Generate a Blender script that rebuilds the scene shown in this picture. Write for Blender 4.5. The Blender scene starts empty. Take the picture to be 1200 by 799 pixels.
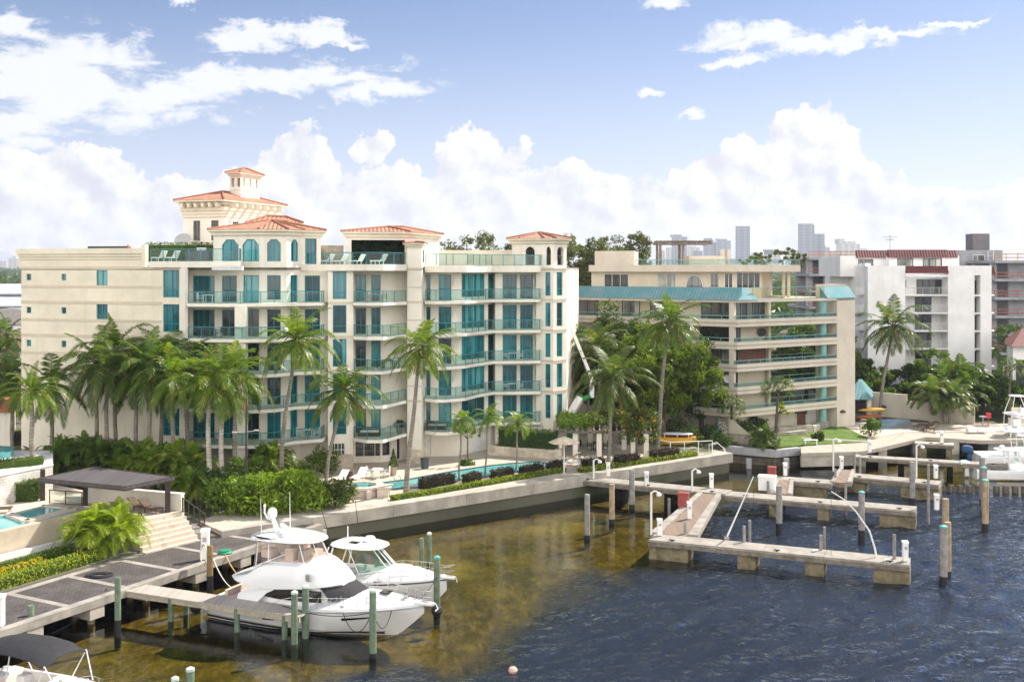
import bpy, bmesh, math, random
from mathutils import Vector, Matrix, noise as mnoise

# ------------------------------------------------------------------ camera, sky, sun, exposure
SC = bpy.context.scene
F, HZ, H, CX = 1267.0, 316.0, 20.0, 600.0      # focal length in photo pixels, horizon row, eye height
cam_d = bpy.data.cameras.new('camera'); cam = bpy.data.objects.new('camera', cam_d)
SC.collection.objects.link(cam); SC.camera = cam
cam.location = (0, 0, H); cam.rotation_euler = (math.radians(90), 0, 0)
cam_d.sensor_width = 36; cam_d.lens = 36*F/1200; cam_d.shift_y = -(399.5-HZ)/1200
cam_d.clip_start = 0.5; cam_d.clip_end = 30000

SUN_AZ, SUN_EL = math.radians(52), math.radians(46)     # azimuth measured right of the view axis (+Y)
sd = bpy.data.lights.new('sun', 'SUN'); so = bpy.data.objects.new('sun', sd); SC.collection.objects.link(so)
sd.energy = 5.0; sd.angle = math.radians(0.6); sd.color = (1, .93, .82)
sdir = Vector((math.sin(SUN_AZ)*math.cos(SUN_EL), math.cos(SUN_AZ)*math.cos(SUN_EL), math.sin(SUN_EL)))
so.rotation_euler = sdir.to_track_quat('Z', 'Y').to_euler(); so.location = (60, 60, 120)
SC.view_settings.view_transform = 'Standard'; SC.view_settings.look = 'None'
SC.view_settings.exposure = 0.76; SC.view_settings.gamma = 1; SC.view_settings.use_curve_mapping = False
SC.cycles.max_bounces = 7; SC.cycles.transparent_max_bounces = 16; SC.cycles.diffuse_bounces = 3
SC.cycles.glossy_bounces = 3; SC.cycles.transmission_bounces = 3; SC.cycles.volume_bounces = 0
SC.cycles.caustics_reflective = False; SC.cycles.caustics_refractive = False
SC.cycles.sample_clamp_indirect = 6; SC.cycles.sample_clamp_direct = 5
SC.cycles.use_denoising = True

world = bpy.data.worlds.new('World'); SC.world = world; world.use_nodes = True
class NT:
    """small node-tree writer"""
    def __init__(s, nt): s.nt = nt; s.N = nt.nodes; s.L = nt.links
    def new(s, t, **kw):
        n = s.N.new(t)
        for k, v in kw.items(): setattr(n, k, v)
        return n
    def put(s, sock, v):
        if hasattr(v, 'is_output'): s.L.new(v, sock)
        elif v is not None: sock.default_value = v
    def m(s, op, a, b=None, c=None, clamp=False):
        n = s.new('ShaderNodeMath', operation=op, use_clamp=clamp)
        s.put(n.inputs[0], a)
        if b is not None: s.put(n.inputs[1], b)
        if c is not None: s.put(n.inputs[2], c)
        return n.outputs[0]
    def vm(s, op, a, b=None, out=0):
        n = s.new('ShaderNodeVectorMath', operation=op)
        s.put(n.inputs[0], a)
        if b is not None: s.put(n.inputs[1], b)
        return n.outputs['Value'] if op in ('LENGTH', 'DOT_PRODUCT', 'DISTANCE') else n.outputs[0]
    def mix(s, f, a, b, bt='MIX'):
        n = s.new('ShaderNodeMix', data_type='RGBA', blend_type=bt)
        s.put(n.inputs[0], f); s.put(n.inputs[6], a); s.put(n.inputs[7], b)
        return n.outputs[2]
    def ss(s, x, lo, hi, a=0.0, b=1.0):
        n = s.new('ShaderNodeMapRange', interpolation_type='SMOOTHSTEP')
        s.put(n.inputs[0], x); n.inputs[1].default_value = lo; n.inputs[2].default_value = hi
        n.inputs[3].default_value = a; n.inputs[4].default_value = b
        return n.outputs[0]
    def noise(s, vec, scale, detail=4, rough=.55, dist=0.0):
        n = s.new('ShaderNodeTexNoise'); s.put(n.inputs['Vector'], vec)
        n.inputs['Scale'].default_value = scale; n.inputs['Detail'].default_value = detail
        n.inputs['Roughness'].default_value = rough; n.inputs['Distortion'].default_value = dist
        return n.outputs[0]
    def map(s, vec, loc=(0,0,0), rot=(0,0,0), scale=(1,1,1)):
        n = s.new('ShaderNodeMapping'); s.put(n.inputs[0], vec)
        n.inputs[1].default_value = loc; n.inputs[2].default_value = rot; n.inputs[3].default_value = scale
        return n.outputs[0]
    def xyz(s, x, y, z):
        n = s.new('ShaderNodeCombineXYZ')
        s.put(n.inputs[0], x); s.put(n.inputs[1], y); s.put(n.inputs[2], z)
        return n.outputs[0]

def build_world():
    t = NT(world.node_tree); t.N.clear()
    out = t.new('ShaderNodeOutputWorld'); bg = t.new('ShaderNodeBackground'); t.L.new(bg.outputs[0], out.inputs[0])
    sky = t.new('ShaderNodeTexSky', sky_type='NISHITA'); sky.sun_disc = False
    sky.sun_elevation = SUN_EL; sky.sun_rotation = SUN_AZ
    sky.air_density = 1.0; sky.dust_density = .7; sky.ozone_density = 3.5
    tc = t.new('ShaderNodeTexCoord').outputs['Generated']
    sx = t.new('ShaderNodeSeparateXYZ'); t.L.new(tc, sx.inputs[0])
    x, y, z = sx.outputs
    az = t.m('MULTIPLY', t.m('ARCTAN2', x, y), 57.2958)
    el = t.m('MULTIPLY', t.m('ARCSINE', z), 57.2958)
    P = t.xyz(az, el, 0.0)                                   # degrees of azimuth and elevation
    wob = t.new('ShaderNodeTexNoise'); t.L.new(P, wob.inputs['Vector']); wob.inputs['Scale'].default_value = .55
    wob.inputs['Detail'].default_value = 6; wob.inputs['Roughness'].default_value = .6
    w2 = t.vm('SCALE', t.vm('SUBTRACT', wob.outputs[1], (.5, .5, .5)))
    w2.node.inputs[3].default_value = 2.6
    Q = t.vm('ADD', P, w2)
    def pa(px, py):
        dx = px-CX
        return math.degrees(math.atan2(dx, F)), math.degrees(math.atan2(HZ-py, math.hypot(F, dx)))
    def field(vec, blobs):
        acc = None
        for px, py, rx, ry in blobs:
            a, e = pa(px, py)
            d = t.vm('SUBTRACT', vec, (a, e, 0))
            d = t.vm('MULTIPLY', d, (22/rx, 22/ry, 0))       # radii in photo pixels, about 22 per degree
            v = t.m('SUBTRACT', 1.0, t.vm('LENGTH', d))
            acc = v if acc is None else t.m('MAXIMUM', acc, v)
        return acc
    cum = [(950,185,70,75),(905,215,75,60),(990,230,60,55),(835,205,38,28),(830,245,70,45),(740,255,110,50),(640,250,120,62),
           (556,185,40,45),(560,235,90,75),(350,215,60,62),(420,250,130,60),(300,240,60,50),(130,255,120,60),(60,240,110,72),
           (10,205,45,45),(436,170,26,22),(1080,270,140,45),(1045,235,30,18),(700,290,700,34),(870,260,90,50),(240,225,14,10),(1190,270,90,40)]
    wis = [(60,95,150,62),(170,110,130,34),(20,35,45,22),(330,92,170,26),(430,105,95,20),(290,45,70,22),(370,42,80,16),(410,50,40,9),
           (880,48,90,22),(960,50,110,16),(1040,40,80,9),(1120,28,60,5),(870,72,50,12),(810,135,20,9),(760,111,18,7),(780,3,26,12),(20,150,80,22),(215,5,18,8)]
    cf = field(Q, cum)
    n1 = t.noise(P, .42, 9, .56)
    n1s = t.noise(t.map(P, loc=(.55, .5, 0)), .42, 9, .56)
    n2 = t.noise(t.map(P, scale=(.35, 1.1, 1)), .8, 9, .62, .5)
    # more of the same cumulus all round, beyond what this lens sees
    ring = t.noise(t.map(P, scale=(.5, 1, 1)), .09, 3, .5)
    outside = t.ss(t.m('ABSOLUTE', az), 27, 36)
    hi = t.m('SUBTRACT', t.m('MULTIPLY', ring, 26.0), t.m('ADD', el, 4.0))
    cf = t.m('MAXIMUM', cf, t.m('SUBTRACT', t.m('MULTIPLY', t.m('MULTIPLY', hi, .12), outside), t.m('MULTIPLY', t.m('SUBTRACT', 1.0, outside), 5.0)))
    cd = t.ss(t.m('ADD', cf, t.m('MULTIPLY', t.m('SUBTRACT', n1, .5), 1.7)), .02, .12)
    wf = field(Q, wis)
    wd = t.ss(t.m('ADD', wf, t.m('MULTIPLY', t.m('SUBTRACT', n2, .52), 2.6)), .0, .55)
    wd = t.m('MULTIPLY', wd, .93)
    lit = t.ss(t.m('SUBTRACT', n1, n1s), -.22, .16)
    grey = t.m('MULTIPLY', lit, t.ss(el, 1.0, 7.0, .75, 1.0))
    ccol = t.mix(lit, (.455, .465, .52, 1), (.625, .625, .625, 1))
    skyc = t.mix(1.0, sky.outputs[0], (0.068, 0.064, 0.070, 1), 'MULTIPLY')
    # milky band of humid air low over the horizon
    milk = t.ss(el, 0.5, 15.0, .6, .0)
    skyc = t.mix(milk, skyc, (.56, .59, .73, 1))
    c = t.mix(wd, skyc, (.59, .60, .63, 1))
    c = t.mix(cd, c, ccol)
    # unseen bright cloud added behind the camera as fill light for the shaded walls
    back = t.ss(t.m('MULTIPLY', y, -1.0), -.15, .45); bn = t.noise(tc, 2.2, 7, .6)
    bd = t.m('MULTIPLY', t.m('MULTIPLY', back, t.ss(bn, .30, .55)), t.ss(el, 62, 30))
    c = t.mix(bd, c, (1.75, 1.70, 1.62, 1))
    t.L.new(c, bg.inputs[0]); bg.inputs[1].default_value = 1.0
build_world()

# ------------------------------------------------------------------ pixel rows to places
def W(px, py, z=0.0):
    Y = F*(H-z)/(py-HZ); return Vector(((px-CX)*Y/F, Y, z))
def D(px, py, Y): return Vector(((px-CX)*Y/F, Y, H-(py-HZ)*Y/F))
def XY(px, Y): return Vector(((px-CX)*Y/F, Y))
def ZY(py, Y): return H-(py-HZ)*Y/F

# ------------------------------------------------------------------ objects
C = SC.collection
WL = {}
def tag(o, label=None, cat=None, group=None, kind=None):
    if label: o['label'] = label
    if cat: o['category'] = cat
    if group: o['group'] = group
    if kind: o['kind'] = kind
    return o
def thing(name, label, cat, loc=(0,0,0), group=None, rz=0.0):
    o = bpy.data.objects.new(name, None); C.objects.link(o); o.empty_display_size = .3
    o.location = loc; o.rotation_euler = (0, 0, rz); WL[o.name] = Vector(loc) if rz == 0 else None
    return tag(o, label, cat, group)

class MB:
    def __init__(s): s.v = []; s.f = []; s.uv = []; s.mi = []; s.m = 0
    def add(s, vs, fs, uvs=None):
        b = len(s.v); s.v += [Vector(q) for q in vs]
        for k, q in enumerate(fs):
            s.f.append([b+i for i in q]); s.mi.append(s.m); s.uv.append(uvs[k] if uvs else None)
        return s
    def quad(s, a, b, c, d, uv=None): return s.add([a,b,c,d], [(0,1,2,3)], [uv] if uv else None)
    def box(s, c, size, rz=0.0, rx=0.0, ry=0.0):
        hx, hy, hz = size[0]/2, size[1]/2, size[2]/2
        M = Matrix.Rotation(rz, 3, 'Z') @ Matrix.Rotation(ry, 3, 'Y') @ Matrix.Rotation(rx, 3, 'X'); c = Vector(c)
        vs = [c + M @ Vector((i*hx, j*hy, k*hz)) for k in (-1,1) for j in (-1,1) for i in (-1,1)]
        return s.add(vs, [(0,2,3,1),(4,5,7,6),(0,1,5,4),(2,6,7,3),(0,4,6,2),(1,3,7,5)])
    def bev(s, c, size, r, rz=0.0):
        """box with chamfered edges"""
        bm = bmesh.new(); bmesh.ops.create_cube(bm, size=1)
        for q in bm.verts: q.co = Vector((q.co.x*size[0], q.co.y*size[1], q.co.z*size[2]))
        bmesh.ops.bevel(bm, geom=bm.edges[:], offset=r, segments=2, affect='EDGES', profile=.6)
        M = Matrix.Rotation(rz, 3, 'Z'); c = Vector(c)
        s.add([c + M @ q.co for q in bm.verts], [[w.index for w in f.verts] for f in bm.faces]); bm.free(); return s
    def obox(s, a, b, w, z0, z1, off=0.0):
        """box along the plan segment a-b, w wide; off shifts it to the outward (near) side"""
        a = Vector(a[:2]); b = Vector(b[:2]); d = (b-a).normalized(); n = Vector((d.y, -d.x))
        p = [a+n*(off-w/2), b+n*(off-w/2), b+n*(off+w/2), a+n*(off+w/2)]
        return s.prism(p, z0, z1)
    def prism(s, poly, z0, z1):
        n = len(poly); poly = [Vector((q[0], q[1])) for q in poly]
        ar = sum(poly[i].x*poly[(i+1)%n].y-poly[(i+1)%n].x*poly[i].y for i in range(n))
        if ar < 0: poly = poly[::-1]
        f0 = z0 if callable(z0) else (lambda q: z0); f1 = z1 if callable(z1) else (lambda q: z1)
        vs = [(q.x, q.y, f0(q)) for q in poly] + [(q.x, q.y, f1(q)) for q in poly]
        return s.add(vs, [tuple(range(n-1, -1, -1)), tuple(range(n, 2*n))] + [(i, (i+1)%n, n+(i+1)%n, n+i) for i in range(n)])
    def tube(s, pts, r, n=7, cap=True):
        pts = [Vector(p) for p in pts]; rs = r if isinstance(r, (list, tuple)) else [r]*len(pts)
        rings = []; u = None
        for i, p in enumerate(pts):
            t = (pts[min(i+1, len(pts)-1)]-pts[max(i-1, 0)]).normalized()
            if u is None:
                u = t.cross(Vector((0,0,1)) if abs(t.z) < .9 else Vector((1,0,0))).normalized()
            u = (u - t*u.dot(t)).normalized(); w = t.cross(u)
            rings.append([p + (u*math.cos(2*math.pi*k/n) + w*math.sin(2*math.pi*k/n))*rs[i] for k in range(n)])
        vs = [q for g in rings for q in g]; fs = []
        for i in range(len(pts)-1):
            for k in range(n): fs.append((i*n+k, i*n+(k+1)%n, (i+1)*n+(k+1)%n, (i+1)*n+k))
        if cap: fs += [tuple(range(n-1, -1, -1)), tuple((len(pts)-1)*n+k for k in range(n))]
        return s.add(vs, fs)
    def lathe(s, c, prof, n=14):
        c = Vector(c); vs = []; fs = []
        for r, z in prof:
            for k in range(n): vs.append(c + Vector((r*math.cos(2*math.pi*k/n), r*math.sin(2*math.pi*k/n), z)))
        for i in range(len(prof)-1):
            for k in range(n): fs.append((i*n+k, i*n+(k+1)%n, (i+1)*n+(k+1)%n, (i+1)*n+k))
        fs += [tuple(range(n-1, -1, -1)), tuple((len(prof)-1)*n+k for k in range(n))]
        return s.add(vs, fs)
    def loft(s, rings, closed=False, cap=False):
        n = len(rings[0]); vs = [q for g in rings for q in g]; fs = []
        for i in range(len(rings)-1):
            for k in range(n if closed else n-1):
                fs.append((i*n+k, i*n+(k+1)%n, (i+1)*n+(k+1)%n, (i+1)*n+k))
        if cap: fs += [tuple(range(n-1, -1, -1)), tuple((len(rings)-1)*n+k for k in range(n))]
        return s.add(vs, fs)
    def hip(s, poly, z, apex, over=0.0):
        """tile roof over a plan polygon: every side rises to the apex point or the nearest point of a ridge"""
        n = len(poly); poly = [Vector((q[0], q[1])) for q in poly]
        ar = sum(poly[i].x*poly[(i+1)%n].y-poly[(i+1)%n].x*poly[i].y for i in range(n))
        if ar < 0: poly = poly[::-1]
        r0, r1 = [Vector(q) for q in apex]
        def up(p):
            d = r1-r0; t = 0 if d.length < 1e-6 else max(0, min(1, (Vector((p.x, p.y, r0.z))-r0).dot(d)/d.dot(d)))
            return r0 + d*(0 if t < .5 else 1)
        for i in range(n):
            a, b = poly[i], poly[(i+1)%n]; A = Vector((a.x, a.y, z)); B = Vector((b.x, b.y, z)); p, q = up(a), up(b)
            L = (B-A).length; e = (B-A).normalized()
            def uv(X): return ((X-A).dot(e), ((X-A)-e*(X-A).dot(e)).length)
            if (p-q).length < 1e-5: s.add([A, B, p], [(0,1,2)], [[uv(A), uv(B), uv(p)]])
            else: s.add([A, B, q, p], [(0,1,2,3)], [[uv(A), uv(B), uv(q), uv(p)]])
        s.add([(q.x, q.y, z) for q in poly], [tuple(range(n-1, -1, -1))])
        return s
    def build(s, name, mats, parent=None, smooth=False, loc=None):
        off = Vector((0,0,0))
        if parent is not None:
            off = WL.get(parent.name) or off
        elif loc is not None: off = Vector(loc)
        me = bpy.data.meshes.new(name)
        me.from_pydata([q-off for q in s.v], [], s.f)
        if not isinstance(mats, (list, tuple)): mats = [mats]
        for m in mats: me.materials.append(m)
        if len(mats) > 1: me.polygons.foreach_set('material_index', s.mi)
        if any(s.uv):
            ul = me.uv_layers.new(name='uv'); k = 0
            for pi, p in enumerate(me.polygons):
                for j in range(p.loop_total):
                    if s.uv[pi]: ul.data[p.loop_start+j].uv = s.uv[pi][j]
        if smooth: me.polygons.foreach_set('use_smooth', [True]*len(me.polygons))
        me.update()
        if smooth:
            try: me.set_sharp_from_angle(angle=math.radians(40))
            except Exception: pass
        o = bpy.data.objects.new(name, me); C.objects.link(o)
        if parent is not None: o.parent = parent; WL[o.name] = WL.get(parent.name) and Vector(WL[parent.name])
        else: o.location = off; WL[o.name] = off.copy()
        return o
def copy_tree(o, parent=None):
    c = o.copy(); C.objects.link(c); c.parent = parent
    for ch in list(o.children): copy_tree(ch, c)
    return c
def single(name, mb, mats, label, cat, group=None, kind=None, smooth=False, loc=None):
    if loc is None:
        xs = [q.x for q in mb.v]; ys = [q.y for q in mb.v]
        loc = ((min(xs)+max(xs))/2, (min(ys)+max(ys))/2, min(q.z for q in mb.v))
    return tag(mb.build(name, mats, None, smooth, loc), label, cat, group, kind)
def struct(name, mb, mats, label, cat, smooth=False): return single(name, mb, mats, label, cat, None, 'structure', smooth, (0,0,0))

# ------------------------------------------------------------------ materials
MATS = {}
def pmat(name, col, rough=.7, var=.12, vscale=1.5, bump=.0, bscale=20, metal=0.0, spec=.4, streak=0.0, col2=None, c2scale=.6, c2lo=.5, c2hi=.62, rnd=0.0, coat=0.0):
    if name in MATS: return MATS[name]
    m = bpy.data.materials.new(name); m.use_nodes = True; MATS[name] = m
    t = NT(m.node_tree); bs = t.N['Principled BSDF']
    geo = t.new('ShaderNodeNewGeometry'); pos = geo.outputs['Position']
    c = tuple(col)+(1,)
    n = t.noise(pos, vscale, 5, .6)
    k = t.ss(n, .3, .7, 1-var, 1+var)
    cc = t.mix(1.0, c, t.xyz(k, k, k), 'MULTIPLY')
    if col2: cc = t.mix(t.ss(t.noise(pos, c2scale, 6, .65), c2lo, c2hi), cc, tuple(col2)+(1,))
    if streak:
        sn = t.noise(t.map(pos, scale=(1.6, 1.6, .12)), 1.0, 5, .65)
        cc = t.mix(t.ss(sn, .48, .8, 0, streak), cc, (col[0]*.45, col[1]*.43, col[2]*.38, 1))
    if rnd:
        oi = t.new('ShaderNodeObjectInfo'); r = t.ss(oi.outputs['Random'], 0, 1, 1-rnd, 1+rnd)
        cc = t.mix(1.0, cc, t.xyz(r, r, r), 'MULTIPLY')
    t.L.new(cc, bs.inputs['Base Color'])
    bs.inputs['Roughness'].default_value = rough; bs.inputs['Metallic'].default_value = metal
    bs.inputs['Specular IOR Level'].default_value = spec; bs.inputs['Coat Weight'].default_value = coat
    if bump:
        b = t.new('ShaderNodeBump'); b.inputs['Strength'].default_value = bump; b.inputs['Distance'].default_value = .03
        t.L.new(t.noise(pos, bscale, 4, .6), b.inputs['Height']); t.L.new(b.outputs[0], bs.inputs['Normal'])
    return m
def leafmat(name, col, col2, trans=.35, rough=.45, dry=None, dryp=.0):
    if name in MATS: return MATS[name]
    m = bpy.data.materials.new(name); m.use_nodes = True; MATS[name] = m
    t = NT(m.node_tree); t.N.clear(); out = t.new('ShaderNodeOutputMaterial')
    geo = t.new('ShaderNodeNewGeometry'); r = geo.outputs['Random Per Island']
    n = t.noise(geo.outputs['Position'], .5, 3, .6)
    f = t.m('ADD', t.m('MULTIPLY', r, .65), t.m('MULTIPLY', t.m('SUBTRACT', n, .35), 1.0), clamp=True)
    c = t.mix(f, tuple(col)+(1,), tuple(col2)+(1,))
    if dry: c = t.mix(t.ss(t.m('FRACT', t.m('MULTIPLY', r, 17.3)), 1-dryp-.001, 1-dryp), c, tuple(dry)+(1,))
    bs = t.new('ShaderNodeBsdfPrincipled'); t.L.new(c, bs.inputs['Base Color']); bs.inputs['Roughness'].default_value = rough
    bs.inputs['Specular IOR Level'].default_value = .35
    tr = t.new('ShaderNodeBsdfTranslucent'); t.L.new(t.mix(1.0, c, (1.5, 1.6, .7, 1), 'MULTIPLY'), tr.inputs[0])
    mx = t.new('ShaderNodeMixShader'); mx.inputs[0].default_value = trans
    t.L.new(bs.outputs[0], mx.inputs[1]); t.L.new(tr.outputs[0], mx.inputs[2]); t.L.new(mx.outputs[0], out.inputs[0])
    return m
def glassmat(name, tint, refl=.12, rough=.02):
    if name in MATS: return MATS[name]
    m = bpy.data.materials.new(name); m.use_nodes = True; MATS[name] = m
    t = NT(m.node_tree); t.N.clear(); out = t.new('ShaderNodeOutputMaterial')
    tr = t.new('ShaderNodeBsdfTransparent'); tr.inputs[0].default_value = tuple(tint)+(1,)
    gl = t.new('ShaderNodeBsdfGlossy'); gl.inputs['Roughness'].default_value = rough
    lw = t.new('ShaderNodeLayerWeight'); lw.inputs[0].default_value = .5
    f = t.m('ADD', t.m('MULTIPLY', t.m('POWER', lw.outputs['Facing'], 4.0), .7), .015+refl*.2, clamp=True)
    mx = t.new('ShaderNodeMixShader'); t.L.new(f, mx.inputs[0])
    t.L.new(tr.outputs[0], mx.inputs[1]); t.L.new(gl.outputs[0], mx.inputs[2]); t.L.new(mx.outputs[0], out.inputs[0])
    return m
def panemat(name, col, col2, spec=.6):
    """window glass with blinds and curtains behind: flat panes, each with its own tone"""
    if name in MATS: return MATS[name]
    m = bpy.data.materials.new(name); m.use_nodes = True; MATS[name] = m
    t = NT(m.node_tree); bs = t.N['Principled BSDF']
    geo = t.new('ShaderNodeNewGeometry'); oi = t.new('ShaderNodeObjectInfo'); r = oi.outputs['Random']
    pos = geo.outputs['Position']
    fold = t.noise(t.map(pos, scale=(5, 5, .04)), 1.0, 2, .5)
    f = t.m('ADD', t.m('MULTIPLY', t.ss(fold, .35, .65), .45), t.m('MULTIPLY', r, .6), clamp=True)
    big = t.noise(t.map(pos, scale=(1, 1, .5)), .8, 3, .5)
    f = t.m('MULTIPLY', f, t.ss(big, .3, .6, .25, 1.15), clamp=True)
    cc = t.mix(f, tuple(col)+(1,), tuple(col2)+(1,))
    r2 = t.m('FRACT', t.m('MULTIPLY', r, 7.31))                      # a few panes with pale curtains, a few left open and dark
    part = t.ss(t.noise(t.map(pos, scale=(1.3, 1.3, .02)), 1.0, 1, .5), .46, .5)
    cc = t.mix(t.m('MULTIPLY', t.ss(r2, .74, .76), t.m('MULTIPLY', part, .75)), cc, (col2[0]*1.2+.10, col2[1]*1.1+.10, col2[2]*1.05+.09, 1))
    cc = t.mix(t.m('MULTIPLY', t.ss(r2, .20, .16), .7), cc, (col[0]*.5, col[1]*.4, col[2]*.4, 1))
    t.L.new(cc, bs.inputs['Base Color'])
    bs.inputs['Roughness'].default_value = .04; bs.inputs['Specular IOR Level'].default_value = spec
    b = t.new('ShaderNodeBump'); b.inputs['Strength'].default_value = .05; b.inputs['Distance'].default_value = .05
    t.L.new(t.noise(pos, .7, 2, .5), b.inputs['Height']); t.L.new(b.outputs[0], bs.inputs['Normal'])
    return m
def tilemat(name, col, col2):
    if name in MATS: return MATS[name]
    m = bpy.data.materials.new(name); m.use_nodes = True; MATS[name] = m
    t = NT(m.node_tree); bs = t.N['Principled BSDF']; uv = t.new('ShaderNodeUVMap').outputs[0]
    sp = t.new('ShaderNodeSeparateXYZ'); t.L.new(uv, sp.inputs[0])
    u = t.m('FRACT', t.m('MULTIPLY', sp.outputs[0], 2.6)); v = t.m('FRACT', t.m('MULTIPLY', sp.outputs[1], 2.2))
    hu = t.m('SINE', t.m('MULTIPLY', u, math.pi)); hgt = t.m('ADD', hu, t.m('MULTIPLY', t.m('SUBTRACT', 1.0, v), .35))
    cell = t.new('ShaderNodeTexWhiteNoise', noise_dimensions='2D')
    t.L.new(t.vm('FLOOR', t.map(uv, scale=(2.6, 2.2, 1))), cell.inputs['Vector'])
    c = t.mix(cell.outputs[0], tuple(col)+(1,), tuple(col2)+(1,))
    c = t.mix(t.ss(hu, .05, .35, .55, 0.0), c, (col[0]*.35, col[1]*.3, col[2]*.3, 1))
    geo = t.new('ShaderNodeNewGeometry')
    c = t.mix(t.ss(t.noise(geo.outputs['Position'], 1.1, 5, .6), .55, .75, 0, .45), c, (.17, .12, .10, 1))
    t.L.new(c, bs.inputs['Base Color']); bs.inputs['Roughness'].default_value = .75
    b = t.new('ShaderNodeBump'); b.inputs['Strength'].default_value = .9; b.inputs['Distance'].default_value = .12
    t.L.new(hgt, b.inputs['Height']); t.L.new(b.outputs[0], bs.inputs['Normal'])
    return m
def plankmat(name, col, col2, width=.14, ang=0.0, rough=.8):
    if name in MATS: return MATS[name]
    m = bpy.data.materials.new(name); m.use_nodes = True; MATS[name] = m
    t = NT(m.node_tree); bs = t.N['Principled BSDF']; geo = t.new('ShaderNodeNewGeometry')
    p = t.map(geo.outputs['Position'], rot=(0, 0, -ang), scale=(1/width, 1/2.4, 1))
    sp = t.new('ShaderNodeSeparateXYZ'); t.L.new(p, sp.inputs[0])
    fx = t.m('FRACT', sp.outputs[0]); gap = t.ss(t.m('ABSOLUTE', t.m('SUBTRACT', fx, .5)), .40, .48)
    wn = t.new('ShaderNodeTexWhiteNoise', noise_dimensions='1D'); t.L.new(t.m('FLOOR', sp.outputs[0]), wn.inputs['W'])
    n = t.noise(geo.outputs['Position'], 2.2, 5, .65)
    f = t.m('ADD', t.m('MULTIPLY', wn.outputs[0], .55), t.m('MULTIPLY', n, .5), clamp=True)
    c = t.mix(f, tuple(col)+(1,), tuple(col2)+(1,)); c = t.mix(t.m('MULTIPLY', gap, .75), c, (col[0]*.2, col[1]*.2, col[2]*.2, 1))
    t.L.new(c, bs.inputs['Base Color']); bs.inputs['Roughness'].default_value = rough
    b = t.new('ShaderNodeBump'); b.inputs['Strength'].default_value = .5; b.inputs['Distance'].default_value = .02
    t.L.new(t.m('SUBTRACT', 1.0, gap), b.inputs['Height']); t.L.new(b.outputs[0], bs.inputs['Normal'])
    return m
def brickmat(name, col, col2, mortar, scale=1.0, bw=.4, bh=.2, ang=0.0, rough=.8, offs=.5, vertical=False, ms=.02):
    if name in MATS: return MATS[name]
    m = bpy.data.materials.new(name); m.use_nodes = True; MATS[name] = m
    t = NT(m.node_tree); bs = t.N['Principled BSDF']; geo = t.new('ShaderNodeNewGeometry')
    if vertical:
        sp = t.new('ShaderNodeSeparateXYZ'); t.L.new(geo.outputs['Position'], sp.inputs[0])
        p = t.xyz(t.m('ADD', sp.outputs[0], t.m('MULTIPLY', sp.outputs[1], .7)), sp.outputs[2], 0.0)
    else: p = t.map(geo.outputs['Position'], rot=(0, 0, -ang))
    br = t.new('ShaderNodeTexBrick'); t.L.new(p, br.inputs['Vector']); br.offset = offs
    br.inputs['Color1'].default_value = tuple(col)+(1,); br.inputs['Color2'].default_value = tuple(col2)+(1,)
    br.inputs['Mortar'].default_value = tuple(mortar)+(1,); br.inputs['Scale'].default_value = scale
    br.inputs['Brick Width'].default_value = bw; br.inputs['Row Height'].default_value = bh; br.inputs['Mortar Size'].default_value = ms
    n = t.noise(geo.outputs['Position'], .8, 6, .65); k = t.ss(n, .3, .72, .7, 1.25)
    t.L.new(t.mix(1.0, br.outputs[0], t.xyz(k, k, k), 'MULTIPLY'), bs.inputs['Base Color']); bs.inputs['Roughness'].default_value = rough
    b = t.new('ShaderNodeBump'); b.inputs['Strength'].default_value = .4; b.inputs['Distance'].default_value = .02; b.invert = True
    t.L.new(br.outputs[1], b.inputs['Height']); t.L.new(b.outputs[0], bs.inputs['Normal'])
    return m

CREAM = pmat('cream_stucco', (.76, .69, .55), .85, .09, .35, .15, 25, streak=.2)
IVORY = pmat('ivory_stucco', (.80, .745, .645), .85, .08, .35, .15, 25, streak=.2)
BAND = pmat('beige_stucco', (.62, .545, .42), .85, .06, .8)
WHITE = pmat('white_paint', (.80, .79, .76), .5, .05, 2)
GEL = pmat('white_gelcoat', (.80, .80, .80), .16, .03, .6, spec=.5, coat=.3)
TEALF = pmat('teal_metal', (.035, .22, .24), .4, .1, 2)
TEALP = panemat('teal_window_glass', (.004, .05, .065), (.02, .27, .31))
DARKP = panemat('dark_window_glass', (.006, .008, .009), (.055, .065, .065))
GREYP = panemat('grey_curtained_glass', (.05, .06, .06), (.42, .42, .38))
RAILG = glassmat('railing_glass', (.80, .90, .89), .06)
CLEAR = glassmat('clear_glass', (.88, .92, .9), .12)
VINYL = glassmat('clear_vinyl', (.90, .83, .79), .22, .05)
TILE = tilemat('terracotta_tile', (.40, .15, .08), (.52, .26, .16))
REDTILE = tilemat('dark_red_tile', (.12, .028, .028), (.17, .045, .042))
CONC = pmat('concrete', (.42, .38, .32), .9, .2, .7, .3, 14, col2=(.30, .27, .23), c2scale=.5, c2lo=.5, c2hi=.75)
CONCL = pmat('light_concrete', (.31, .285, .25), .9, .2, .9, .25, 14, streak=.35, col2=(.22,.20,.17), c2scale=.8, c2lo=.5, c2hi=.75)
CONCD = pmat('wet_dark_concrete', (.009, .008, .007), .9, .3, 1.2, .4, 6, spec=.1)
ALGAE = pmat('algae_stained_concrete', (.20, .165, .10), .9, .3, 1.5, .4, 8, col2=(.12, .10, .05), c2scale=1.2)
GREYC = pmat('raw_grey_concrete', (.30, .30, .32), .9, .15, .5, .2, 8, streak=.3)
STEEL = pmat('stainless_steel', (.62, .62, .62), .25, .05, 3, metal=1.0)
DARKM = pmat('dark_metal', (.03, .03, .03), .45, .2, 3)
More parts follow.
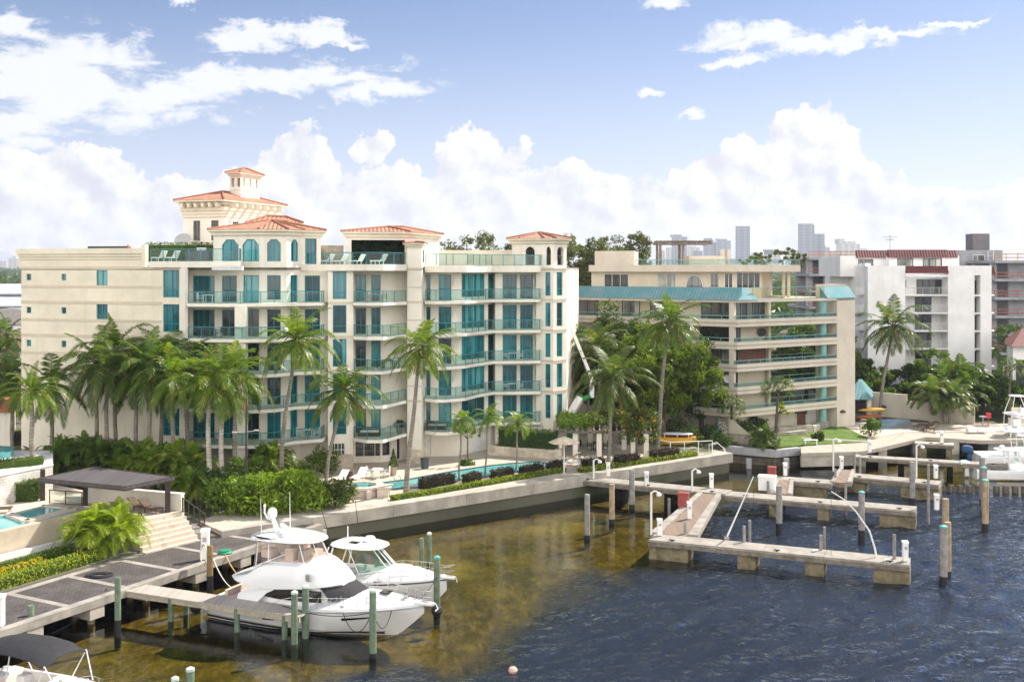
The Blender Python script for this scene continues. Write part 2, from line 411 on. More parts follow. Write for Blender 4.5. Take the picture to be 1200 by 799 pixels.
BLACK = pmat('black_canvas', (.022, .022, .026), .8, .2, 4, .2, 60)
BLACKR = pmat('black_rubber', (.012, .012, .013), .5, .2, 4)
def pos2(px, Y): return XY(px, Y)
# ------------------------------------------------------------------ water, bed, land
def inpoly(x, y, P):
    r = False; j = len(P)-1
    for i in range(len(P)):
        if (P[i].y > y) != (P[j].y > y) and x < (P[j].x-P[i].x)*(y-P[i].y)/(P[j].y-P[i].y)+P[i].x: r = not r
        j = i
    return r
def segdist(x, y, P):
    q = Vector((x, y)); best = 1e9
    for i in range(len(P)-1):
        a, b = P[i].xy, P[i+1].xy; d = b-a; t = max(0, min(1, (q-a).dot(d)/max(d.dot(d), 1e-9)))
        best = min(best, (a+d*t-q).length)
    return best
drop = [W(120,900), W(262,797), W(400,777), W(515,765), W(566,737), W(600,700), W(655,672), W(750,654), W(775,630), W(782,600),
        W(850,566), W(950,550), W(1090,566), W(1200,574), W(1400,590)]
shal = drop + [Vector((120, 200, 0)), Vector((-200, 200, 0)), Vector((-200, 20, 0))]
def depth_at(x, y):
    """1 on the shallow grass flat, 0 in the channel"""
    wob = 2.2*mnoise.noise(Vector((x*.16, y*.16, 1))) + 1.0*mnoise.noise(Vector((x*.5, y*.5, 4)))
    d = segdist(x, y, drop); s = d if inpoly(x, y, shal) else -d
    return max(0.0, min(1.0, 1.0+(s+wob)/7.5))
def grid_mesh(name, x0, x1, y0, y1, st, zf, mat, attr, outer=True):
    nx = int((x1-x0)/st)+1; ny = int((y1-y0)/st)+1; vs = []; at = []; fs = []
    for j in range(ny):
        for i in range(nx):
            x = x0+i*st; y = y0+j*st; a = attr(x, y); at.append(a); vs.append((x, y, zf(x, y, a)))
    for j in range(ny-1):
        for i in range(nx-1):
            k = j*nx+i; fs.append((k, k+1, k+nx+1, k+nx))
    if outer:
        X0, X1, Y0, Y1 = -3000, 3000, -600, 9000; xe, ye = x0+(nx-1)*st, y0+(ny-1)*st
        for q in ((X0,Y0,X1,y0),(X0,ye,X1,Y1),(X0,y0,x0,ye),(xe,y0,X1,ye)):
            b = len(vs); z = zf(q[0], q[1], 0)
            vs += [(q[0],q[1],z),(q[2],q[1],z),(q[2],q[3],z),(q[0],q[3],z)]; at += [0]*4; fs.append((b,b+1,b+2,b+3))
    me = bpy.data.meshes.new(name); me.from_pydata(vs, [], fs)
    A = me.attributes.new('shallow', 'FLOAT', 'POINT'); A.data.foreach_set('value', at)
    me.polygons.foreach_set('use_smooth', [True]*len(me.polygons)); me.materials.append(mat)
    o = bpy.data.objects.new(name, me); C.objects.link(o); return o
def bed_material():
    m = bpy.data.materials.new('seagrass_bed'); m.use_nodes = True; t = NT(m.node_tree); bs = t.N['Principled BSDF']
    pos = t.new('ShaderNodeNewGeometry').outputs['Position']
    a = t.new('ShaderNodeAttribute', attribute_name='shallow').outputs['Fac']
    n1 = t.noise(pos, .5, 8, .68, .4); n2 = t.noise(t.map(pos, rot=(0,0,.5), scale=(1,.35,1)), 2.6, 4, .7); n3 = t.noise(pos, .09, 3, .5)
    c = t.mix(t.ss(n1, .36, .62), (.088, .066, .013, 1), (.18, .132, .024, 1))
    c = t.mix(t.ss(n2, .42, .68), t.mix(1.0, c, (.5, .5, .5, 1), 'MULTIPLY'), c)
    c = t.mix(t.ss(n3, .55, .72, 0, .55), c, (.30, .235, .035, 1))
    c = t.mix(t.ss(t.noise(pos, 7.0, 2, .5), .73, .78, 0, .5), c, (.5,.45,.25,1))
    c = t.mix(t.ss(t.noise(pos, .13, 4, .6, .4), .60, .66, 0, .8), c, (.03,.028,.012,1))
    c = t.mix(t.ss(a, .25, .8), (.007, .012, .024, 1), c)
    t.L.new(c, bs.inputs['Base Color']); bs.inputs['Roughness'].default_value = 1.0; bs.inputs['Specular IOR Level'].default_value = 0
    return m
def water_material():
    m = bpy.data.materials.new('bay_water'); m.use_nodes = True; t = NT(m.node_tree); t.N.clear()
    out = t.new('ShaderNodeOutputMaterial'); pos = t.new('ShaderNodeNewGeometry').outputs['Position']
    a = t.new('ShaderNodeAttribute', attribute_name='shallow').outputs['Fac']
    w1 = t.noise(t.map(pos, rot=(0,0,-.5), scale=(.42, 1.0, 1)), .9, 3, .55, .4)
    w2 = t.noise(t.map(pos, rot=(0,0,.25), scale=(.6, 1.15, 1)), 2.4, 3, .6, .3)
    w3 = t.noise(t.map(pos, rot=(0,0,-.2), scale=(.7, 1, 1)), 7.5, 2, .6)
    gust = t.ss(t.noise(t.map(pos, rot=(0,0,-.4), scale=(.6,1,1)), .06, 3, .55), .32, .68, .35, 1.25)
    h = t.m('ADD', t.m('MULTIPLY', w1, .62), t.m('ADD', t.m('MULTIPLY', w2, .50), t.m('MULTIPLY', w3, .17)))
    st = t.m('MULTIPLY', t.ss(a, .35, .95, 1.0, .05), gust)
    b = t.new('ShaderNodeBump'); b.inputs['Distance'].default_value = .5; t.L.new(st, b.inputs['Strength']); t.L.new(h, b.inputs['Height'])
    fr = t.new('ShaderNodeFresnel'); fr.inputs[0].default_value = 1.33; t.L.new(b.outputs[0], fr.inputs['Normal'])
    gl = t.new('ShaderNodeBsdfGlossy'); gl.inputs['Roughness'].default_value = .035; gl.inputs[0].default_value = (.86, .93, 1, 1); t.L.new(b.outputs[0], gl.inputs['Normal'])
    tr = t.new('ShaderNodeBsdfTransparent')
    t.L.new(t.mix(t.ss(a, .3, .9), (.45, .6, .75, 1), (.92, .90, .74, 1)), tr.inputs[0])
    turb = t.new('ShaderNodeBsdfDiffuse'); turb.inputs[0].default_value = (.015, .022, .036, 1)      # silt in the channel water
    body = t.new('ShaderNodeMixShader'); t.L.new(t.ss(a, .85, .25, 0, .86), body.inputs[0]); t.L.new(tr.outputs[0], body.inputs[1]); t.L.new(turb.outputs[0], body.inputs[2])
    mx = t.new('ShaderNodeMixShader'); t.L.new(fr.outputs[0], mx.inputs[0])
    t.L.new(body.outputs[0], mx.inputs[1]); t.L.new(gl.outputs[0], mx.inputs[2]); t.L.new(mx.outputs[0], out.inputs[0])
    return m
def wave(x, y, a):
    if y > 110 or y < 38 or abs(x) > 62: return 0.0
    g = .55+.75*max(0, mnoise.noise(Vector((x*.05, y*.09, 7)))+.25)
    u = x*.82+y*.57; v = -x*.57+y*.82
    h = .55*mnoise.noise(Vector((u*.22, v*.62, 0)))+.42*mnoise.noise(Vector((u*.55+3, v*1.25, 5)))+.2*mnoise.noise(Vector((x*1.5, y*2.2, 9)))
    return h*.36*g*(1-.93*min(1, max(0, (a-.3)/.6)))*min(1, (110-y)/6, (62-abs(x))/4)
def atlas(x, y):
    return depth_at(x, y)
tag(grid_mesh('bay_water', -45, 69, 30, 126, .32, wave, water_material(), atlas), 'dark blue rippled bay water turning olive brown over the shallows', 'water', kind='structure')
tag(grid_mesh('sea_bed', -45, 70, 30, 135, 1.0, lambda x, y, a: -4.5+3.75*a, bed_material(), depth_at), 'olive brown seagrass bed seen through the shallow water', 'sea bed', kind='structure')

ZD = 1.8                                                    # pool deck and seawall height
PF0, PF1 = W(0,739.5,1.45).xy, W(294.6,642,1.45).xy         # promenade front edge
PB0, PB1 = W(0,696,1.45).xy, W(251,621,1.45).xy
pd = (PF1-PF0).normalized(); pn = Vector((-pd.y, pd.x))     # along it, and inland
PWID = (PB0-PF0).dot(pn)
S0, S1 = W(352,609,ZD).xy, W(854.5,532,ZD).xy               # seawall line in front of the pool deck
sdv = (S1-S0).normalized(); sn = Vector((-sdv.y, sdv.x))
SL = S0 - sdv*6.0
LAND = pmat('soil_ground', (.11, .105, .075), 1, .3, .05, col2=(.05, .07, .025), c2scale=.03)
R0, R1 = W(909,526.5,1.6).xy, W(938,524,1.6).xy
shore = [PF0+pn*PWID-pd*60, PF0+pn*PWID+pd*17, SL+sn*.2, S1, S1+sn*3.5, W(868,517,1.6).xy, R0+Vector((0,.6)), R1, W(1060,513,1.6).xy, W(1130,508,1.6).xy, W(1330,507,1.6).xy, Vector((3000, 150)), Vector((3000, 9000)), Vector((-3000, 9000)), Vector((-3000, 60))]
struct('ground', MB().prism(shore, -5, 1.55), LAND, 'bare shaded soil under the planting behind the seawalls', 'ground')

PAVE = pmat('travertine_paving', (.50, .435, .36), .7, .1, .8, .1, 10, col2=(.48, .42, .35), c2scale=.9)
struct('pool_deck', MB().prism([SL+sn*.9, S1+sn*.9, S1+sn*3.4, XY(765,120), XY(672,124), XY(330,104), XY(318,88.5), SL+sn*4.0], 1.4, ZD+.02), PAVE, 'pale stone paving around the curved condo pool', 'pool deck')

# seawall with its cap and dark sheet piling
sw = thing('seawall', 'long pale concrete seawall in front of the curved pool', 'seawall', (*((S0+S1)/2), 0))
m = MB(); L = (S1-SL).length; k = 0; x = 0
while x < L-.1:
    e = min(L, x+6.9); m.obox(SL+sdv*(x+.015), SL+sdv*(e-.015), 1.3, ZD-.85, ZD+.06, -.65+.08); x = e
m.obox(S1-sdv*.02+sn*-.03, S1+sn*3.4-sdv*.02, 1.0, ZD-.85, ZD+.05, .05)
m.build('cap', CONC, sw)
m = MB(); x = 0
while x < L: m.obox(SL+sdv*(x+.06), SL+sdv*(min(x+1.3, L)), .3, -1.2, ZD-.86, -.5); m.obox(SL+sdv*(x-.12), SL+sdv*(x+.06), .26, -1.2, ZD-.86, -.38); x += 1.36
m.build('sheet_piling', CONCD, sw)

# ------------------------------------------------------------------ piles
GREENP = pmat('green_wrapped_pile', (.13, .18, .12), .7, .25, 2.5, .15, 12, streak=.5)
TANP = pmat('tan_timber_pile', (.36, .27, .17), .85, .25, 2.5, .3, 14, streak=.5)
BROWNP = pmat('brown_timber_pile', (.20, .13, .05), .85, .25, 2.5, .3, 14, streak=.6)
GREYP_ = pmat('weathered_grey_pile', (.26, .245, .23), .9, .25, 2.5, .3, 14, streak=.5)
PCAP = pmat('pale_pile_cap', (.48, .55, .48), .7, .25, 4)
TEALC = pmat('teal_pile_cap', (.10, .36, .34), .6, .1, 4)
def pile(px, yt, yb, label, mat, r, group, cap=None, band=None, lean=0.0, z0=0.0):
    b = W(px, yb, z0); zt = ZY(yt, b.y); zt = max(zt, .5)
    t = thing('mooring_pile', label, 'pile', (b.x, b.y, 0), group)
    n = 12; prof = [(r, -4.0), (r*1.02, 0), (r*.97, zt-.05), (r*.9, zt)]
    m = MB(); m.lathe((b.x, b.y, 0), prof, n)
    if lean:
        for q in m.v: q.x += lean*max(0, q.z)
    m.build('shaft', mat, t, True)
    if band: MB().lathe((b.x, b.y, 0), [(r*1.06, -.6), (r*1.06, band)], n).build('black_band', BLACKR, t, True)
    if cap:
        m = MB().lathe((b.x+lean*zt, b.y, 0), [(r*1.05, zt-.06), (r*1.02, zt+.05), (r*.3, zt+.12)], n); m.build('cap', cap, t, True)
    return t
GY, GG, GS = 'piles around the moored yachts', 'grey and tan piles standing in the bay', 'thin poles along the concrete docks'
pile(138, 676, 745, 'green pile at the corner where the timber pier leaves the promenade', GREENP, .17, GY, None, .9)
pile(36, 709, 752, 'green pile rising behind the black boat canopy', GREENP, .18, GY, None, .9)
pile(246, 639, 701, 'brown pile hung with coiled white hose at the yacht stern', BROWNP, .19, GY, None, 1.4)
pile(345, 694, 754, 'left of two green piles at the end of the timber pier', GREENP, .18, GY, PCAP)
pile(358, 687, 747, 'taller right one of two green piles at the pier end', GREENP, .19, GY, PCAP)
pile(437, 692, 770, 'tall green pile in front of the big yacht bow', GREENP, .19, GY, PCAP, .25)
pile(442, 644, 690, 'green pile between the two white yachts amidships', GREENP, .17, GY)
pile(512, 653, 719, 'green pile right at the big yacht bow pulpit', GREENP, .19, GY, TEALC, .2)
pile(494, 630, 664, 'shorter left one of two piles beyond the small cruiser bow', GREENP, .16, GY)
pile(503, 625, 660, 'taller right one of two piles beyond the small cruiser bow', GREENP, .16, GY, PCAP)
pile(223, 784, 845, 'pale capped pile top at the bottom picture edge, the taller right one', GREENP, .19, GY, PCAP)
pile(205, 795, 850, 'pale capped pile top at the bottom picture edge, the lower left one', GREENP, .17, GY, PCAP)
pile(688, 579, 631, 'lone grey pile in the brown shallows, nearest the camera of three', GREYP_, .21, GG, None, .3)
pile(717, 567, 613, 'tan timber pile between two grey piles off the seawall', TANP, .22, GG, None, .35)
pile(740.5, 550, 596, 'grey pile close beside the seawall walkway, farthest of three', GREYP_, .23, GG, None, .4)
pile(913, 569, 625, 'grey pile standing before the white dock box walkway', GREYP_, .24, GG, None, .8)
pile(1009.7, 576.7, 635, 'grey teal capped pile between the two long floating fingers', GREYP_, .23, GG, TEALC, .9)
pile(1069, 541, 590, 'grey pile in front of the farthest concrete finger end', GREYP_, .24, GG, None, .5)
pile(1108, 584, 664, 'broken topped tan pile, rear one of the three at the finger end', TANP, .23, GG)
pile(1105.7, 617, 684, 'grey teal capped pile, front left of the three off the finger end', GREYP_, .24, GG, TEALC, .5)
pile(1110.6, 611.5, 677.5, 'tan pile, front right of the three off the finger end', TANP, .22, GG, None, .5)
pile(1151, 536, 590, 'grey pile against the white boat hull, rear of its three', GREYP_, .24, GG, None, .4)
pile(1153, 548, 603, 'grey teal capped pile, middle of three by the white boats', GREYP_, .24, GG, TEALC, .4)
pile(1154.5, 562.7, 622, 'tan teal capped pile, front of three by the white boats', TANP, .25, GG, TEALC, .6)
for px, yt, yb, lb in [(784,584,605,'thin grey pole beside the ramp down to the near finger'), (803,610.6,648,'thin grey pole at the elbow of the near finger dock'),
        (811,602,628,'short thin pole beside the near ramp planks'), (872,616,658,'thin pole on near finger front, leftmost along its front edge'),
        (878.5,609,640,'short thin pole behind the near finger, left half'), (962,626.5,668,'thin pole midway along the near finger front'),
        (966,617,645,'short pole behind the middle of the near finger'), (1048,626,679,'tall thin pole at the outer end of the near finger'),
        (900,563.6,596,'thin pole in front of the white dock box'), (979,549,580,'tall thin pole beside the far brown ramp'),
        (991,567,604,'thin pole before the middle of the second finger'), (1008,537.6,568.5,'thin dark pole behind the far finger start'),
        (1001.5,529.5,557,'thick short pole beside the covered pedestal'), (1088,544,614,'very tall thin pole at the outer end of the second finger')]:
    pile(px, yt, yb, lb, GREYP_, .11, GS)
m_stub = pmat('dark_stub_timber', (.10, .08, .06), .9, .3, 3, .3, 12)
for i, px in enumerate([1102, 1113, 1124, 1135, 1146, 1166.5, 1177.5, 1188.5, 1199.5]):
    b = W(px, 575.5-.2*abs(i-4)*0+ i*.25, 0); m = MB()
    m.lathe((b.x, b.y, 0), [(.21, -2), (.21, .55), (.16, .62)], 9); m.lathe((b.x+.3, b.y+.18, 0), [(.17, -2), (.17, .46), (.12, .54)], 9)
    single('pile_stub', m, m_stub, 'low dark cut off pile pair in the row off the marina' if 0 else ['first dark pile stub from the far finger end in the row', 'second dark pile stub from the far finger end', 'third dark pile stub from the far finger end', 'fourth dark pile stub from the far finger end', 'dark pile stub just left of the three mooring piles', 'dark pile stub just right of the three mooring piles', 'third last dark pile stub before the right picture edge', 'second last dark pile stub before the right picture edge', 'last dark pile stub at the right picture edge'][i], 'pile stub', 'row of cut off pile stubs off the marina', None, True, (b.x, b.y, 0))

# ------------------------------------------------------------------ promenade and timber pier
PAVER = brickmat('dark_brown_pavers', (.075, .062, .058), (.11, .095, .09), (.045, .04, .038), 1.0, .32, .16, math.atan2(pd.y, pd.x), .75)
t = thing('promenade_dock', 'concrete framed promenade with dark paver panels beside the yellow hedge', 'dock', (*PF0, 0))
Lp = 26.5; a0 = PF0-pd*14
m = MB()
m.obox(a0, PF0+pd*Lp, .55, 1.0, 1.45, -.275); m.obox(a0+pn*(PWID-.5), PF0+pd*Lp+pn*(PWID-.5), .8, .9, 1.45, -.4)
m.build('edge_beam', CONCL, t)
marks = [(W(77.8,709.6,1.45).xy-PF0).dot(pd)+k*4.05 for k in range(-4, 6)]
marks = [q for q in marks if -13 < q < Lp-.5]
for k, q in enumerate(marks):
    c0 = PF0+pd*q+pn*.55; c1 = PF0+pd*q+pn*(PWID-.5)
    MB().obox(c0, c1, .42, 1.02, 1.448).build('cross_beam', CONCL, t)
    MB().obox(PF0+pd*(q+1.7)-pn*-.05, PF0+pd*(q+1.7)+pn*2.4, 1.0, .35, .99).build('pile_cap', CONC, t)
    m = MB(); p = PF0+pd*(q+1.7)+pn*.55; m.lathe((p.x, p.y, 0), [(.22, -2), (.22, .36)], 10); p = PF0+pd*(q+1.7)+pn*1.9; m.lathe((p.x, p.y, 0), [(.22, -2), (.22, .36)], 10)
    m.build('support_pile', ALGAE, t)
ends = [-14]+marks+[Lp]
m = MB()
for q0, q1 in zip(ends[:-1], ends[1:]):
    lo = q0+.22 if q0 > -14 else q0; hi = q1-.22
    m.prism([PF0+pd*lo+pn*.56, PF0+pd*hi+pn*.56, PF0+pd*hi+pn*(PWID-.51), PF0+pd*lo+pn*(PWID-.51)], 1.15, 1.43)
m.build('paver_panels', PAVER, t)
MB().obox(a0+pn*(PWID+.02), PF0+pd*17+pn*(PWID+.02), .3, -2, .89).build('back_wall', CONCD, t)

pa_, pb_ = W(143.6,691.6,1.38).xy, W(350,722.5,1.38).xy     # timber pier near edge
qd = (pb_-pa_).normalized(); qn = Vector((-qd.y, qd.x)); PL = (pb_-pa_).length
PIERW = plankmat('weathered_deck_planks', (.33, .29, .25), (.46, .42, .37), .16, math.atan2(qd.y, qd.x))
t = thing('timber_pier', 'weathered plank pier running from the promenade along the big yacht', 'dock', (*pa_, 0))
MB().obox(pa_-qd*.6+qn*1.1, pb_+qn*1.1, 1.5, 1.30, 1.38, .35).build('deck', PIERW, t)
m = MB(); m.obox(pa_-qd*.4, pb_, .12, 1.02, 1.295, -.1); m.obox(pa_-qd*.4+qn*1.4, pb_+qn*1.4, .12, 1.02, 1.295, .0); m.build('stringers', pmat('pale_timber', (.38,.33,.26), .9, .2, 2), t)
for q in (3.4, 8.0, PL-1.0):
    for o_ in (.15, 1.45):
        p = pa_+qd*q+qn*o_; MB().lathe((p.x, p.y, 0), [(.17, -2), (.16, 1.29)], 10).build('support_pile', GREENP, t, True)

# ------------------------------------------------------------------ concrete docks on the right
WALER = pmat('stained_timber_waler', (.19, .165, .13), .9, .3, 2, .3, 10, streak=.5)
def frange_(a, b, n): return [a+(b-a)*k/(n-1) for k in range(n)]
def dock(name, label, a, b, w, ztop, th, blocks=(), mat=None, root=None, bmat=None, zb=-.5):
    """near edge runs a to b; w is the depth away from the camera"""
    a, b = Vector(a[:2]), Vector(b[:2]); d = (b-a).normalized(); n = Vector((-d.y, d.x))
    t = root or thing(name, label, 'dock', (*a, 0))
    Ld = (b-a).length; m = MB(); x = 0
    while x < Ld-.05:
        e = min(Ld, x+3.9); m.obox(a+d*(x+.012), a+d*(e-.012), w, ztop-th, ztop, -w/2); x = e
    m.build('deck', mat or CONCL, t)
    MB().obox(a, b, .14, ztop-th+.02, ztop-.09, .075).build('timber_waler', WALER, t)
    for q in frange_(1.6, Ld-1.2, max(2, int(Ld/4.4))):
        p = a+d*q+n*.22; k = MB(); k.box((p.x, p.y, ztop+.09), (.42, .07, .06), math.atan2(d.y, d.x)); k.box((p.x, p.y, ztop+.03), (.14, .09, .06), math.atan2(d.y, d.x)); k.build('cleat', DARKM, t)
    for q0, q1 in blocks: MB().obox(a+d*q0*Ld, a+d*q1*Ld, w-.2, zb, ztop-th-.004, -w/2).build('float_block', bmat or ALGAE, t)
    return t
zf = 1.35
f1a, f1b = W(760,632,zf), W(1066,662,zf)
dock('finger_dock', 'nearest long concrete finger dock carrying two white curved mooring whips', f1a, f1b, 1.9, zf, .42, [(0.0,.16), (.36,.43), (.62,.69), (.87,1.0)])
wa, wm, wb = W(668,560,1.55), W(850,579.5,1.45), W(1073,599.5,1.35)
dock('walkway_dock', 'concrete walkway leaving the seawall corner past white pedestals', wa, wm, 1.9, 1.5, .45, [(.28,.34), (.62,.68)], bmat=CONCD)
dock('finger_dock', 'second long concrete finger dock behind the nearest one', wm, wb, 1.9, 1.40, .42, [(.24,.3), (.5,.56), (.82,1.0)])
f3a, f3b = W(905,561,1.5), W(975,566.5,1.45)
dock('finger_dock', 'short concrete link dock past the red box and two ramps', f3a, f3b, 1.8, 1.45, .42, [(.0,.9)])
f4a, f4b = W(985,557,1.45), W(1100,568,1.4)
dock('finger_dock', 'third concrete finger dock ending before the white boats', f4a, f4b, 2.0, 1.42, .42, [(.0,.25), (.62,1.0)])
f5a, f5b = W(905,536,1.5), W(1180,546,1.4)
dock('finger_dock', 'farthest narrow concrete dock leading to the white centre console boat', W(1000,534,1.5), f5b, 1.5, 1.42, .4, [(.3,.34), (.62,.66), (.9,.94)], bmat=CONCD)
RAMP = plankmat('brown_ramp_planks', (.16, .11, .08), (.26, .19, .14), .15, 0)
def ramp(label, a0, a1, b0, b1, za, zb):
    """planked ramp between stringers: a0-a1 near end, b0-b1 far end"""
    t = thing('ramp_dock', label, 'dock', (*a0[:2], 0)); a0, a1, b0, b1 = [Vector(q[:2]) for q in (a0, a1, b0, b1)]
    d = (b0-a0).normalized(); L_ = (b0-a0).length
    def zz(q): s = (Vector((q[0], q[1]))-a0).dot(d)/L_; return za+(zb-za)*max(0, min(1, s))
    for nm, u0, u1, up, mt in (('deck', .22, .78, 0, RAMP), ('kerb', 0, .21, .10, CONCL), ('kerb', .79, 1, .10, CONCL)):
        p = [a0+(a1-a0)*u0, a0+(a1-a0)*u1, b0+(b1-b0)*u1, b0+(b1-b0)*u0]
        MB().prism(p, lambda q: zz(q)+up-.4, lambda q: zz(q)+up).build(nm, mt, t)
    return t
ramp('brown planked ramp joining the nearest finger to the walkway', W(762,624,1.4), W(818,628,1.4), W(818,578,1.45), W(845,580,1.45), 1.37, 1.47)
ramp('short brown ramp beside the white dock box', W(899,577,1.45), W(929,580,1.4), W(910,562,1.45), W(930,563,1.45), 1.44, 1.47)
ramp('far brown ramp at the start of the third finger', W(973,565,1.45), W(998,566,1.45), W(983,550,1.5), W(1002,551,1.5), 1.46, 1.52)

# marina deck along the second lot
MDECK = plankmat('tan_dock_planks', (.36, .31, .25), (.45, .40, .335), .2, .2)
t = thing('marina_deck', 'wide tan dock along the lawn of the second building', 'dock', (*R1, 0))
mdp = [W(939,531,1.6).xy, W(1010,529,1.6).xy, W(1030,525,1.6).xy, W(1085,512,1.6).xy, W(1150,516,1.6).xy, W(1240,514,1.6).xy, W(1240,506,1.6).xy, W(1062,505.5,1.6).xy, W(938,524.5,1.6).xy]
m = MB().prism(mdp[:3]+[W(1062,505.5,1.6).xy, W(938,523.8,1.6).xy], 1.25, 1.62); m.prism([mdp[2], mdp[3], mdp[4], mdp[5], mdp[6], W(1063,505.5,1.6).xy], 1.22, 1.615); m.build('deck', MDECK, t)
m = MB().obox(W(940,531,1.6), W(1010,529,1.6), .35, .2, 1.245, -.3); m.build('fascia_beam', CONC, t)
for px, py in ((1035,523.5), (1075,514.5), (1120,515), (1010,528.5)):
    p = W(px, py, 1.6); MB().box((p.x, p.y+.5, .3), (.9, .7, 1.84)).build('support_pile', CONC, t)
dock('side_dock', 'low wooden finger dock jutting from the tan marina deck', W(1072,519,1.5), W(1118,521.5,1.5), 1.6, 1.5, .4, [(.1,.3),(.8,.95)], CONC)
# retaining wall of the second lot with rocks below
LILAC = pmat('bluish_grey_concrete', (.36, .36, .37), .9, .15, 1, .2, 12, streak=.3)
t = thing('lot_seawall', 'grey seawall with a low black fence before the lawn', 'seawall', (*R0, 0))
m = MB(); m.obox(W(826,520.5,1.75), W(909,527.5,1.75), .7, 1.0, 1.75, -.35); m.obox(W(909,527.5,1.75), W(939,524.5,1.75), .7, 1.0, 1.75, -.35); m.build('cap', LILAC, t)
m = MB(); m.obox(W(826,520.5,1.75), W(909,527.5,1.75), .4, -1, .99, -.6); m.obox(W(909,527.5,1.75), W(939,524.5,1.75), .4, -1, .99, -.6); m.build('lower_wall', brickmat('dark_rubble_stone', (.10,.08,.06), (.18,.15,.11), (.05,.045,.04), 1, .9, .4, vertical=True), t)
for px in (877, 921):
    p = W(px, 528, 1.75); MB().box((p.x, p.y-.15, .5), (.5, .35, 1.0)).build('buttress', LILAC, t)
rnd = random.Random(5); ROCK = pmat('grey_brown_rock', (.19, .15, .11), .95, .3, 1.5, .6, 6)
def rockmesh(m, c, r, sd):
    bm = bmesh.new(); bmesh.ops.create_icosphere(bm, subdivisions=2, radius=r)
    for v in bm.verts: v.co *= 1+.35*mnoise.noise(v.co*1.1/r+Vector((sd, 0, 0))); v.co.z *= .6
    b = len(m.v); m.add([Vector(c)+v.co for v in bm.verts], [[w.index for w in f.verts] for f in bm.faces]); bm.free()
m = MB()
for i in range(34):
    px = rnd.uniform(830, 935); p = W(px, 539-(px-830)*.03+rnd.uniform(-3, 3), 0); rockmesh(m, (p.x, p.y, rnd.uniform(-.1, .15)), rnd.uniform(.35, .9), i*3.1)
single('shore_rubble', m, ROCK, 'dark rubble and rocks at the foot of the grey lawn seawall', 'rubble', None, 'stuff', True)
# lawns
LAWN = pmat('lawn_grass', (.075, .135, .014), 1, .3, 1.2, .5, 30, col2=(.11, .16, .02), c2scale=.8)
lw = [W(832,519,1.7).xy, W(868,517.5,1.7).xy, W(909,524,1.7).xy, W(938,521.5,1.7).xy, W(1012,517.5,1.7).xy, W(1018,513.5,1.7).xy, W(990,500,1.7).xy, W(945,496,1.7).xy, W(840,512,1.7).xy]
struct('lawn', MB().prism(lw, 1.5, 1.70), LAWN, 'bright green lawn in front of the second building', 'lawn')
m = MB().prism([W(938,513.5,1.7).xy, W(1016,517.8,1.7).xy, W(1016,516.2,1.7).xy, W(940,512.0,1.7).xy], 1.6, 1.706)
struct('lawn_path', m, CONCL, 'narrow pale path crossing the lawn', 'path')
struct('marina_terrace', MB().prism([W(990,500,1.7).xy, W(1018,513.5,1.7).xy, W(1062,506,1.7).xy, W(1240,504,1.7).xy, W(1240,497,1.7).xy, W(1000,494,1.7).xy], 1.45, 1.69), PAVE, 'pale paving around the small marina pool', 'terrace')
# ------------------------------------------------------------------ facade tools
def u_px(a, b, px):
    a, b = Vector(a[:2]), Vector(b[:2]); d = b-a; k = (px-CX)/F
    return (k*a.y-a.x)/(d.x-k*d.y)*d.length
def wall(m, a, b, z0, z1, ops=(), dep=.22):
    """vertical wall along a-b seen from the right-hand side, with openings (u0,u1,za,zb) and their reveals"""
    a, b = Vector(a[:2]), Vector(b[:2]); d = (b-a).normalized(); L = (b-a).length; n = Vector((d.y, -d.x))
    us = sorted({0, L, *[q for o in ops for q in (o[0], o[1]) if 0 < q < L]}); zs = sorted({z0, z1, *[q for o in ops for q in (o[2], o[3]) if z0 < q < z1]})
    def P(u, z, o=0): q = a+d*u-n*o; return (q.x, q.y, z)
    for u0, u1 in zip(us[:-1], us[1:]):
        run = None
        for w0, w1 in zip(zs[:-1], zs[1:]):
            cu, cz = (u0+u1)/2, (w0+w1)/2
            if any(o[0] < cu < o[1] and o[2] < cz < o[3] for o in ops):
                if run: m.quad(P(u0,run[0]), P(u1,run[0]), P(u1,run[1]), P(u0,run[1])); run = None
            else: run = (run[0], w1) if run else (w0, w1)
        if run: m.quad(P(u0,run[0]), P(u1,run[0]), P(u1,run[1]), P(u0,run[1]))
    for o in ops:
        u0, u1, w0, w1 = o[:4]
        m.quad(P(u0,w0), P(u0,w0,dep), P(u0,w1,dep), P(u0,w1)); m.quad(P(u1,w0,dep), P(u1,w0), P(u1,w1), P(u1,w1,dep))
        m.quad(P(u0,w1), P(u0,w1,dep), P(u1,w1,dep), P(u1,w1)); m.quad(P(u0,w0,dep), P(u0,w0), P(u1,w0), P(u1,w0,dep))
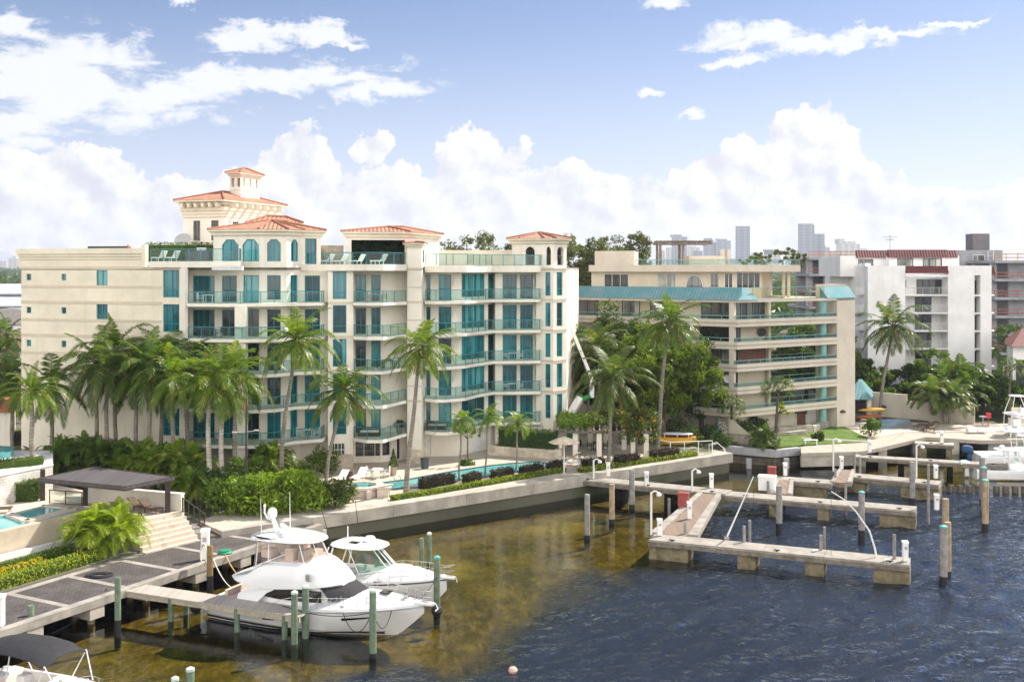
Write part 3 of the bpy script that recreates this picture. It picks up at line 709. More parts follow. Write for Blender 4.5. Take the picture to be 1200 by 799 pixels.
def window(parent, a, b, u0, u1, z0, z1, mu=(), mz=(), fm=None, pm=None, dep=.14, fr=.07, name='window', ch=0.0):
    a, b = Vector(a[:2]), Vector(b[:2]); d = (b-a).normalized(); n = Vector((d.y, -d.x)); rz = math.atan2(d.y, d.x)
    fm = fm or TEALF; pm = pm or TEALP
    def at(u, z, o): q = a+d*u-n*o; return Vector((q.x, q.y, z))
    m = MB()
    W_, H_ = u1-u0, z1-z0
    for z in (z0+fr/2, z1-fr/2): m.box(at((u0+u1)/2, z, dep), (W_, .09, fr), rz)
    for u in (u0+fr/2, u1-fr/2): m.box(at(u, (z0+z1)/2, dep), (fr, .09, H_-2*fr), rz)
    for f in mu: m.box(at(u0+W_*f, (z0+z1)/2, dep), (fr*.8, .08, H_-2*fr), rz)
    for f in mz: m.box(at((u0+u1)/2, z0+H_*f, dep), (W_-2*fr, .084, fr*.8), rz)
    if ch:   # corners cut off into an octagonal head
        for s in (0, 1):
            for o, zt in ((0, z1), ):
                ue = u0 if s == 0 else u1; sg = 1 if s == 0 else -1
                A = at(ue, zt, -.012); B = at(ue+sg*ch*W_, zt, -.012); Cc = at(ue, zt-ch*W_*1.1, -.012)
                m.m = 1; m.add([A, B, Cc, A+Vector((-n.x, -n.y, 0))*.1, B+Vector((-n.x, -n.y, 0))*.1, Cc+Vector((-n.x, -n.y, 0))*.1], [(0,2,1) if s == 0 else (0,1,2), (1,2,5,4)]); m.m = 0
    w = m.build(name, [fm, ch and parent.get('_w') or IVORY], parent)
    MB().box(at((u0+u1)/2, (z0+z1)/2, dep+.03), (W_-.02, .03, H_-.02), rz).build('pane', pm, w)
    return w
def rail_along(m, mg, pts, z, h=1.05, step=1.45, post=.05, gm=True):
    """teal posts and top rail in m, glass panels in mg, along plan points"""
    for p, q in zip(pts[:-1], pts[1:]):
        p, q = Vector(p[:2]), Vector(q[:2]); L = (q-p).length
        if L < .15: continue
        d = (q-p)/L; rz = math.atan2(d.y, d.x); k = max(1, round(L/step)); c = (p+q)/2
        m.box((c.x, c.y, z+h), (L+.04, .07, .06), rz); m.box((c.x, c.y, z+.08), (L, .04, .04), rz)
        for i in range(k+1):
            e = p+d*L*i/k; m.box((e.x, e.y, z+h/2), (post, post+.006, h-.06), rz)
        if gm: mg.box((c.x, c.y, z+h/2+.04), (L-.06, .016, h-.16), rz)
def balcony(parent, outline, front, z, th=.28, mat=None, inset=.1, h=1.05):
    """slab polygon with its railing along the front points"""
    s = MB().prism(outline, z-th, z).build('balcony', mat or IVORY, parent)
    cx = sum(q[0] for q in outline)/len(outline); cy = sum(q[1] for q in outline)/len(outline)
    fr = []
    for q in front:
        v = Vector((cx-q[0], cy-q[1])); fr.append(Vector(q[:2])+v.normalized()*inset)
    m, g = MB(), MB(); rail_along(m, g, fr, z, h)
    r = m.build('railing', TEALF, s); g.build('glass_panel', RAILG, s)
    return s

# ------------------------------------------------------------------ the condominium
FL = [1.8, 4.6, 7.7, 10.8, 13.9, 17.0, 20.2]
P = dict(a0=XY(25,102), a1=XY(219,96.6), r0=XY(222,99), r1=XY(283,98.6), r2=XY(305,98.2), r3=XY(336,98.6), r4=XY(352,100.4), r5=XY(384,100.4),
         c0=XY(384.3,99), c1=XY(414,99.4), d0=XY(414.3,101.8), d1=XY(447,102.2), d2=XY(477,103.8), e0=XY(477.3,101.8), e1=XY(494,101.6), e2=XY(498,105.4),
         f1=XY(536,105.6), f2=XY(582,111), f3=XY(628,111.4), g0=XY(628.3,110.2), g1=XY(648,109.3), g2=XY(664,111), g3=XY(678,127), k0=XY(40,125))
condo = thing('condominium', 'large cream condominium with teal glass balconies and terracotta tile roofs', 'building', (*P['c0'], 1.8))
ops = {}
def addop(seg, px0, px1, z0, z1): a, b = P[seg[0]], P[seg[1]]; ops.setdefault(seg, []).append((u_px(a, b, px0), u_px(a, b, px1), z0, z1))
wins = []
def win(seg, px0, px1, z0, z1, **kw):
    addop(seg, px0, px1, z0, z1); wins.append((seg, px0, px1, z0, z1, kw))
A, R0_, R1_, R2_, R3_, R4_ = ('a0','a1'), ('r0','r1'), ('r1','r2'), ('r2','r3'), ('r3','r4'), ('r4','r5')
Cc, D0, D1, E0, F0, F1_, F2_, G0, G1 = ('c0','c1'), ('d0','d1'), ('d1','d2'), ('e0','e1'), ('e2','f1'), ('f1','f2'), ('f2','f3'), ('g0','g1'), ('g1','g2')
rr = random.Random(3)
for i in range(1, 6):
    z = FL[i]
    if i >= 2:
        win(A, 31, 36.5, z+2.0, z+2.6); win(A, 72, 77.5, z+2.0, z+2.6)
    if i >= 3: win(A, 113, 126, z+1.35, z+3.02, mu=(.5,))
    win(A, 191, 211, z+.5, z+3.0, mu=(.5,), mz=(.3,))
    dk = DARKP if i < 5 else TEALP
    win(R0_, 226, 251.5, z+.02, z+2.45, mu=(.25,.5,.75)); win(R0_, 260, 277.5, z+.02, z+2.45, mu=(.5,), pm=dk if i in (2,3,4) else TEALP)
    win(R1_, 285, 303.5, z+.02, z+2.5, mu=(.5,), pm=dk); win(R2_, 313, 329, z+.25 if i == 5 else z+.02, z+2.5, mu=() if i == 5 else (.5,), pm=dk if i != 1 else TEALP)
    win(R3_, 340.5, 349, z+.02, z+2.5); win(R4_, 357, 375, z+.02, z+2.45, mu=(.5,))
    win(Cc, 390, 406, z+.3, z+2.85, mz=(.24,))
    win(D0, 416.5, 429, z+.02, z+2.5, mu=(.5,), pm=dk if i in (3,4) else TEALP); win(D0, 435, 446, z+.02, z+2.5, mu=(.5,))
    win(F0, 499.5, 504.5, z+.02, z+2.5); win(F0, 514, 529, z+.02, z+2.5, mu=(.5,), pm=DARKP if i == 3 else TEALP)
    win(F1_, 541, 568, z+.3, z+2.6, mu=(.33,.66), mz=(.2,)); win(F1_, 572, 579.5, z+.02, z+2.6, pm=DARKP if i in (2,4) else TEALP)
    if i > 1 or True:
        win(F2_, 589, 605.5, z+.02, z+2.5, mu=(.33,.66)); win(F2_, 609.5, 624.5, z+.02, z+2.5, mu=(.4,))
    win(G0, 639, 645, z+.35, z+2.75, mz=(.3,)); win(G1, 652.5, 659.3, z+.35, z+2.75, mz=(.3,))
# ground floor
GR = pmat('white_window_frame', (.72, .71, .68), .5, .05, 2)
win(Cc, 388, 404, 2.3, 4.1, mu=(.25,.5,.75), mz=(.33,.66), fm=GR, pm=DARKP)
win(D0, 416, 446, 2.35, 4.35, mu=(.35,.78), fm=GR, pm=DARKP); win(D1, 448, 458, 2.35, 4.35, fm=GR, pm=DARKP); win(D1, 465, 469.5, 1.85, 4.1, fm=GR, pm=DARKP)
win(F0, 499, 505, 1.85, 4.1, fm=IVORY, pm=WHITE, name='door')
win(F1_, 551, 575, 1.85, 4.2, mu=(.5,), fm=WHITE, pm=WHITE, name='garage_door'); 
TOPZ = dict(a=22.0)
m = MB(); wall(m, P['a0'], P['a1'], 1.5, 20.19, ops.get(A, ())); m.build('side_wall', CREAM, condo)
m = MB()
segs = [ ('a1','r0'), R0_, R1_, R2_, R3_, R4_, ('r5','c0'), Cc, ('c1','d0'), D0, D1, ('d2','e0'), E0, ('e1','e2'), F0, F1_, F2_, ('f3','g0'), G0, G1, ('g2','g3'), ('g3','k0'), ('k0','a0')]
for sg in segs:
    wall(m, P[sg[0]], P[sg[1]], 1.5, 20.19, ops.get(sg, ()))
m.build('wall', IVORY, condo)
rp = [P[k] for k in ('a0','a1','r0','r1','r2','r3','r4','r5','c0','c1','d0','d1','d2','e0','e1','e2','f1','f2','f3','g0','g1','g2','g3','k0')]
MB().prism(rp, 19.95, 20.18).build('roof_deck', PAVE, condo)
for seg, px0, px1, z0, z1, kw in wins:
    a, b = P[seg[0]], P[seg[1]]; window(condo, a, b, u_px(a, b, px0), u_px(a, b, px1), z0, z1, **kw)
# beige string courses and cornice on the plain left wall; thinner ones elsewhere
def course(m, a, b, z0, z1, pr): MB().obox(a, b, pr+.02, z0, z1, pr/2-.006).build('string_course', BAND, condo)
a, b = P['a0'], P['a1']; da = (b-a).normalized()
for i in (3, 4, 5): course(0, a, a+da*u_px(a, b, 189.5), FL[i]-.16, FL[i]+.12, .05); course(0, a, a+da*u_px(a, b, 189.5), FL[i]+1.32, FL[i]+1.56, .05)
course(0, a, b, 20.05, 20.3, .05)
for i in (2, 3, 4, 5):
    for s0, s1 in (('c0','c1'), ('e0','e1'), ('g0','g1'), ('g1','g2')): course(0, P[s0], P[s1], FL[i]-.14, FL[i]+.06, .045)
    course(0, P['e0'], P['e1'], FL[i]+1.3, FL[i]+1.42, .045)
for s0, s1 in (('c0','c1'), ('e0','e1'), ('g0','g1'), ('g1','g2')): course(0, P[s0], P[s1], 20.0, 20.2, .07)
# left roof parapet with its flared cornice
m = MB(); ac = a; bc = a+da*u_px(a, b, 170)
wall(m, ac, bc, 20.19, 21.5); nA = Vector((da.y, -da.x))
for k, (z0, z1, pr) in enumerate(((20.95,21.2,.10), (21.2,21.45,.22), (21.45,21.95,.36))): m.obox(ac-da*pr, bc+da*.0, .5, z0, z1, -.25+pr)
m.obox(bc-da*.15, bc+da*.25, .5, 20.2, 22.25, .1)
m.obox(ac-da*.1, ac-da*.1-nA*6, .4, 20.2, 21.95, 0)
m.build('parapet', CREAM, condo)
# ground floor stone base and white ground wall
STONE = brickmat('cream_stone_cladding', (.55,.47,.36), (.66,.58,.46), (.5,.44,.36), 1, .8, .4, vertical=True, ms=.01)
for s0, s1 in (('c0','c1'), ('e0','e1')): MB().obox(P[s0], P[s1], .1, 1.78, 3.1, .052).build('stone_base', STONE, condo)

# corner pier, floors 1 to 5, and the piers between bays
m = MB(); p = XY(281.5, 94.9); m.box((p.x, p.y+.4, (1.5+16.7)/2), (.95, .8, 16.7-1.5), -.05); m.build('column', IVORY, condo)
m = MB(); p = XY(584, 110.2); m.box((p.x, p.y+.2, (1.5+20.0)/2), (.75, 1.1, 18.5), .1); m.build('column', IVORY, condo)
m = MB(); p = XY(216, 96.6); m.obox(XY(213,96.95), XY(219.6,96.4), .3, 1.5, 20.2, .1); m.build('column', IVORY, condo)
# balconies
bB = [P['a1'], XY(219.5,95.9), XY(250,95.0), XY(283,94.6), XY(306,94.9), XY(322,95.4), XY(345,97.2), XY(378,98.5), XY(384,100.3), P['r4'], P['r3'], P['r2'], P['r1'], P['r0']]
bB5 = [P['a1'], XY(219.5,95.9), XY(250,95.4), XY(281,95.2), XY(284,95.2), XY(306,96.0), XY(322,96.2), XY(345,97.6), XY(378,98.5), XY(384,100.3), P['r4'], P['r3'], P['r2'], P['r1'], P['r0']]
def bD(i):
    k = 0 if i == 5 else 1
    return [P['c1'], XY(414,98.9), XY(430,98.2-.4*k), XY(449,98.3-.5*k), XY(476.5,101.3+(.6*k)), XY(477,103.7), P['d1'], P['d0']]
def bF(i):
    k = 0 if i == 5 else 1
    return [P['e2'], XY(497.6,103.3), XY(510,102.9-.5*k), XY(522,102.9-.5*k), XY(545,103.8), XY(560,106.6), XY(577,108.9), XY(604,109.4-.3*k), XY(633,109.4), XY(635,110.4), P['g0'], P['f3'], P['f2'], P['f1']]
for i in range(1, 6):
    o = bB5 if i == 5 else bB
    balcony(condo, o, o[1:(9 if i == 5 else 8)] + [o[9 if i == 5 else 8]+Vector((-.2, -.3))], FL[i])
    o = bD(i); balcony(condo, o, o[1:5], FL[i])
    o = bF(i); balcony(condo, o, o[1:10], FL[i])
# top terraces: thick fascias and railings
def terrace(outline, front, z0, z1, h=1.08): 
    balcony(condo, outline, front, z1, z1-z0, IVORY, .12, h)
tB = [P['a1']+(P['a0']-P['a1']).normalized()*3.75, P['a1']+nA*.25+(P['a0']-P['a1']).normalized()*3.75, XY(219.5,96.3), XY(250,95.5), XY(282,95.2), XY(284,97.5), P['r1'], P['r0']]
terrace(tB, tB[1:6], 20.2, 20.75)
tC = [P['r4'], XY(353,100.2), XY(376,99.2), XY(384.5,98.8), XY(414,98.9), XY(430,98.0), XY(449,98.1), XY(476.5,101.3), P['d2'], P['d0'], P['c0']]
terrace(tC, tC[2:8], 19.9, 20.48)
tF = [P['e2'], XY(497.6,103.3), XY(510,102.6), XY(522,102.6), XY(530,103.0), XY(547,103.2), XY(561,106.4), XY(577,108.7), XY(604,109.0), XY(633,109.1), XY(635,110.4), P['g0'], P['f3'], P['f2'], P['f1']]
terrace(tF, tF[1:11], 19.75, 20.4)
# awning box on the left terrace front
MB().obox(XY(250,95.2), XY(285,94.8), .5, 19.95, 20.3, .1).build('awning_box', pmat('pale_metal', (.6,.6,.6), .4, .1, 2), condo)
# octagonal front pavilion
def eave_roof(poly, z, apex, name='roof', over=.55, fas=.32, wallm=None):
    c = Vector((sum(q[0] for q in poly)/len(poly), sum(q[1] for q in poly)/len(poly)))
    out = [q+(q-c).normalized()*over for q in poly]; mid = [q+(q-c).normalized()*over*.45 for q in poly]
    r = MB().hip([q+(q-c).normalized()*.1 for q in out], z+.004, apex).build(name, TILE, condo)
    m = MB().prism(out, z-fas*.6, z); m.prism(mid, z-fas*1.6, z-fas*.62); m.build('cornice', CREAM, r)
    # round ridge caps of tile
    m = MB(); r0, r1 = [Vector(q) for q in apex]
    for q in out:
        e = r0 if (r0.xy-q).length < (r1.xy-q).length else r1
        m.tube([(q.x, q.y, z+.06), (e.x, e.y, e.z+.05)], .11, 6)
    if (r0-r1).length > .1: m.tube([r0+Vector((0,0,.05)), r1+Vector((0,0,.05))], .11, 6)
    m.build('ridge_tiles', TILE, r)
    return r
pv = [XY(250,98.9), XY(305,97.6), XY(336,98.0), XY(352,100.2), XY(376,101.2), XY(372,110), XY(262,110)]
pz0, pz1 = 20.19, 23.4
po = {0: [(260,279.5,.62),(284,303.5,.62)], 1: [(313,329,.62)], 2: [(341,349.5,.5)], 3: [(357.5,371,0)]}
m = MB(); todo = []
for k in range(len(pv)):
    p, q = pv[k], pv[(k+1) % len(pv)]; oo = []
    for x0, x1, ch in po.get(k, ()):
        u0, u1 = u_px(p, q, x0), u_px(p, q, x1); zz = (20.75, 22.75) if ch else (20.5, 22.9); oo.append((u0, u1, *zz)); todo.append((p, q, u0, u1, *zz, ch))
    wall(m, p, q, pz0, pz1, oo, .2)
m.build('pavilion_wall', IVORY, condo)
for p, q, u0, u1, z0, z1, ch in todo: window(condo, p, q, u0, u1, z0, z1, mu=(.5,) if u1-u0 > 1.3 else (), ch=.28 if ch else 0, dep=.12)
eave_roof(pv, pz1+.25, (D(318,258,103.5), D(345,260,106.0)))
pv2 = [XY(292,104.5), XY(352,104.5), XY(350,112), XY(296,112)]
MB().prism(pv2, 20.2, 24.3).build('pavilion_wall', IVORY, condo); eave_roof(pv2, 24.5, (D(312,253.6,107), D(335,254.2,108)), over=.5)
# tall stair tower with bracketed eaves and cupola
tw0 = XY(215,113.2); tw1 = XY(264,111.4); tdir = Vector((.335,.942)); tw2 = tw1+tdir*10.2; tw3 = tw0+tdir*10.2
tz1 = 27.0
m = MB(); tod = []
GRILLE = brickmat('grey_window_grille', (.16,.16,.15), (.20,.20,.19), (.07,.07,.07), 1, .28, .28, vertical=True, offs=0)
for p, q, lst in ((tw0, tw1, ((226.5,234.5),(247.5,256))), (tw1, tw2, ((272.5,279.5),)), (tw2, tw3, ()), (tw3, tw0, ())):
    oo = [(u_px(p, q, x0), u_px(p, q, x1), 23.0 if q is tw1 else 23.4, 25.1 if q is tw1 else 25.0) for x0, x1 in lst]
    wall(m, p, q, 20.15, tz1, oo, .15); tod += [(p, q, *o) for o in oo]
m.build('tower_wall', IVORY, condo)
for p, q, u0, u1, z0, z1 in tod: window(condo, p, q, u0, u1, z0, z1, fm=GRILLE, pm=GRILLE, dep=.08, mu=(.33,.66))
m = MB(); tc = (tw0+tw2)/2
for pr, z0, z1 in ((.12,25.45,25.75), (.2,25.75,26.1), (.32,26.1,26.45)):
    m.prism([q+(q-tc).normalized()*pr*1.3 for q in (tw0, tw1, tw2, tw3)], z0+.002, z1)
m.prism([q+(q-tc).normalized()*.06 for q in (tw0, tw1, tw2, tw3)], 22.35, 22.6)
for p, q, nb in ((tw0, tw1, 6), (tw1, tw2, 7)):
    d = (q-p).normalized(); n = Vector((d.y, -d.x)); Lx = (q-p).length
    for k in range(nb): e = p+d*(Lx*(k+.5)/nb)+n*.5; m.box((e.x, e.y, 26.65), (.3, .95, .4), math.atan2(d.y, d.x))
m.build('bracket_frieze', CREAM, condo)
ap = D(281, 225, 117); cc = (tw1+tw2)/2*.35+(tw0+tw3)/2*.65
eave_roof([tw0, tw1, tw2, tw3], tz1+.2, ((tc.x-.6, tc.y-1.8, 28.3), (tc.x+.6, tc.y+1.8, 28.3)), over=1.15)
cu0 = XY(269.5,116.6); cu1 = XY(282.5,116.1); dl = (cu1-cu0).length; cu2 = cu1+tdir*3.6; cu3 = cu0+tdir*3.6; cuc = (cu0+cu2)/2
CUZ = 31.55-1.35
m = MB()
for p, q, nn in ((cu0, cu1, 2), (cu1, cu2, 3), (cu2, cu3, 2), (cu3, cu0, 3)):
    Lx = (q-p).length; g = Lx/(nn*2+1)*1.0; oo = []
    for k in range(nn): u = Lx*(k+.5)/nn; oo.append((u-.2, u+.2, 28.9, 29.85))
    wall(m, p, q, 27.6, CUZ, oo, .3)
m.prism([q+(q-cuc).normalized()*.08 for q in (cu0, cu1, cu2, cu3)], 28.55, 28.7)
m.build('cupola_wall', IVORY, condo)
MB().prism([cuc+(q-cuc)*.55 for q in (cu0, cu1, cu2, cu3)], 28.72, 28.75).build('cupola_floor', IVORY, condo)
eave_roof([cu0, cu1, cu2, cu3], CUZ+.22, ((cuc.x, cuc.y, CUZ+.85), (cuc.x, cuc.y, CUZ+.85)), over=.62, fas=.22)
# pavilion over the middle terrace, with a living green wall
dv = [XY(405,103.6), XY(477,104.6), XY(514,111.5), XY(420,112.5)]
m = MB(); wall(m, dv[1], dv[2], 20.2, 23.4); wall(m, dv[2], dv[3], 20.2, 23.4); wall(m, dv[3], dv[0], 20.2, 23.4)
d = (dv[1]-dv[0]).normalized(); m.obox(dv[0], dv[1], .4, 22.85, 23.4, -.2); m.obox(dv[0], dv[0]+d*.55, .5, 20.4, 22.85, -.25); m.obox(dv[1]-d*.2, dv[1], .5, 20.4, 22.85, -.25)
m.build('pavilion_wall', IVORY, condo)
GWALL = leafmat('green_wall_leaves', (.006,.02,.005), (.02,.06,.012), .1)
eave_roof(dv, 23.65, (D(455,266,107.5), D(472,266,108.6)), over=.6)
ev = [XY(478,101.9), XY(498,101.7), XY(499,104.4), XY(478.5,104.4)]
MB().prism([P['e0'], P['e1'], P['e2'], P['d2']], 20.19, 22.35).build('pilaster_head', IVORY, condo)
eave_roof([P['e0'], P['e1'], P['e2'], P['d2']], 22.5, (D(487,284,103.2), D(490,284,103.4)), over=.55, fas=.22)
m = MB(); q0, q1 = P['e1'], P['e2']; window(condo, q0, q1, 1.6, 2.5, 20.7, 21.9, ch=.3, dep=-.02)
# stone clad chimney wall on the terrace and the far parapet
MB().obox(XY(372,103), XY(402,103), .5, 20.3, 22.3).build('stone_wall', brickmat('ledger_stone', (.30,.25,.19), (.42,.36,.28), (.2,.17,.13), 1, .5, .12, vertical=True), condo)
MB().obox(XY(515,117), XY(602,118), .4, 20.1, 22.1).build('parapet', CREAM, condo)
# octagonal corner turret
tcx = XY(632,113.2); octp = []
for px, Y in ((600,112.6),(613,111.0),(637,110.3),(649,110.0),(664,111.6),(664,115.2),(650,117),(612,117)): octp.append(XY(px, Y))
m = MB(); 
for k in range(8):
    p, q = octp[k], octp[(k+1) % 8]; oo = []
    for kk, x0, x1 in ((1,615.5,626.5),(2,640,645.5),(3,653,660.5)):
        if kk == k: u0, u1 = u_px(p, q, x0), u_px(p, q, x1); oo.append((u0, u1, 20.45, 22.35))
    wall(m, p, q, 20.19, 23.0, oo, .35)
m.build('turret_wall', IVORY, condo)
m = MB()
def arch(m, p, q, x0, x1, z, rise=.45):
    u0, u1 = u_px(p, q, x0), u_px(p, q, x1); d = (q-p).normalized(); n = Vector((d.y, -d.x)); K = 7
    for k in range(K):
        s0, s1 = k/K, (k+1)/K; h0 = math.sin(math.pi*s0)**.6*rise; h1 = math.sin(math.pi*s1)**.6*rise
        A_ = [p+d*(u0+(u1-u0)*s0), p+d*(u0+(u1-u0)*s1)]
        f = [(A_[0].x+n.x*.004, A_[0].y+n.y*.004, z-rise+h0), (A_[1].x+n.x*.004, A_[1].y+n.y*.004, z-rise+h1), (A_[1].x+n.x*.004, A_[1].y+n.y*.004, z+.02), (A_[0].x+n.x*.004, A_[0].y+n.y*.004, z+.02)]
        bk = [(x-n.x*.3, y-n.y*.3, zz) for x, y, zz in f]
        m.add(f+bk, [(0,1,2,3), (0,4,5,1)])
arch(m, octp[1], octp[2], 615.5, 626.5, 22.35); arch(m, octp[2], octp[3], 640, 645.5, 22.35); arch(m, octp[3], octp[4], 653, 660.5, 22.35)
m.build('arch_head', CREAM, condo)
for k, x0, x1 in ((1,616,626),(2,640,645.5),(3,653,660.5)):
    p, q = octp[k], octp[k+1]; g = MB(); u0, u1 = u_px(p, q, x0), u_px(p, q, x1); d = (q-p).normalized(); e0, e1 = p+d*u0-Vector((d.y,-d.x))*.2, p+d*u1-Vector((d.y,-d.x))*.2
    m2 = MB(); rail_along(m2, g, [e0, e1], 20.4, 1.0); m2.build('railing', TEALF, condo)
eave_roof(octp, 23.2, (D(632,272.5,113.6), D(632,272.5,113.6)), over=.6)
# wall lamps, roof dish and small fittings
LAMP = pmat('pale_lamp_glass', (.8,.8,.76), .3, .02)
for i in (2, 3, 4, 5):
    for px, Y in ((283.0,98.45),(533,105.45),(625.8,111.2)):
        p = XY(px, Y); MB().bev((p.x, p.y-.08, FL[i]+1.75), (.16,.14,.5), .03).build('wall_lamp', LAMP, condo)
# ------------------------------------------------------------------ second building: cream terraces with turquoise trim
SAND = pmat('sand_stucco', (.60, .535, .44), .88, .07, .5, .15, 20, streak=.14)
YELW = pmat('yellow_stucco', (.60, .535, .41), .88, .06, .5, .1, 20, streak=.08)
TURQ = pmat('turquoise_paint', (.19, .38, .34), .5, .12, 1.5)
def seammat(name, col):
    m = bpy.data.materials.new(name); m.use_nodes = True; t = NT(m.node_tree); bs = t.N['Principled BSDF']
    uv = t.new('ShaderNodeUVMap').outputs[0]; sp = t.new('ShaderNodeSeparateXYZ'); t.L.new(uv, sp.inputs[0])
    u = t.m('FRACT', t.m('MULTIPLY', sp.outputs[0], 2.4)); rib = t.ss(t.m('ABSOLUTE', t.m('SUBTRACT', u, .5)), .38, .46)
    pos = t.new('ShaderNodeNewGeometry').outputs['Position']; n = t.noise(pos, .7, 5, .65)
    c = t.mix(t.ss(n, .35, .7), tuple(col)+(1,), (col[0]*1.5+.03, col[1]*1.1, col[2]*1.15, 1)); c = t.mix(t.m('MULTIPLY', rib, .5), c, (col[0]*.5, col[1]*.55, col[2]*.55, 1))
    t.L.new(c, bs.inputs['Base Color']); bs.inputs['Roughness'].default_value = .8; bs.inputs['Specular IOR Level'].default_value = .15
    b = t.new('ShaderNodeBump'); b.inputs['Strength'].default_value = .7; b.inputs['Distance'].default_value = .05; t.L.new(rib, b.inputs['Height']); t.L.new(b.outputs[0], bs.inputs['Normal'])
    return m
SEAM = seammat('turquoise_metal_roof', (.12, .29, .31))
mid = thing('terrace_building', 'cream six storey terrace building with turquoise metal roof band', 'building', (*XY(864,117), 1.7))
K = XY(864,117); Lf = XY(663,130); Rt = XY(1002,127.5); dl_ = (K-Lf).normalized(); dr_ = (Rt-K).normalized()
nl = Vector((dl_.y, -dl_.x)); nr = Vector((dr_.y, -dr_.x)); LR = (Rt-K).length; LL = (K-Lf).length
lev = [4.45, 6.92, 9.37, 11.80, 14.23]                 # fascia tops minus parapet: slab tops of floors 2..6
FAS = .78
def pl(s, o=0): return Lf+dl_*s-nl*o                   # along the left face, o inwards
def pr_(s, o=0): return K+dr_*s-nr*o
corner_in = lambda o: K-(nl+nr).normalized()*o/max(.3, (nl+nr).normalized().dot(nl))
Rb = pr_(LR, 16); Lb = pl(0, 16)
TOP = 16.7
# recessed inner walls and bays
BR = pmat('brown_timber_cladding', (.16,.07,.045), .7, .2, 2)
MIRR = pmat('dark_terrace_recess', (.05,.05,.045), .8, .2, 1)
sL = u_px(Lf, K, 820); sL0 = u_px(Lf, K, 820)
endw = u_px(K, Rt, 981)                                # solid end wall on the right
# body core
m = MB(); core = [pl(0, 2.2), pl(LL-1.0, 2.2), corner_in(2.4), pr_(1.5, 2.6), pr_(LR, 2.6), Rb, Lb]
m.prism([pl(0,2.2), corner_in(2.3), pr_(u_px(K,Rt,918), 2.6), pr_(u_px(K,Rt,918), 12), Lb], 1.4, TOP-.05); m.build('inner_wall', YELW, mid)
m = MB(); e0 = pr_(endw, 0); e1 = pr_(LR, 0)
m.prism([e0, e1, pr_(LR, 3.2), pr_(endw, 3.2)], 1.4, TOP-.002); m.prism([pr_(endw, 1.3), pr_(LR, 1.3), pr_(LR, 3.2), pr_(endw, 3.2)], TOP, TOP+1.55); m.build('end_wall', SAND, mid)
m = MB(); m.prism([pl(0,2.0), corner_in(2.0), pr_(LR-.2,2.0), Rb, Lb], TOP-.3, TOP); 
m.build('roof_slab', SAND, mid)
fl_px = [(827,853)]
for i, z in enumerate(lev):
    # left run of the balcony fascia starts further left on the upper floors
    x0 = [812, 803, 803, 803, 664][i] if i < 4 else 664
    x0 = {0:812, 1:803, 2:806, 3:806, 4:664}[i]
    a = pl(u_px(Lf, K, x0)); n_ = corner_in(.0)
    bal = MB(); bal.prism([a, K, pr_(endw), pr_(endw, 3.4), corner_in(2.6), a-nl*2.4], z-.12, z)
    bal.obox(a, K-dl_*.001, .18, z-.45, z+.34, -.09); bal.obox(K, pr_(endw), .18, z-.45, z+.34, -.09)
    b = bal.build('balcony', SAND, mid)
    m, g = MB(), MB(); rail_along(m, g, [a-nl*.1, corner_in(.1), pr_(endw, .1)], z+.30, .46, 1.8, .04)
    m.build('railing', TURQ, b); g.build('glass_panel', glassmat('terrace_glass', (.68,.80,.79), .12), b)
    # windows on the left face
    up = lev[i+1]-.5 if i < 4 else TOP-.35
    A0, A1 = pl(0, 2.19), corner_in(2.3)
    lst = {4: [(676,701,GREYP,2),(729,750,GREYP,2),(762,783,GREYP,2),(822,857,DARKP,3)], 3: [(820,859,DARKP,3)], 2: [(822,857,GREYP,3)], 1: [(824,857,GREYP,2)], 0: [(806,856,DARKP,4)]}[i]
    for x0_, x1_, pm_, k_ in lst:
        window(mid, A0, A1, u_px(A0, A1, x0_), u_px(A0, A1, x1_), z+.05, up, mu=[q/k_ for q in range(1, k_)], fm=DARKM, pm=pm_, dep=-.02, name='window')
    B0, B1 = corner_in(2.3), pr_(u_px(K, Rt, 918), 2.6)
    L_ = (B1-B0).length
    wset = {4: [(.05,.95,DARKP,5)], 3: [(.04,.22,DARKP,2)], 2: [(.03,.16,DARKP,2)], 1: [(.02,.14,DARKP,1)], 0: [(.02,.12,DARKP,1)]}[i]
    for u0, u1, pm_, k_ in wset: window(mid, B0, B1, L_*u0, L_*u1, z+.05, up, mu=[q/k_ for q in range(1, k_)], fm=DARKM, pm=pm_, dep=-.02)
    if i in (2,): 
        MB().obox(B0+(B1-B0)*.18, B1-(B1-B0)*.03, .06, z+.02, up, .06).build('timber_panel', BR, mid)
    # through terrace at the right end: floor, back rail and slim post
    m, g = MB(), MB(); rail_along(m, g, [pr_(u_px(K,Rt,920), 3.3), pr_(endw, 3.3)], z, .8, 2.0, .05); m.build('rear_railing', TURQ, mid)
    m = MB(); p = pr_(u_px(K,Rt,884+34), 2.2); m.box((p.x, p.y, (z+up)/2+.1), (.35,.35,up-z+.2), math.atan2(dr_.y, dr_.x)); m.build('post', SAND, mid)
    p = pl(LL-.55, .45); MB().box((p.x-.2, p.y, (z+up)/2+.15), (.55,.55,up-z+.3), math.atan2(dl_.y, dl_.x)).build('corner_post', SAND, mid)
p = pr_(u_px(K,Rt,970), .75)
MB().lathe((p.x, p.y, 0), [(.44, 1.5), (.44, 16.5)], 18).build('turquoise_column', TURQ, mid, True)
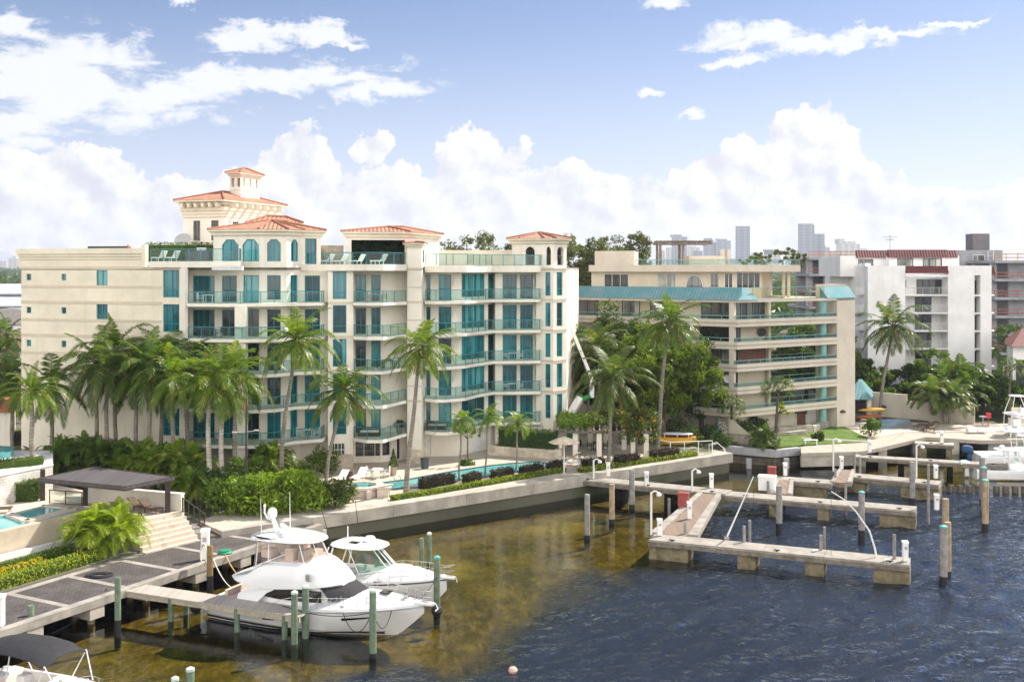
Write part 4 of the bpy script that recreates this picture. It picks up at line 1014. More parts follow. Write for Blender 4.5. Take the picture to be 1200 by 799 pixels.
# round wall disc, third floor
# solid fascia above the top terrace and metal roof band
m = MB(); q = pr_(u_px(K,Rt,885), 0)
def band(m, a, b, nn, z0, z1, back):
    A = Vector((a.x, a.y, z0)); B = Vector((b.x, b.y, z0)); Cq = Vector((b.x-nn.x*back, b.y-nn.y*back, z1)); Dq = Vector((a.x-nn.x*back, a.y-nn.y*back, z1)); L_ = (B-A).length
    m.quad(A, B, Cq, Dq, [(0,0),(L_,0),(L_,1.5),(0,1.5)]); m.quad(A, Dq, Dq-Vector((0,0,z1-z0)), A); m.quad(B, B, Cq-Vector((0,0,z1-z0)), Cq)
m = MB(); o_ = .25
band(m, pl(-1, -o_), corner_in(-o_), nl, TOP, TOP+1.35, 1.1)
kk = corner_in(-o_); kr = pr_(u_px(K,Rt,887), -o_)
A = Vector((*kk, TOP)); B = Vector((*kr, TOP)); top = Vector((*corner_in(.85), TOP+1.35)); topb = Vector((*pr_(u_px(K,Rt,882), .9), TOP+1.35)); L_ = (B-A).length
m.quad(A, B, topb, top, [(0,0),(L_,0),(L_,1.5),(0,1.5)])
m.build('metal_roof', SEAM, mid)
m = MB(); p0, p1 = pr_(u_px(K,Rt,969), -.15), pr_(LR+.1, -.15); band(m, p0, p1, nr, TOP, TOP+1.35, 1.2)
m.build('metal_roof', SEAM, mid)
m = MB(); m.obox(pl(-1, -.12), K, .24, TOP-.28, TOP-.005, -.12); m.obox(K, pr_(LR), .24, TOP-.28, TOP-.005, -.12); m.build('roof_edge', SAND, mid)
m, g = MB(), MB(); rail_along(m, g, [pr_(u_px(K,Rt,884), .3), pr_(u_px(K,Rt,968), .3)], TOP, 1.35, 2.2); rr_ = m.build('roof_railing', TURQ, mid); g.build('glass_panel', glassmat('yellowish_roof_glass', (.90,.90,.82), .1), rr_)
# ground floor: end piers, doors and stone steps
m = MB(); wall(m, pl(u_px(Lf,K,790), 1.6), corner_in(1.6), 1.4, 4.0); wall(m, corner_in(1.6), pr_(u_px(K,Rt,950), 2.4), 1.4, 4.0); m.build('ground_wall', SAND, mid)
B0, B1 = corner_in(1.6), pr_(u_px(K,Rt,950), 2.4)
for x0_, x1_, mm in ((908,914,CONC),(934,943,BR),(946,955,WHITE)):
    u0, u1 = u_px(B0, B1, x0_), u_px(B0, B1, x1_); MB().obox(B0+(B1-B0).normalized()*u0, B0+(B1-B0).normalized()*u1, .12, 1.7, 3.6, .062).build('door', mm, mid)
p = pr_(u_px(K,Rt,987), -.05); MB().lathe((p.x, p.y-.1, 3.35), [(.01,0),(.32,.0),(.34,.16),(.02,.32)], 14).build('porthole_lamp', DARKM, mid, True)
LEDGE = brickmat('stacked_limestone', (.33,.29,.23), (.45,.41,.34), (.16,.14,.11), 1, .7, .22, vertical=True)
m = MB(); m.obox(W(905,511,1.7), W(944,508,1.7), .8, 1.6, 2.1); m.obox(W(910,508.5,1.7), W(950,506,1.7), .8, 1.6, 2.5); m.obox(W(950,506,1.7), W(972,498,1.7), .8, 1.6, 2.4); m.build('stone_steps', LEDGE, mid)
# penthouse
PF = [XY(693,133), XY(742,130.5), XY(860,125.3), XY(892,126.8), XY(905,140), XY(700,147)]
m = MB(); m.prism(PF, TOP-.1, 19.75); m.build('penthouse_wall', YELW, mid)
for x0_, x1_, pm_, sg in ((708,737,DARKP,0),(770,793,GREYP,1),(804,822,GREYP,1),(832,844,GREYP,1),(849,868,DARKP,1)):
    pass
a_, b_ = PF[1], PF[2]
for x0_, x1_, pm_, k_ in ((770,793,GREYP,2),(832,843,GREYP,1),(849,859,DARKP,2)):
    window(mid, a_, b_, u_px(a_, b_, x0_), u_px(a_, b_, x1_), 17.9, 19.6, mu=[q/k_ for q in range(1,k_)], fm=GR, pm=pm_, dep=-.03)
window(mid, PF[0], PF[1], u_px(PF[0],PF[1],708), u_px(PF[0],PF[1],737), 17.9, 19.5, mu=(.33,.66), fm=GR, pm=DARKP, dep=-.03)
# arched window
u0, u1 = u_px(a_, b_, 804), u_px(a_, b_, 824); d_ = (b_-a_).normalized(); n_ = Vector((d_.y,-d_.x)); c_ = a_+d_*(u0+u1)/2+n_*.05; r_ = (u1-u0)/2
m = MB(); ring = [(c_.x+d_.x*r_*math.cos(t_), c_.y+d_.y*r_*math.cos(t_), 17.9+1.5*math.sin(t_)) for t_ in [math.pi*k/12 for k in range(13)]]
m.add(ring+[(x+n_.x*.03, y+n_.y*.03, z) for x, y, z in ring], [tuple(range(13, 26))]+[(k, k+1, 14+k, 13+k) for k in range(12)]); fa = m.build('arched_window', GREYP, mid)
MB().tube([(x+n_.x*.05, y+n_.y*.05, z) for x, y, z in ring], .06, 5).build('frame', GR, fa)
window(mid, PF[2], PF[3], .3, 4.6 if (PF[3]-PF[2]).length > 5 else (PF[3]-PF[2]).length-.2, 17.8, 19.7, mu=(.25,.5,.75), fm=GR, pm=DARKP, dep=-.03)
# penthouse roof slab, its railing and the long overhang on posts
SLB = [XY(690,132.4), XY(742,129.7), XY(862,124.0), XY(899,125.4), XY(938,127.5), XY(938,134), XY(905,146), XY(695,151)]
m = MB().prism(SLB, 19.75, 20.55); m.build('penthouse_roof', SAND, mid)
m, g = MB(), MB(); rail_along(m, g, [XY(744,131), XY(862,124.6), XY(899,126.1), XY(937,128.4)], 20.55, .62, 2.2); rr_ = m.build('roof_railing', TURQ, mid); g.build('glass_panel', RAILG, rr_)
for px in (918, 924): p = XY(px, 129.5); MB().box((p.x, p.y, 18.2), (.35,.35,3.1)).build('post', YELW, mid)
m = MB(); m.prism([XY(697,134), XY(743,132), XY(748,142), XY(702,144)], 20.56, 22.3); m.build('roof_box', SAND, mid)
m = MB()
for x0_, x1_ in ((770,832),):
    p0, p1 = XY(x0_,131), XY(x1_,131)
    for k in range(16): p = p0+(p1-p0)*k/15; m.box((p.x, p.y+1, 23.4), (.14, 3.4, .22))
    m.box(((p0.x+p1.x)/2, p0.y-.5, 23.15), (p1.x-p0.x+.4, .2, .26)); m.box(((p0.x+p1.x)/2, p0.y+2.4, 23.15), (p1.x-p0.x+.4, .2, .26))
    for f in (.05, .48): 
        p = p0+(p1-p0)*f
        m.box((p.x, p.y-.5, 21.8), (.28,.28,2.5)); m.box((p.x, p.y+2.4, 21.8), (.28,.28,2.5))
m.build('roof_pergola', pmat('weathered_timber', (.20,.16,.13), .9, .3, 2), mid)
m = MB(); p = XY(826,133); m.box((p.x, p.y, 21.1), (4.4, 3, 1.15)); m.box((p.x+2.0, p.y-.6, 21.5), (.5, .5, 2.0)); m.box((p.x+2.8, p.y-.6, 21.5), (.35, .5, 2.0)); m.build('roof_plant_box', SAND, mid)
# stair with turquoise rails at the left
stp = thing('garden_stair', 'straight garden stair with turquoise railings beside the terrace building', 'stair', tuple(W(850,513,1.7)))
m = MB(); s0 = W(841,516,1.7); s1 = W(856,514,1.7); w_ = (s1-s0); up_ = (XY(853,119.0)-XY(850,113.2))
for k in range(10): 
    o = up_*k/10; q = [s0.xy+o, s1.xy+o, s1.xy+up_*1.02, s0.xy+up_*1.02]; m.prism(q, 1.5 if k == 0 else 1.7+k*.27, 1.7+(k+1)*.27)
m.build('steps', SAND, stp)
for s in (s0, s1):
    m = MB(); a3 = Vector((s.x, s.y, 1.75)); b3 = Vector((s.x+up_.x, s.y+up_.y, 4.4)); m.tube([a3+Vector((0,0,.95)), b3+Vector((0,0,.95))], .06, 6); m.tube([a3+Vector((0,0,.5)), b3+Vector((0,0,.5))], .04, 5)
    for k in range(6): e = a3+(b3-a3)*k/5; m.tube([e, e+Vector((0,0,.95))], .05, 5)
    m.build('railing', TURQ, stp)
q0_, q1_ = XY(854,115.6), XY(892,113.4); MB().prism([q0_, q1_, q1_+Vector((0,.4)), q0_+Vector((0,.4))], 1.4, lambda q: 1.75+2.6*max(0, min(1, (q1_.x-q.x)/(q1_.x-q0_.x)))).build('side_wall', SAND, stp)

# teal roofed gazebo right of it, with garden wall
gz = thing('gazebo', 'small pavilion with turquoise metal hip roof by the marina pool', 'gazebo', (*W(1010,490,1.7).xy, 1.7))
g0, g1, g2, g3 = XY(996,133), XY(1018,132), XY(1021,138), XY(998,139); gc = (g0+g1+g2+g3)/4
ov = [q+(q-gc).normalized()*1.0 for q in (g0,g1,g2,g3)]
MB().hip(ov, 4.2, ((gc.x-.2, gc.y, 6.3), (gc.x+.2, gc.y, 6.3))).build('roof', SEAM, gz)
for q in (g0, g1, g2, g3): MB().box((q.x, q.y, 2.95), (.5,.5,2.5)).build('post', SAND, gz)
gw = MB(); gw.obox(XY(1018,137), XY(1063,134), .3, 1.5, 4.55); gw.obox(XY(1063,134), XY(1142,128.5), .3, 1.5, 3.75)
t = single('garden_wall', gw, SAND, 'plain cream garden wall behind the marina pool', 'wall')
for px in (1099, 1163-25):
    pass
for px in (1036, 1098, 1134):
    Y = 133 if px < 1063 else 134-5.5*(px-1063)/79; p = XY(px, Y-.25); o = MB().lathe((p.x, p.y, 3.0), [(.02,0),(.26,.02),(.3,.2),(.22,.4),(.02,.46)], 12).build('wall_lamp', DARKM, t, True)
single('garden_wall', MB().obox(XY(1185,128), XY(1260,127), .3, 1.5, 3.7), SAND, 'short cream garden wall at the right picture edge', 'wall')
for px, py, rz, cl, lb in ((1022,480,.3,(.55,.34,.04),'yellow upturned kayak leaning by the gazebo'), (1020,488,.2,(.40,.09,.02),'orange upturned kayak under the yellow one')):
    m = MB(); Y = 131; p = D(px, py, Y); m.loft([[Vector((x, r*.42*math.cos(a), r*.25*math.sin(a))) for a in [math.pi*2*k/8 for k in range(8)]] for x, r in ((-2.0,.05),(-1.4,.6),(-.5,1),(.5,1),(1.4,.6),(2.0,.05))], True, True)
    for v in m.v: c, s = math.cos(rz), math.sin(rz); v.x, v.y, v.z = p.x+v.x*c-v.y*s, p.y+v.x*s+v.y*c, p.z+v.z
    single('kayak', m, pmat('kayak_%s' % ('yellow' if cl[1] > .2 else 'orange'), cl, .4), lb, 'kayak', smooth=True)
pw = MB().prism([W(1012,497.5,1.7).xy, W(1026,503.5,1.7).xy, W(1070,501,1.7).xy, W(1066,490.5,1.7).xy, W(1024,491.5,1.7).xy], 1.6, 1.715)
POOLW = pmat('pool_water_blue', (.03, .11, .20), .05, .1, 1, .2, 3, spec=.5)
struct('marina_pool', pw, POOLW, 'small dark blue swimming pool beside the gazebo', 'pool')

# ------------------------------------------------------------------ third building: white slab block with dark red tiles
BWH = pmat('white_stucco', (.80, .79, .78), .9, .07, .4, .1, 20, streak=.12)
blk = thing('white_block', 'white apartment block with dark red tile mansards and stacked loggias', 'building', (*XY(1017,150), 1.7))
Yb = 150
def XB(px): return (px-CX)*Yb/F
zt = 20.55
m = MB()
m.prism([(XB(1017),Yb), (XB(1061),Yb), (XB(1061),Yb+9), (XB(1017),Yb+9)], 1.5, zt)
m.prism([(XB(1111),Yb), (XB(1142),Yb), (XB(1142),Yb+9), (XB(1111),Yb+9)], 1.5, zt); m.prism([(XB(1149),Yb), (XB(1162),Yb), (XB(1162),Yb+9), (XB(1149),Yb+9)], 1.5, zt)
m.prism([(XB(1142)+.003,Yb+.01), (XB(1149)-.003,Yb+.01), (XB(1149)-.003,Yb+9), (XB(1142)+.003,Yb+9)], 19.2, zt-.003)
m.build('front_wall', BWH, blk)
m = MB(); m.prism([(XB(1061)+.003,Yb+2.2), (XB(1111)-.003,Yb+2.2), (XB(1111)-.003,Yb+8.9), (XB(1061)+.003,Yb+8.9)], 1.5, 19.0); m.prism([(XB(1142)+.003,Yb+1.3),(XB(1149)-.003,Yb+1.3),(XB(1149)-.003,Yb+8.8),(XB(1142)+.003,Yb+8.8)], 1.5, 19.19); m.prism([(XB(1016)-.1,Yb+9.01), (XB(1165),Yb+9.01), (XB(1165),Yb+30), (XB(1040),Yb+30)], 1.5, 19.5)
m.build('recess_wall', BWH, blk)
bl_ = [19.0-2.48*k for k in range(1, 8)]
for k, z in enumerate(bl_):
    s = MB().prism([(XB(1061)+.004,Yb-.05), (XB(1111)-.004,Yb-.05), (XB(1111)-.004,Yb+2.2), (XB(1061)+.004,Yb+2.2)], z-.16, z+.0).build('loggia_slab', BWH, blk)
    m, g = MB(), MB(); rail_along(m, g, [(XB(1061.3),Yb+.05), (XB(1110.7),Yb+.05)], z, 1.0, 1.2, .04, gm=False)
    for q in range(34): x = XB(1061.5)+(XB(1110.5)-XB(1061.5))*q/33; m.box((x, Yb+.05, z+.5), (.025,.03,.9))
    m.build('railing', pmat('pale_grey_rail', (.45,.45,.46), .5, .1, 2), s)
    win_sets = [(1081,1111,4)] if k == 0 else [(1079,1099,2)]
    for x0_, x1_, kk_ in win_sets: window(blk, (XB(x0_-40),Yb+2.2), (XB(x1_+40),Yb+2.2), XB(x0_)-XB(x0_-40), XB(x1_)-XB(x0_-40)-.05, z+.02, z+2.1, mu=[q/kk_ for q in range(1,kk_)], fm=DARKM, pm=DARKP, dep=-.02)
    if k == 0: window(blk, (XB(1060),Yb+2.2), (XB(1081),Yb+2.2), .2, 1.0, z+1.0, z+2.0, fm=DARKM, pm=DARKP, dep=-.02)
    MB().box((XB(1145.5), Yb+.6, z-.1), (XB(1149)-XB(1142)-.01, 1.2, .2)).build('slot_slab', BWH, blk)
    window(blk, (XB(1142),Yb+1.3), (XB(1149),Yb+1.3), .05, XB(1149)-XB(1142)-.05, z+.05, z+2.0, fm=DARKM, pm=GREYP if k % 2 else DARKP, dep=-.02)
    sb = MB().prism([(XB(1162)+.01,Yb+.6), (XB(1169),Yb+.9), (XB(1169)+1,Yb+7), (XB(1162)+.01,Yb+7)], z-.16, z).build('side_balcony', BWH, blk)
    m, g = MB(), MB(); rail_along(m, g, [(XB(1162.5),Yb+.7), (XB(1168.7),Yb+1)], z, .9, .5, .04, gm=False); m.build('railing', pmat('rusty_rail', (.22,.12,.08), .7, .2, 2), sb)
def mansard(x0_, x1_, y, z0, z1, back, nm='tile_mansard', ext=0):
    m = MB(); A, B = Vector((XB(x0_)-ext,y,z0)), Vector((XB(x1_)+ext,y,z0)); L_ = B.x-A.x
    m.quad(A, B, B+Vector((0,back,z1-z0)), A+Vector((0,back,z1-z0)), [(0,0),(L_,0),(L_,2),(0,2)])
    m.quad(A, A+Vector((0,back,z1-z0)), A+Vector((0,back,0)), A); m.quad(B, B+Vector((0,back,0)), B+Vector((0,back,z1-z0)), B); m.quad(A, A+Vector((0,back,0)), B+Vector((0,back,0)), B)
    m.build(nm, REDTILE, blk)
mansard(1061.1, 1110.9, Yb-.3, 19.5, 20.5, .5); MB().box(((XB(1061)+XB(1111))/2, Yb+.6, 19.12), (XB(1111)-XB(1061)-.02, 1.7, .28)).build('lintel', BWH, blk)
mansard(1162.2, 1170, Yb+.8, 19.2, 20.4, .6)
# set back top floor
m = MB(); m.prism([(XB(1000),Yb+6), (XB(1145),Yb+6), (XB(1145),Yb+24), (XB(1000)+2,Yb+24)], 19.0, 22.0); m.prism([(XB(1055),Yb+4.5), (XB(1123),Yb+4.5), (XB(1123),Yb+6.01), (XB(1055),Yb+6.01)], 19.0, 21.95); m.build('top_floor_wall', BWH, blk)
for x0_, x1_, kk_ in ((1065,1084,2),(1096,1119,3)):
    window(blk, (XB(1050),Yb+4.5), (XB(1130),Yb+4.5), XB(x0_)-XB(1050), XB(x1_)-XB(1050), 20.45, 21.6, mu=[q/kk_ for q in range(1,kk_)], fm=DARKM, pm=GREYP, dep=-.02)
window(blk, (XB(1000),Yb+6), (XB(1060),Yb+6), XB(1022)-XB(1000), XB(1040)-XB(1000), 20.45, 21.5, mu=(.5,), fm=DARKM, pm=GREYP, dep=-.02)
mansard(1022, 1140, Yb+5.6, 21.7, 22.8, .8, ext=.3); mansard(1055, 1124, Yb+4.0, 21.7, 22.85, .7, ext=.2)
ant = MB(); p = D(1043, 299, 162); ant.tube([(p.x,p.y,22.5),(p.x,p.y,25.2)], .03, 5); ant.tube([(p.x-1.1,p.y,24.9),(p.x+1.1,p.y,24.9)], .025, 5); ant.tube([(p.x-.6,p.y,24.5),(p.x+.6,p.y,24.5)], .04, 5); ant.build('roof_antenna', DARKM, blk)
# long side wall going back at the left
m = MB(); s0 = Vector((XB(1016.5),Yb+1.0)); s1 = XY(985, 172); m.prism([s0, s1, s1+Vector((6,2)), s0+Vector((3,6))], 1.5, 20.9); m.build('side_wall', BWH, blk)
sdir_ = (s0-s1).normalized(); 
for k, z in enumerate(bl_): 
    e = s0-sdir_*1.2; MB().box((e.x-.55, e.y, z+.5), (.5, 1.3, 1.1), .4).build('side_balcony', BWH, blk)

# ------------------------------------------------------------------ buildings under construction
def site(name, label, px0, px1, Y, ztop, ps, fl, dep=16, tank=None):
    t = thing(name, label, 'building', (*XY(px0, Y), 1.7)); a, b = XY(px0, Y), XY(px1, Y)
    z = ztop; k = 0
    while z > 2 and k < fl:
        MB().prism([a, b, b+Vector((3, dep)), a+Vector((0, dep))], z-.45, z).build('floor_slab', GREYC, t)
        r = MB(); d = (b-a).normalized(); L_ = (b-a).length
        for h in (.5, 1.1): r.obox(a, b, .06, z+h-.07, z+h+.07, -.1)
        for q in range(int(L_/2)+1): e = a+d*min(L_, q*2.0); r.box((e.x, e.y+.1, z+.6), (.08,.08,1.2))
        r.build('safety_rail', pmat('orange_timber_rail', (.48,.20,.05) if k == 0 else (.36,.10,.06), .8, .2, 2) if k == 0 else pmat('red_timber_rail', (.30,.09,.07), .8, .2, 2), t)
        z2 = z-ps
        for u0, u1 in ((0,.12),(.32,.62),(.78,.86),(.95,1)): MB().prism([a+(b-a)*u0+Vector((0,2)), a+(b-a)*u1+Vector((0,2)), a+(b-a)*u1+Vector((0,2.4)), a+(b-a)*u0+Vector((0,2.4))], z2, z-.452).build('block_wall', GREYC, t)
        w = MB(); w.prism([a+Vector((0,9)), b+Vector((0,9)), b+Vector((0,9.4)), a+Vector((0,9.4))], z2, z-.452)
        w.build('block_wall', GREYC, t)
        z = z2; k += 1
    return t
site('concrete_shell', 'grey concrete shell with orange rails behind the terrace building', 948, 1012, 205, 22.3, 3.1, 4)
t = site('concrete_shell', 'tall grey concrete shell with open floors at the right picture edge', 1166, 1235, 188, 21.6, 3.2, 6)
m = MB(); m.prism([XY(1106,200), XY(1175,200), XY(1175,215), XY(1106,215)], 1.7, 23.6); m.build('stair_core', GREYC, t)
window(t, XY(1106,199.9), XY(1175,199.9), XY(1140,199.9).x-XY(1106,199.9).x, XY(1154,199.9).x-XY(1106,199.9).x, 20.5, 22.7, mu=(.4,), fm=WHITE, pm=DARKP, dep=-.03)
m = MB(); p = XY(1145.5, 206); m.box((p.x, p.y, 25.2), (3.2, 3.2, 3.2)); m.build('tank_room', pmat('brown_grey_block', (.16,.15,.16), .9, .1, 1), t)
m = MB(); p = XY(1161, 199.5)
for dx in (-.5, .5): m.tube([(p.x+dx, p.y, 2), (p.x+dx, p.y, 23.5)], .07, 5)
for k in range(24): m.box((p.x, p.y, 3+k*.85), (1.0,.06,.06))
m.build('hoist_ladder', pmat('pale_scaffold', (.6,.6,.62), .5), t)
# small house with red roof at the right edge
t = thing('small_house', 'low house with dark red hip roof at the right edge', 'house', (*XY(1190,140), 1.7))
m = MB(); m.prism([XY(1180,142), XY(1187,138), XY(1230,138), XY(1230,150), XY(1180,150)], 1.5, 10.3); m.build('wall', BWH, t)
MB().hip([XY(1177,142), XY(1185,137), XY(1235,137), XY(1235,152), XY(1178,152)], 10.3, ((68.5,145,12.2),(70,145,12.2))).build('roof', REDTILE, t)
window(t, XY(1187,137.95), XY(1230,137.95), .4, 2.6, 4.5, 8.5, fm=DARKM, pm=DARKP, dep=-.02)

# ------------------------------------------------------------------ left neighbours
def lowhouse(name, label, cat, poly, z0, z1, roof=None, apex=None, wm=IVORY, flat=None):
    t = thing(name, label, cat, (*poly[0], z0)); MB().prism(poly, z0, z1).build('wall', wm, t)
    if roof: MB().hip([q+(q-sum(poly, Vector((0,0)))/len(poly)).normalized()*.6 for q in poly], z1+.01, apex).build('roof', roof, t)
    if flat: MB().prism([q+(q-sum(poly, Vector((0,0)))/len(poly)).normalized()*.3 for q in poly], z1-.35, z1+.12).build('roof', flat, t)
    return t
OR = tilemat('orange_tile', (.55,.16,.05), (.66,.26,.11))
BRT = tilemat('brown_tile', (.24,.13,.10), (.30,.18,.14))
q = [XY(-60,115), XY(14,113), XY(18,126), XY(-60,128)]
t = lowhouse('villa', 'villa with bright orange barrel tile roof beside the condominium', 'house', q, 1.5, 5.1, OR, (D(-40,468,120), D(-8,470,120)))
window(t, q[0], q[1], 5.0, 6.2, 2.5, 4.6, fm=DARKM, pm=DARKP, dep=-.02)
t = lowhouse('flat_house', 'pale flat roofed house with brown tile skirt and roof air conditioners', 'house', [XY(-60,160), XY(40,158), XY(40,178), XY(-60,178)], 1.5, 8.3, BRT, (D(-30,389,168), D(40,389,168)))
m = MB().prism([XY(-60,170), XY(40,170), XY(40,185), XY(-60,185)], 8.0, 11.3); m.build('upper_wall', WHITE, t)
for px, Y, s in ((4,172,2.2),(17,171,2.8)): p = XY(px, Y); m = MB().bev((p.x, p.y, 11.3+s*.45), (s*1.2,s,s*.9), .08); m.lathe((p.x,p.y,11.3+s*.9), [(s*.4,0),(s*.4,.12)], 12); m.build('air_conditioner', pmat('grey_ac_case', (.35,.34,.33), .6, .1, 2), t)
t = lowhouse('grey_roof_house', 'low house with pale grey pitched metal roofs far left', 'house', [XY(-80,262), XY(38,262), XY(38,285), XY(-80,285)], 1.5, 14.5, None)
m = MB()
for z0, y0, px0, px1 in ((14.3,260,-80,38),(11.6,252,-90,36)):
    a_, b_ = XY(px0,y0), XY(px1,y0); m.quad((a_.x,a_.y,z0),(b_.x,b_.y,z0),(b_.x,b_.y+9,z0+2.2),(a_.x,a_.y+9,z0+2.2)); m.quad((b_.x,b_.y,z0),(b_.x,b_.y+18,z0),(b_.x,b_.y+9,z0+2.2),(b_.x,b_.y,z0)); m.quad((a_.x,a_.y,z0-.3),(b_.x,b_.y,z0-.3),(b_.x,b_.y,z0),(a_.x,a_.y,z0))
m.build('roof', pmat('pale_metal_roof', (.42,.45,.52), .6, .1, .5), t)

# ------------------------------------------------------------------ far skyline
TW = []
def towmat(name, col, fl=3.6, bay=3.2, dk=.55):
    m = bpy.data.materials.new(name); m.use_nodes = True; t = NT(m.node_tree); bs = t.N['Principled BSDF']
    sp = t.new('ShaderNodeSeparateXYZ'); t.L.new(t.new('ShaderNodeNewGeometry').outputs['Position'], sp.inputs[0])
    fz = t.ss(t.m('FRACT', t.m('MULTIPLY', sp.outputs[2], 1/(fl*2.2))), .35, .5); fx = t.ss(t.m('FRACT', t.m('MULTIPLY', t.m('ADD', sp.outputs[0], sp.outputs[1]), 1/(bay*5))), .25, .4)
    f = t.m('MULTIPLY', fz, fx)
    t.L.new(t.mix(f, tuple(col)+(1,), (col[0]*dk, col[1]*dk, col[2]*dk*1.1, 1)), bs.inputs['Base Color']); bs.inputs['Roughness'].default_value = .5
    return m
T1, T2, T3 = towmat('glass_tower_cladding', (.22,.24,.28)), towmat('pale_tower_cladding', (.50,.48,.46)), towmat('dark_tower_cladding', (.10,.11,.13))
def tower(px0, px1, py, Y, label, mt, steps=(), dep=.8):
    x0, x1 = (px0-CX)*Y/F, (px1-CX)*Y/F; w_ = x1-x0; t = thing('skyscraper', label, 'tower', ((x0+x1)/2, Y, 0), 'far city skyline')
    zt_ = ZY(py, Y); d_ = max(w_*dep, 18)
    m = MB().prism([(x0,Y),(x1,Y-d_*.12),(x1+d_*.2,Y+d_),(x0+d_*.2,Y+d_)], 0, zt_); m.build('shaft', mt, t)
    for a, b, py2 in steps: m = MB().prism([((a-CX)*Y/F,Y+3),((b-CX)*Y/F,Y+3),((b-CX)*Y/F,Y+d_*.8),((a-CX)*Y/F,Y+d_*.8)], zt_+.01, ZY(py2, Y)); m.build('crown_block', mt, t)
    return t
for a in [(787,805,277.5,3300,'broad grey tower with stepped top above the roof pergola',T1,((787,799,275),)),
          (824,836,281,3400,'left slim grey tower of the joined pair',T1,((826,835,279),)), (839.5,856,282,3500,'right broad tower of the joined pair',T1,((840,852,280),)), (835,842,283.5,3600,'narrow tower squeezed between the joined pair',T3,()),
          (862,878.5,265,2900,'tall plain dark slab standing alone in the skyline',T1,()), (895.5,907,295,3000,'short grey tower with flat dark cap',T3,((896,907,292.5),)), (890,909,298.5,2700,'low pale building with terraced top',T2,()), (906,913,297,3100,'short pale tower behind the low dark cap',T2,()),
          (936,954,263.5,2800,'tallest blue grey tower of the right pair',T1,((938,953,262),)), (954,966,274,2850,'lower right tower joined to the tallest one',T1,()), (921,936,293,3000,'stepped grey building left of the tallest tower',T2,((924,930,291),)),
          (982,1007,286,3200,'pale building with stacked round top beside the white block',T2,((983,990,280),(990,1003,283))), (966,984,294,3300,'low pale block right of the tall pair',T2,()),
          (780,790,290,3800,'faint low block left of the broad grey tower',T2,()), (806,820,290,3700,'faint low building with domed roof',T2,((808,816,288.5),)), (716,724,290,3900,'faint distant block behind the tall pines',T2,()), (852,862,303,3600,'low faint building beside the plain slab',T2,()),
          (770,779,293,3900,'faint low block left behind the roof pergola',T2,()), (812,823,294,3100,'low grey block before the joined pair',T1,()), (880,888,296,3500,'faint low block right of the plain slab',T2,()), (958,972,290,3600,'faint mid height block behind the tall pair',T1,((960,968,288),)), (1008,1016,291,3700,'faint thin block above the white building',T2,()), (690,700,293,4000,'faint block seen between the tall pines',T2,()), (728,740,292,4000,'faint wide block left of the lone pine',T2,()),
          (10,22,303,4200,'pale low tower far left of the condominium',T2,((14,18,300),)), (-6,8,306,4300,'pale wide block at the left picture edge',T2,()), (22,30,305,4100,'pale block just beside the condominium wall',T2,())]:
    tower(*a)
# ------------------------------------------------------------------ foliage builders
PALM1 = leafmat('palm_green', (.036,.085,.009), (.135,.20,.022), .42, .38, dry=(.30,.22,.07), dryp=.03)
PALM2 = leafmat('palm_bright', (.05,.11,.008), (.21,.28,.028), .42, .38, dry=(.36,.28,.06), dryp=.04)
PALM3 = leafmat('palm_dull', (.042,.078,.015), (.135,.18,.036), .4, .45, dry=(.30,.22,.08), dryp=.06)
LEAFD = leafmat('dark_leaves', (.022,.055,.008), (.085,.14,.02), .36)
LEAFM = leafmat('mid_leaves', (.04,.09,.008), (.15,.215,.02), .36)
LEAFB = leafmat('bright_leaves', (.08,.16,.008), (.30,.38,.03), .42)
LEAFY = leafmat('yellow_leaves', (.34,.28,.01), (.62,.46,.02), .35)
LEAFL = leafmat('lime_leaves', (.14,.19,.008), (.32,.36,.02), .35)
LEAFP = leafmat('sunny_palm_leaves', (.12,.20,.008), (.36,.42,.03), .45)
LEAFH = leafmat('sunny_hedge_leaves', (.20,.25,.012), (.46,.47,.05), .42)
LEAFI = leafmat('ficus_leaves', (.05,.10,.006), (.20,.25,.02), .4)
LEAFR = leafmat('maroon_leaves', (.022,.010,.008), (.085,.035,.022), .2)
LEAFO = leafmat('olive_needles', (.06,.08,.025), (.18,.19,.06), .3, .7)
LEAFF = leafmat('flowering_leaves', (.025,.06,.006), (.12,.16,.016), .3, .45, dry=(.55,.26,.02), dryp=.07)
def ringmat(name, col, rough=.95):
    m = bpy.data.materials.new(name); m.use_nodes = True; MATS[name] = m; t = NT(m.node_tree); bs = t.N['Principled BSDF']
    pos = t.new('ShaderNodeNewGeometry').outputs['Position']; sp = t.new('ShaderNodeSeparateXYZ'); t.L.new(pos, sp.inputs[0])
    n = t.noise(pos, 1.6, 4, .6); k = t.m('FRACT', t.m('ADD', t.m('MULTIPLY', sp.outputs[2], 3.6), t.m('MULTIPLY', n, 1.2)))
    ring = t.ss(t.m('ABSOLUTE', t.m('SUBTRACT', k, .5)), .32, .5); f = t.ss(n, .3, .7, .75, 1.25)
    c = t.mix(1.0, tuple(col)+(1,), t.xyz(f, f, f), 'MULTIPLY'); c = t.mix(t.m('MULTIPLY', ring, .6), c, (col[0]*.35, col[1]*.33, col[2]*.3, 1))
    t.L.new(c, bs.inputs['Base Color']); bs.inputs['Roughness'].default_value = rough
    b = t.new('ShaderNodeBump'); b.inputs['Strength'].default_value = .6; b.inputs['Distance'].default_value = .03; b.invert = True; t.L.new(ring, b.inputs['Height']); t.L.new(b.outputs[0], bs.inputs['Normal'])
    return m
TRUNK = ringmat('grey_palm_trunk', (.24, .21, .175))
TRUNKP = ringmat('pale_royal_trunk', (.42, .38, .33))
DRY = leafmat('dry_fronds', (.16,.10,.04), (.34,.24,.10), .2)
NUT = pmat('green_coconut', (.20,.19,.04), .5, .3, 4)
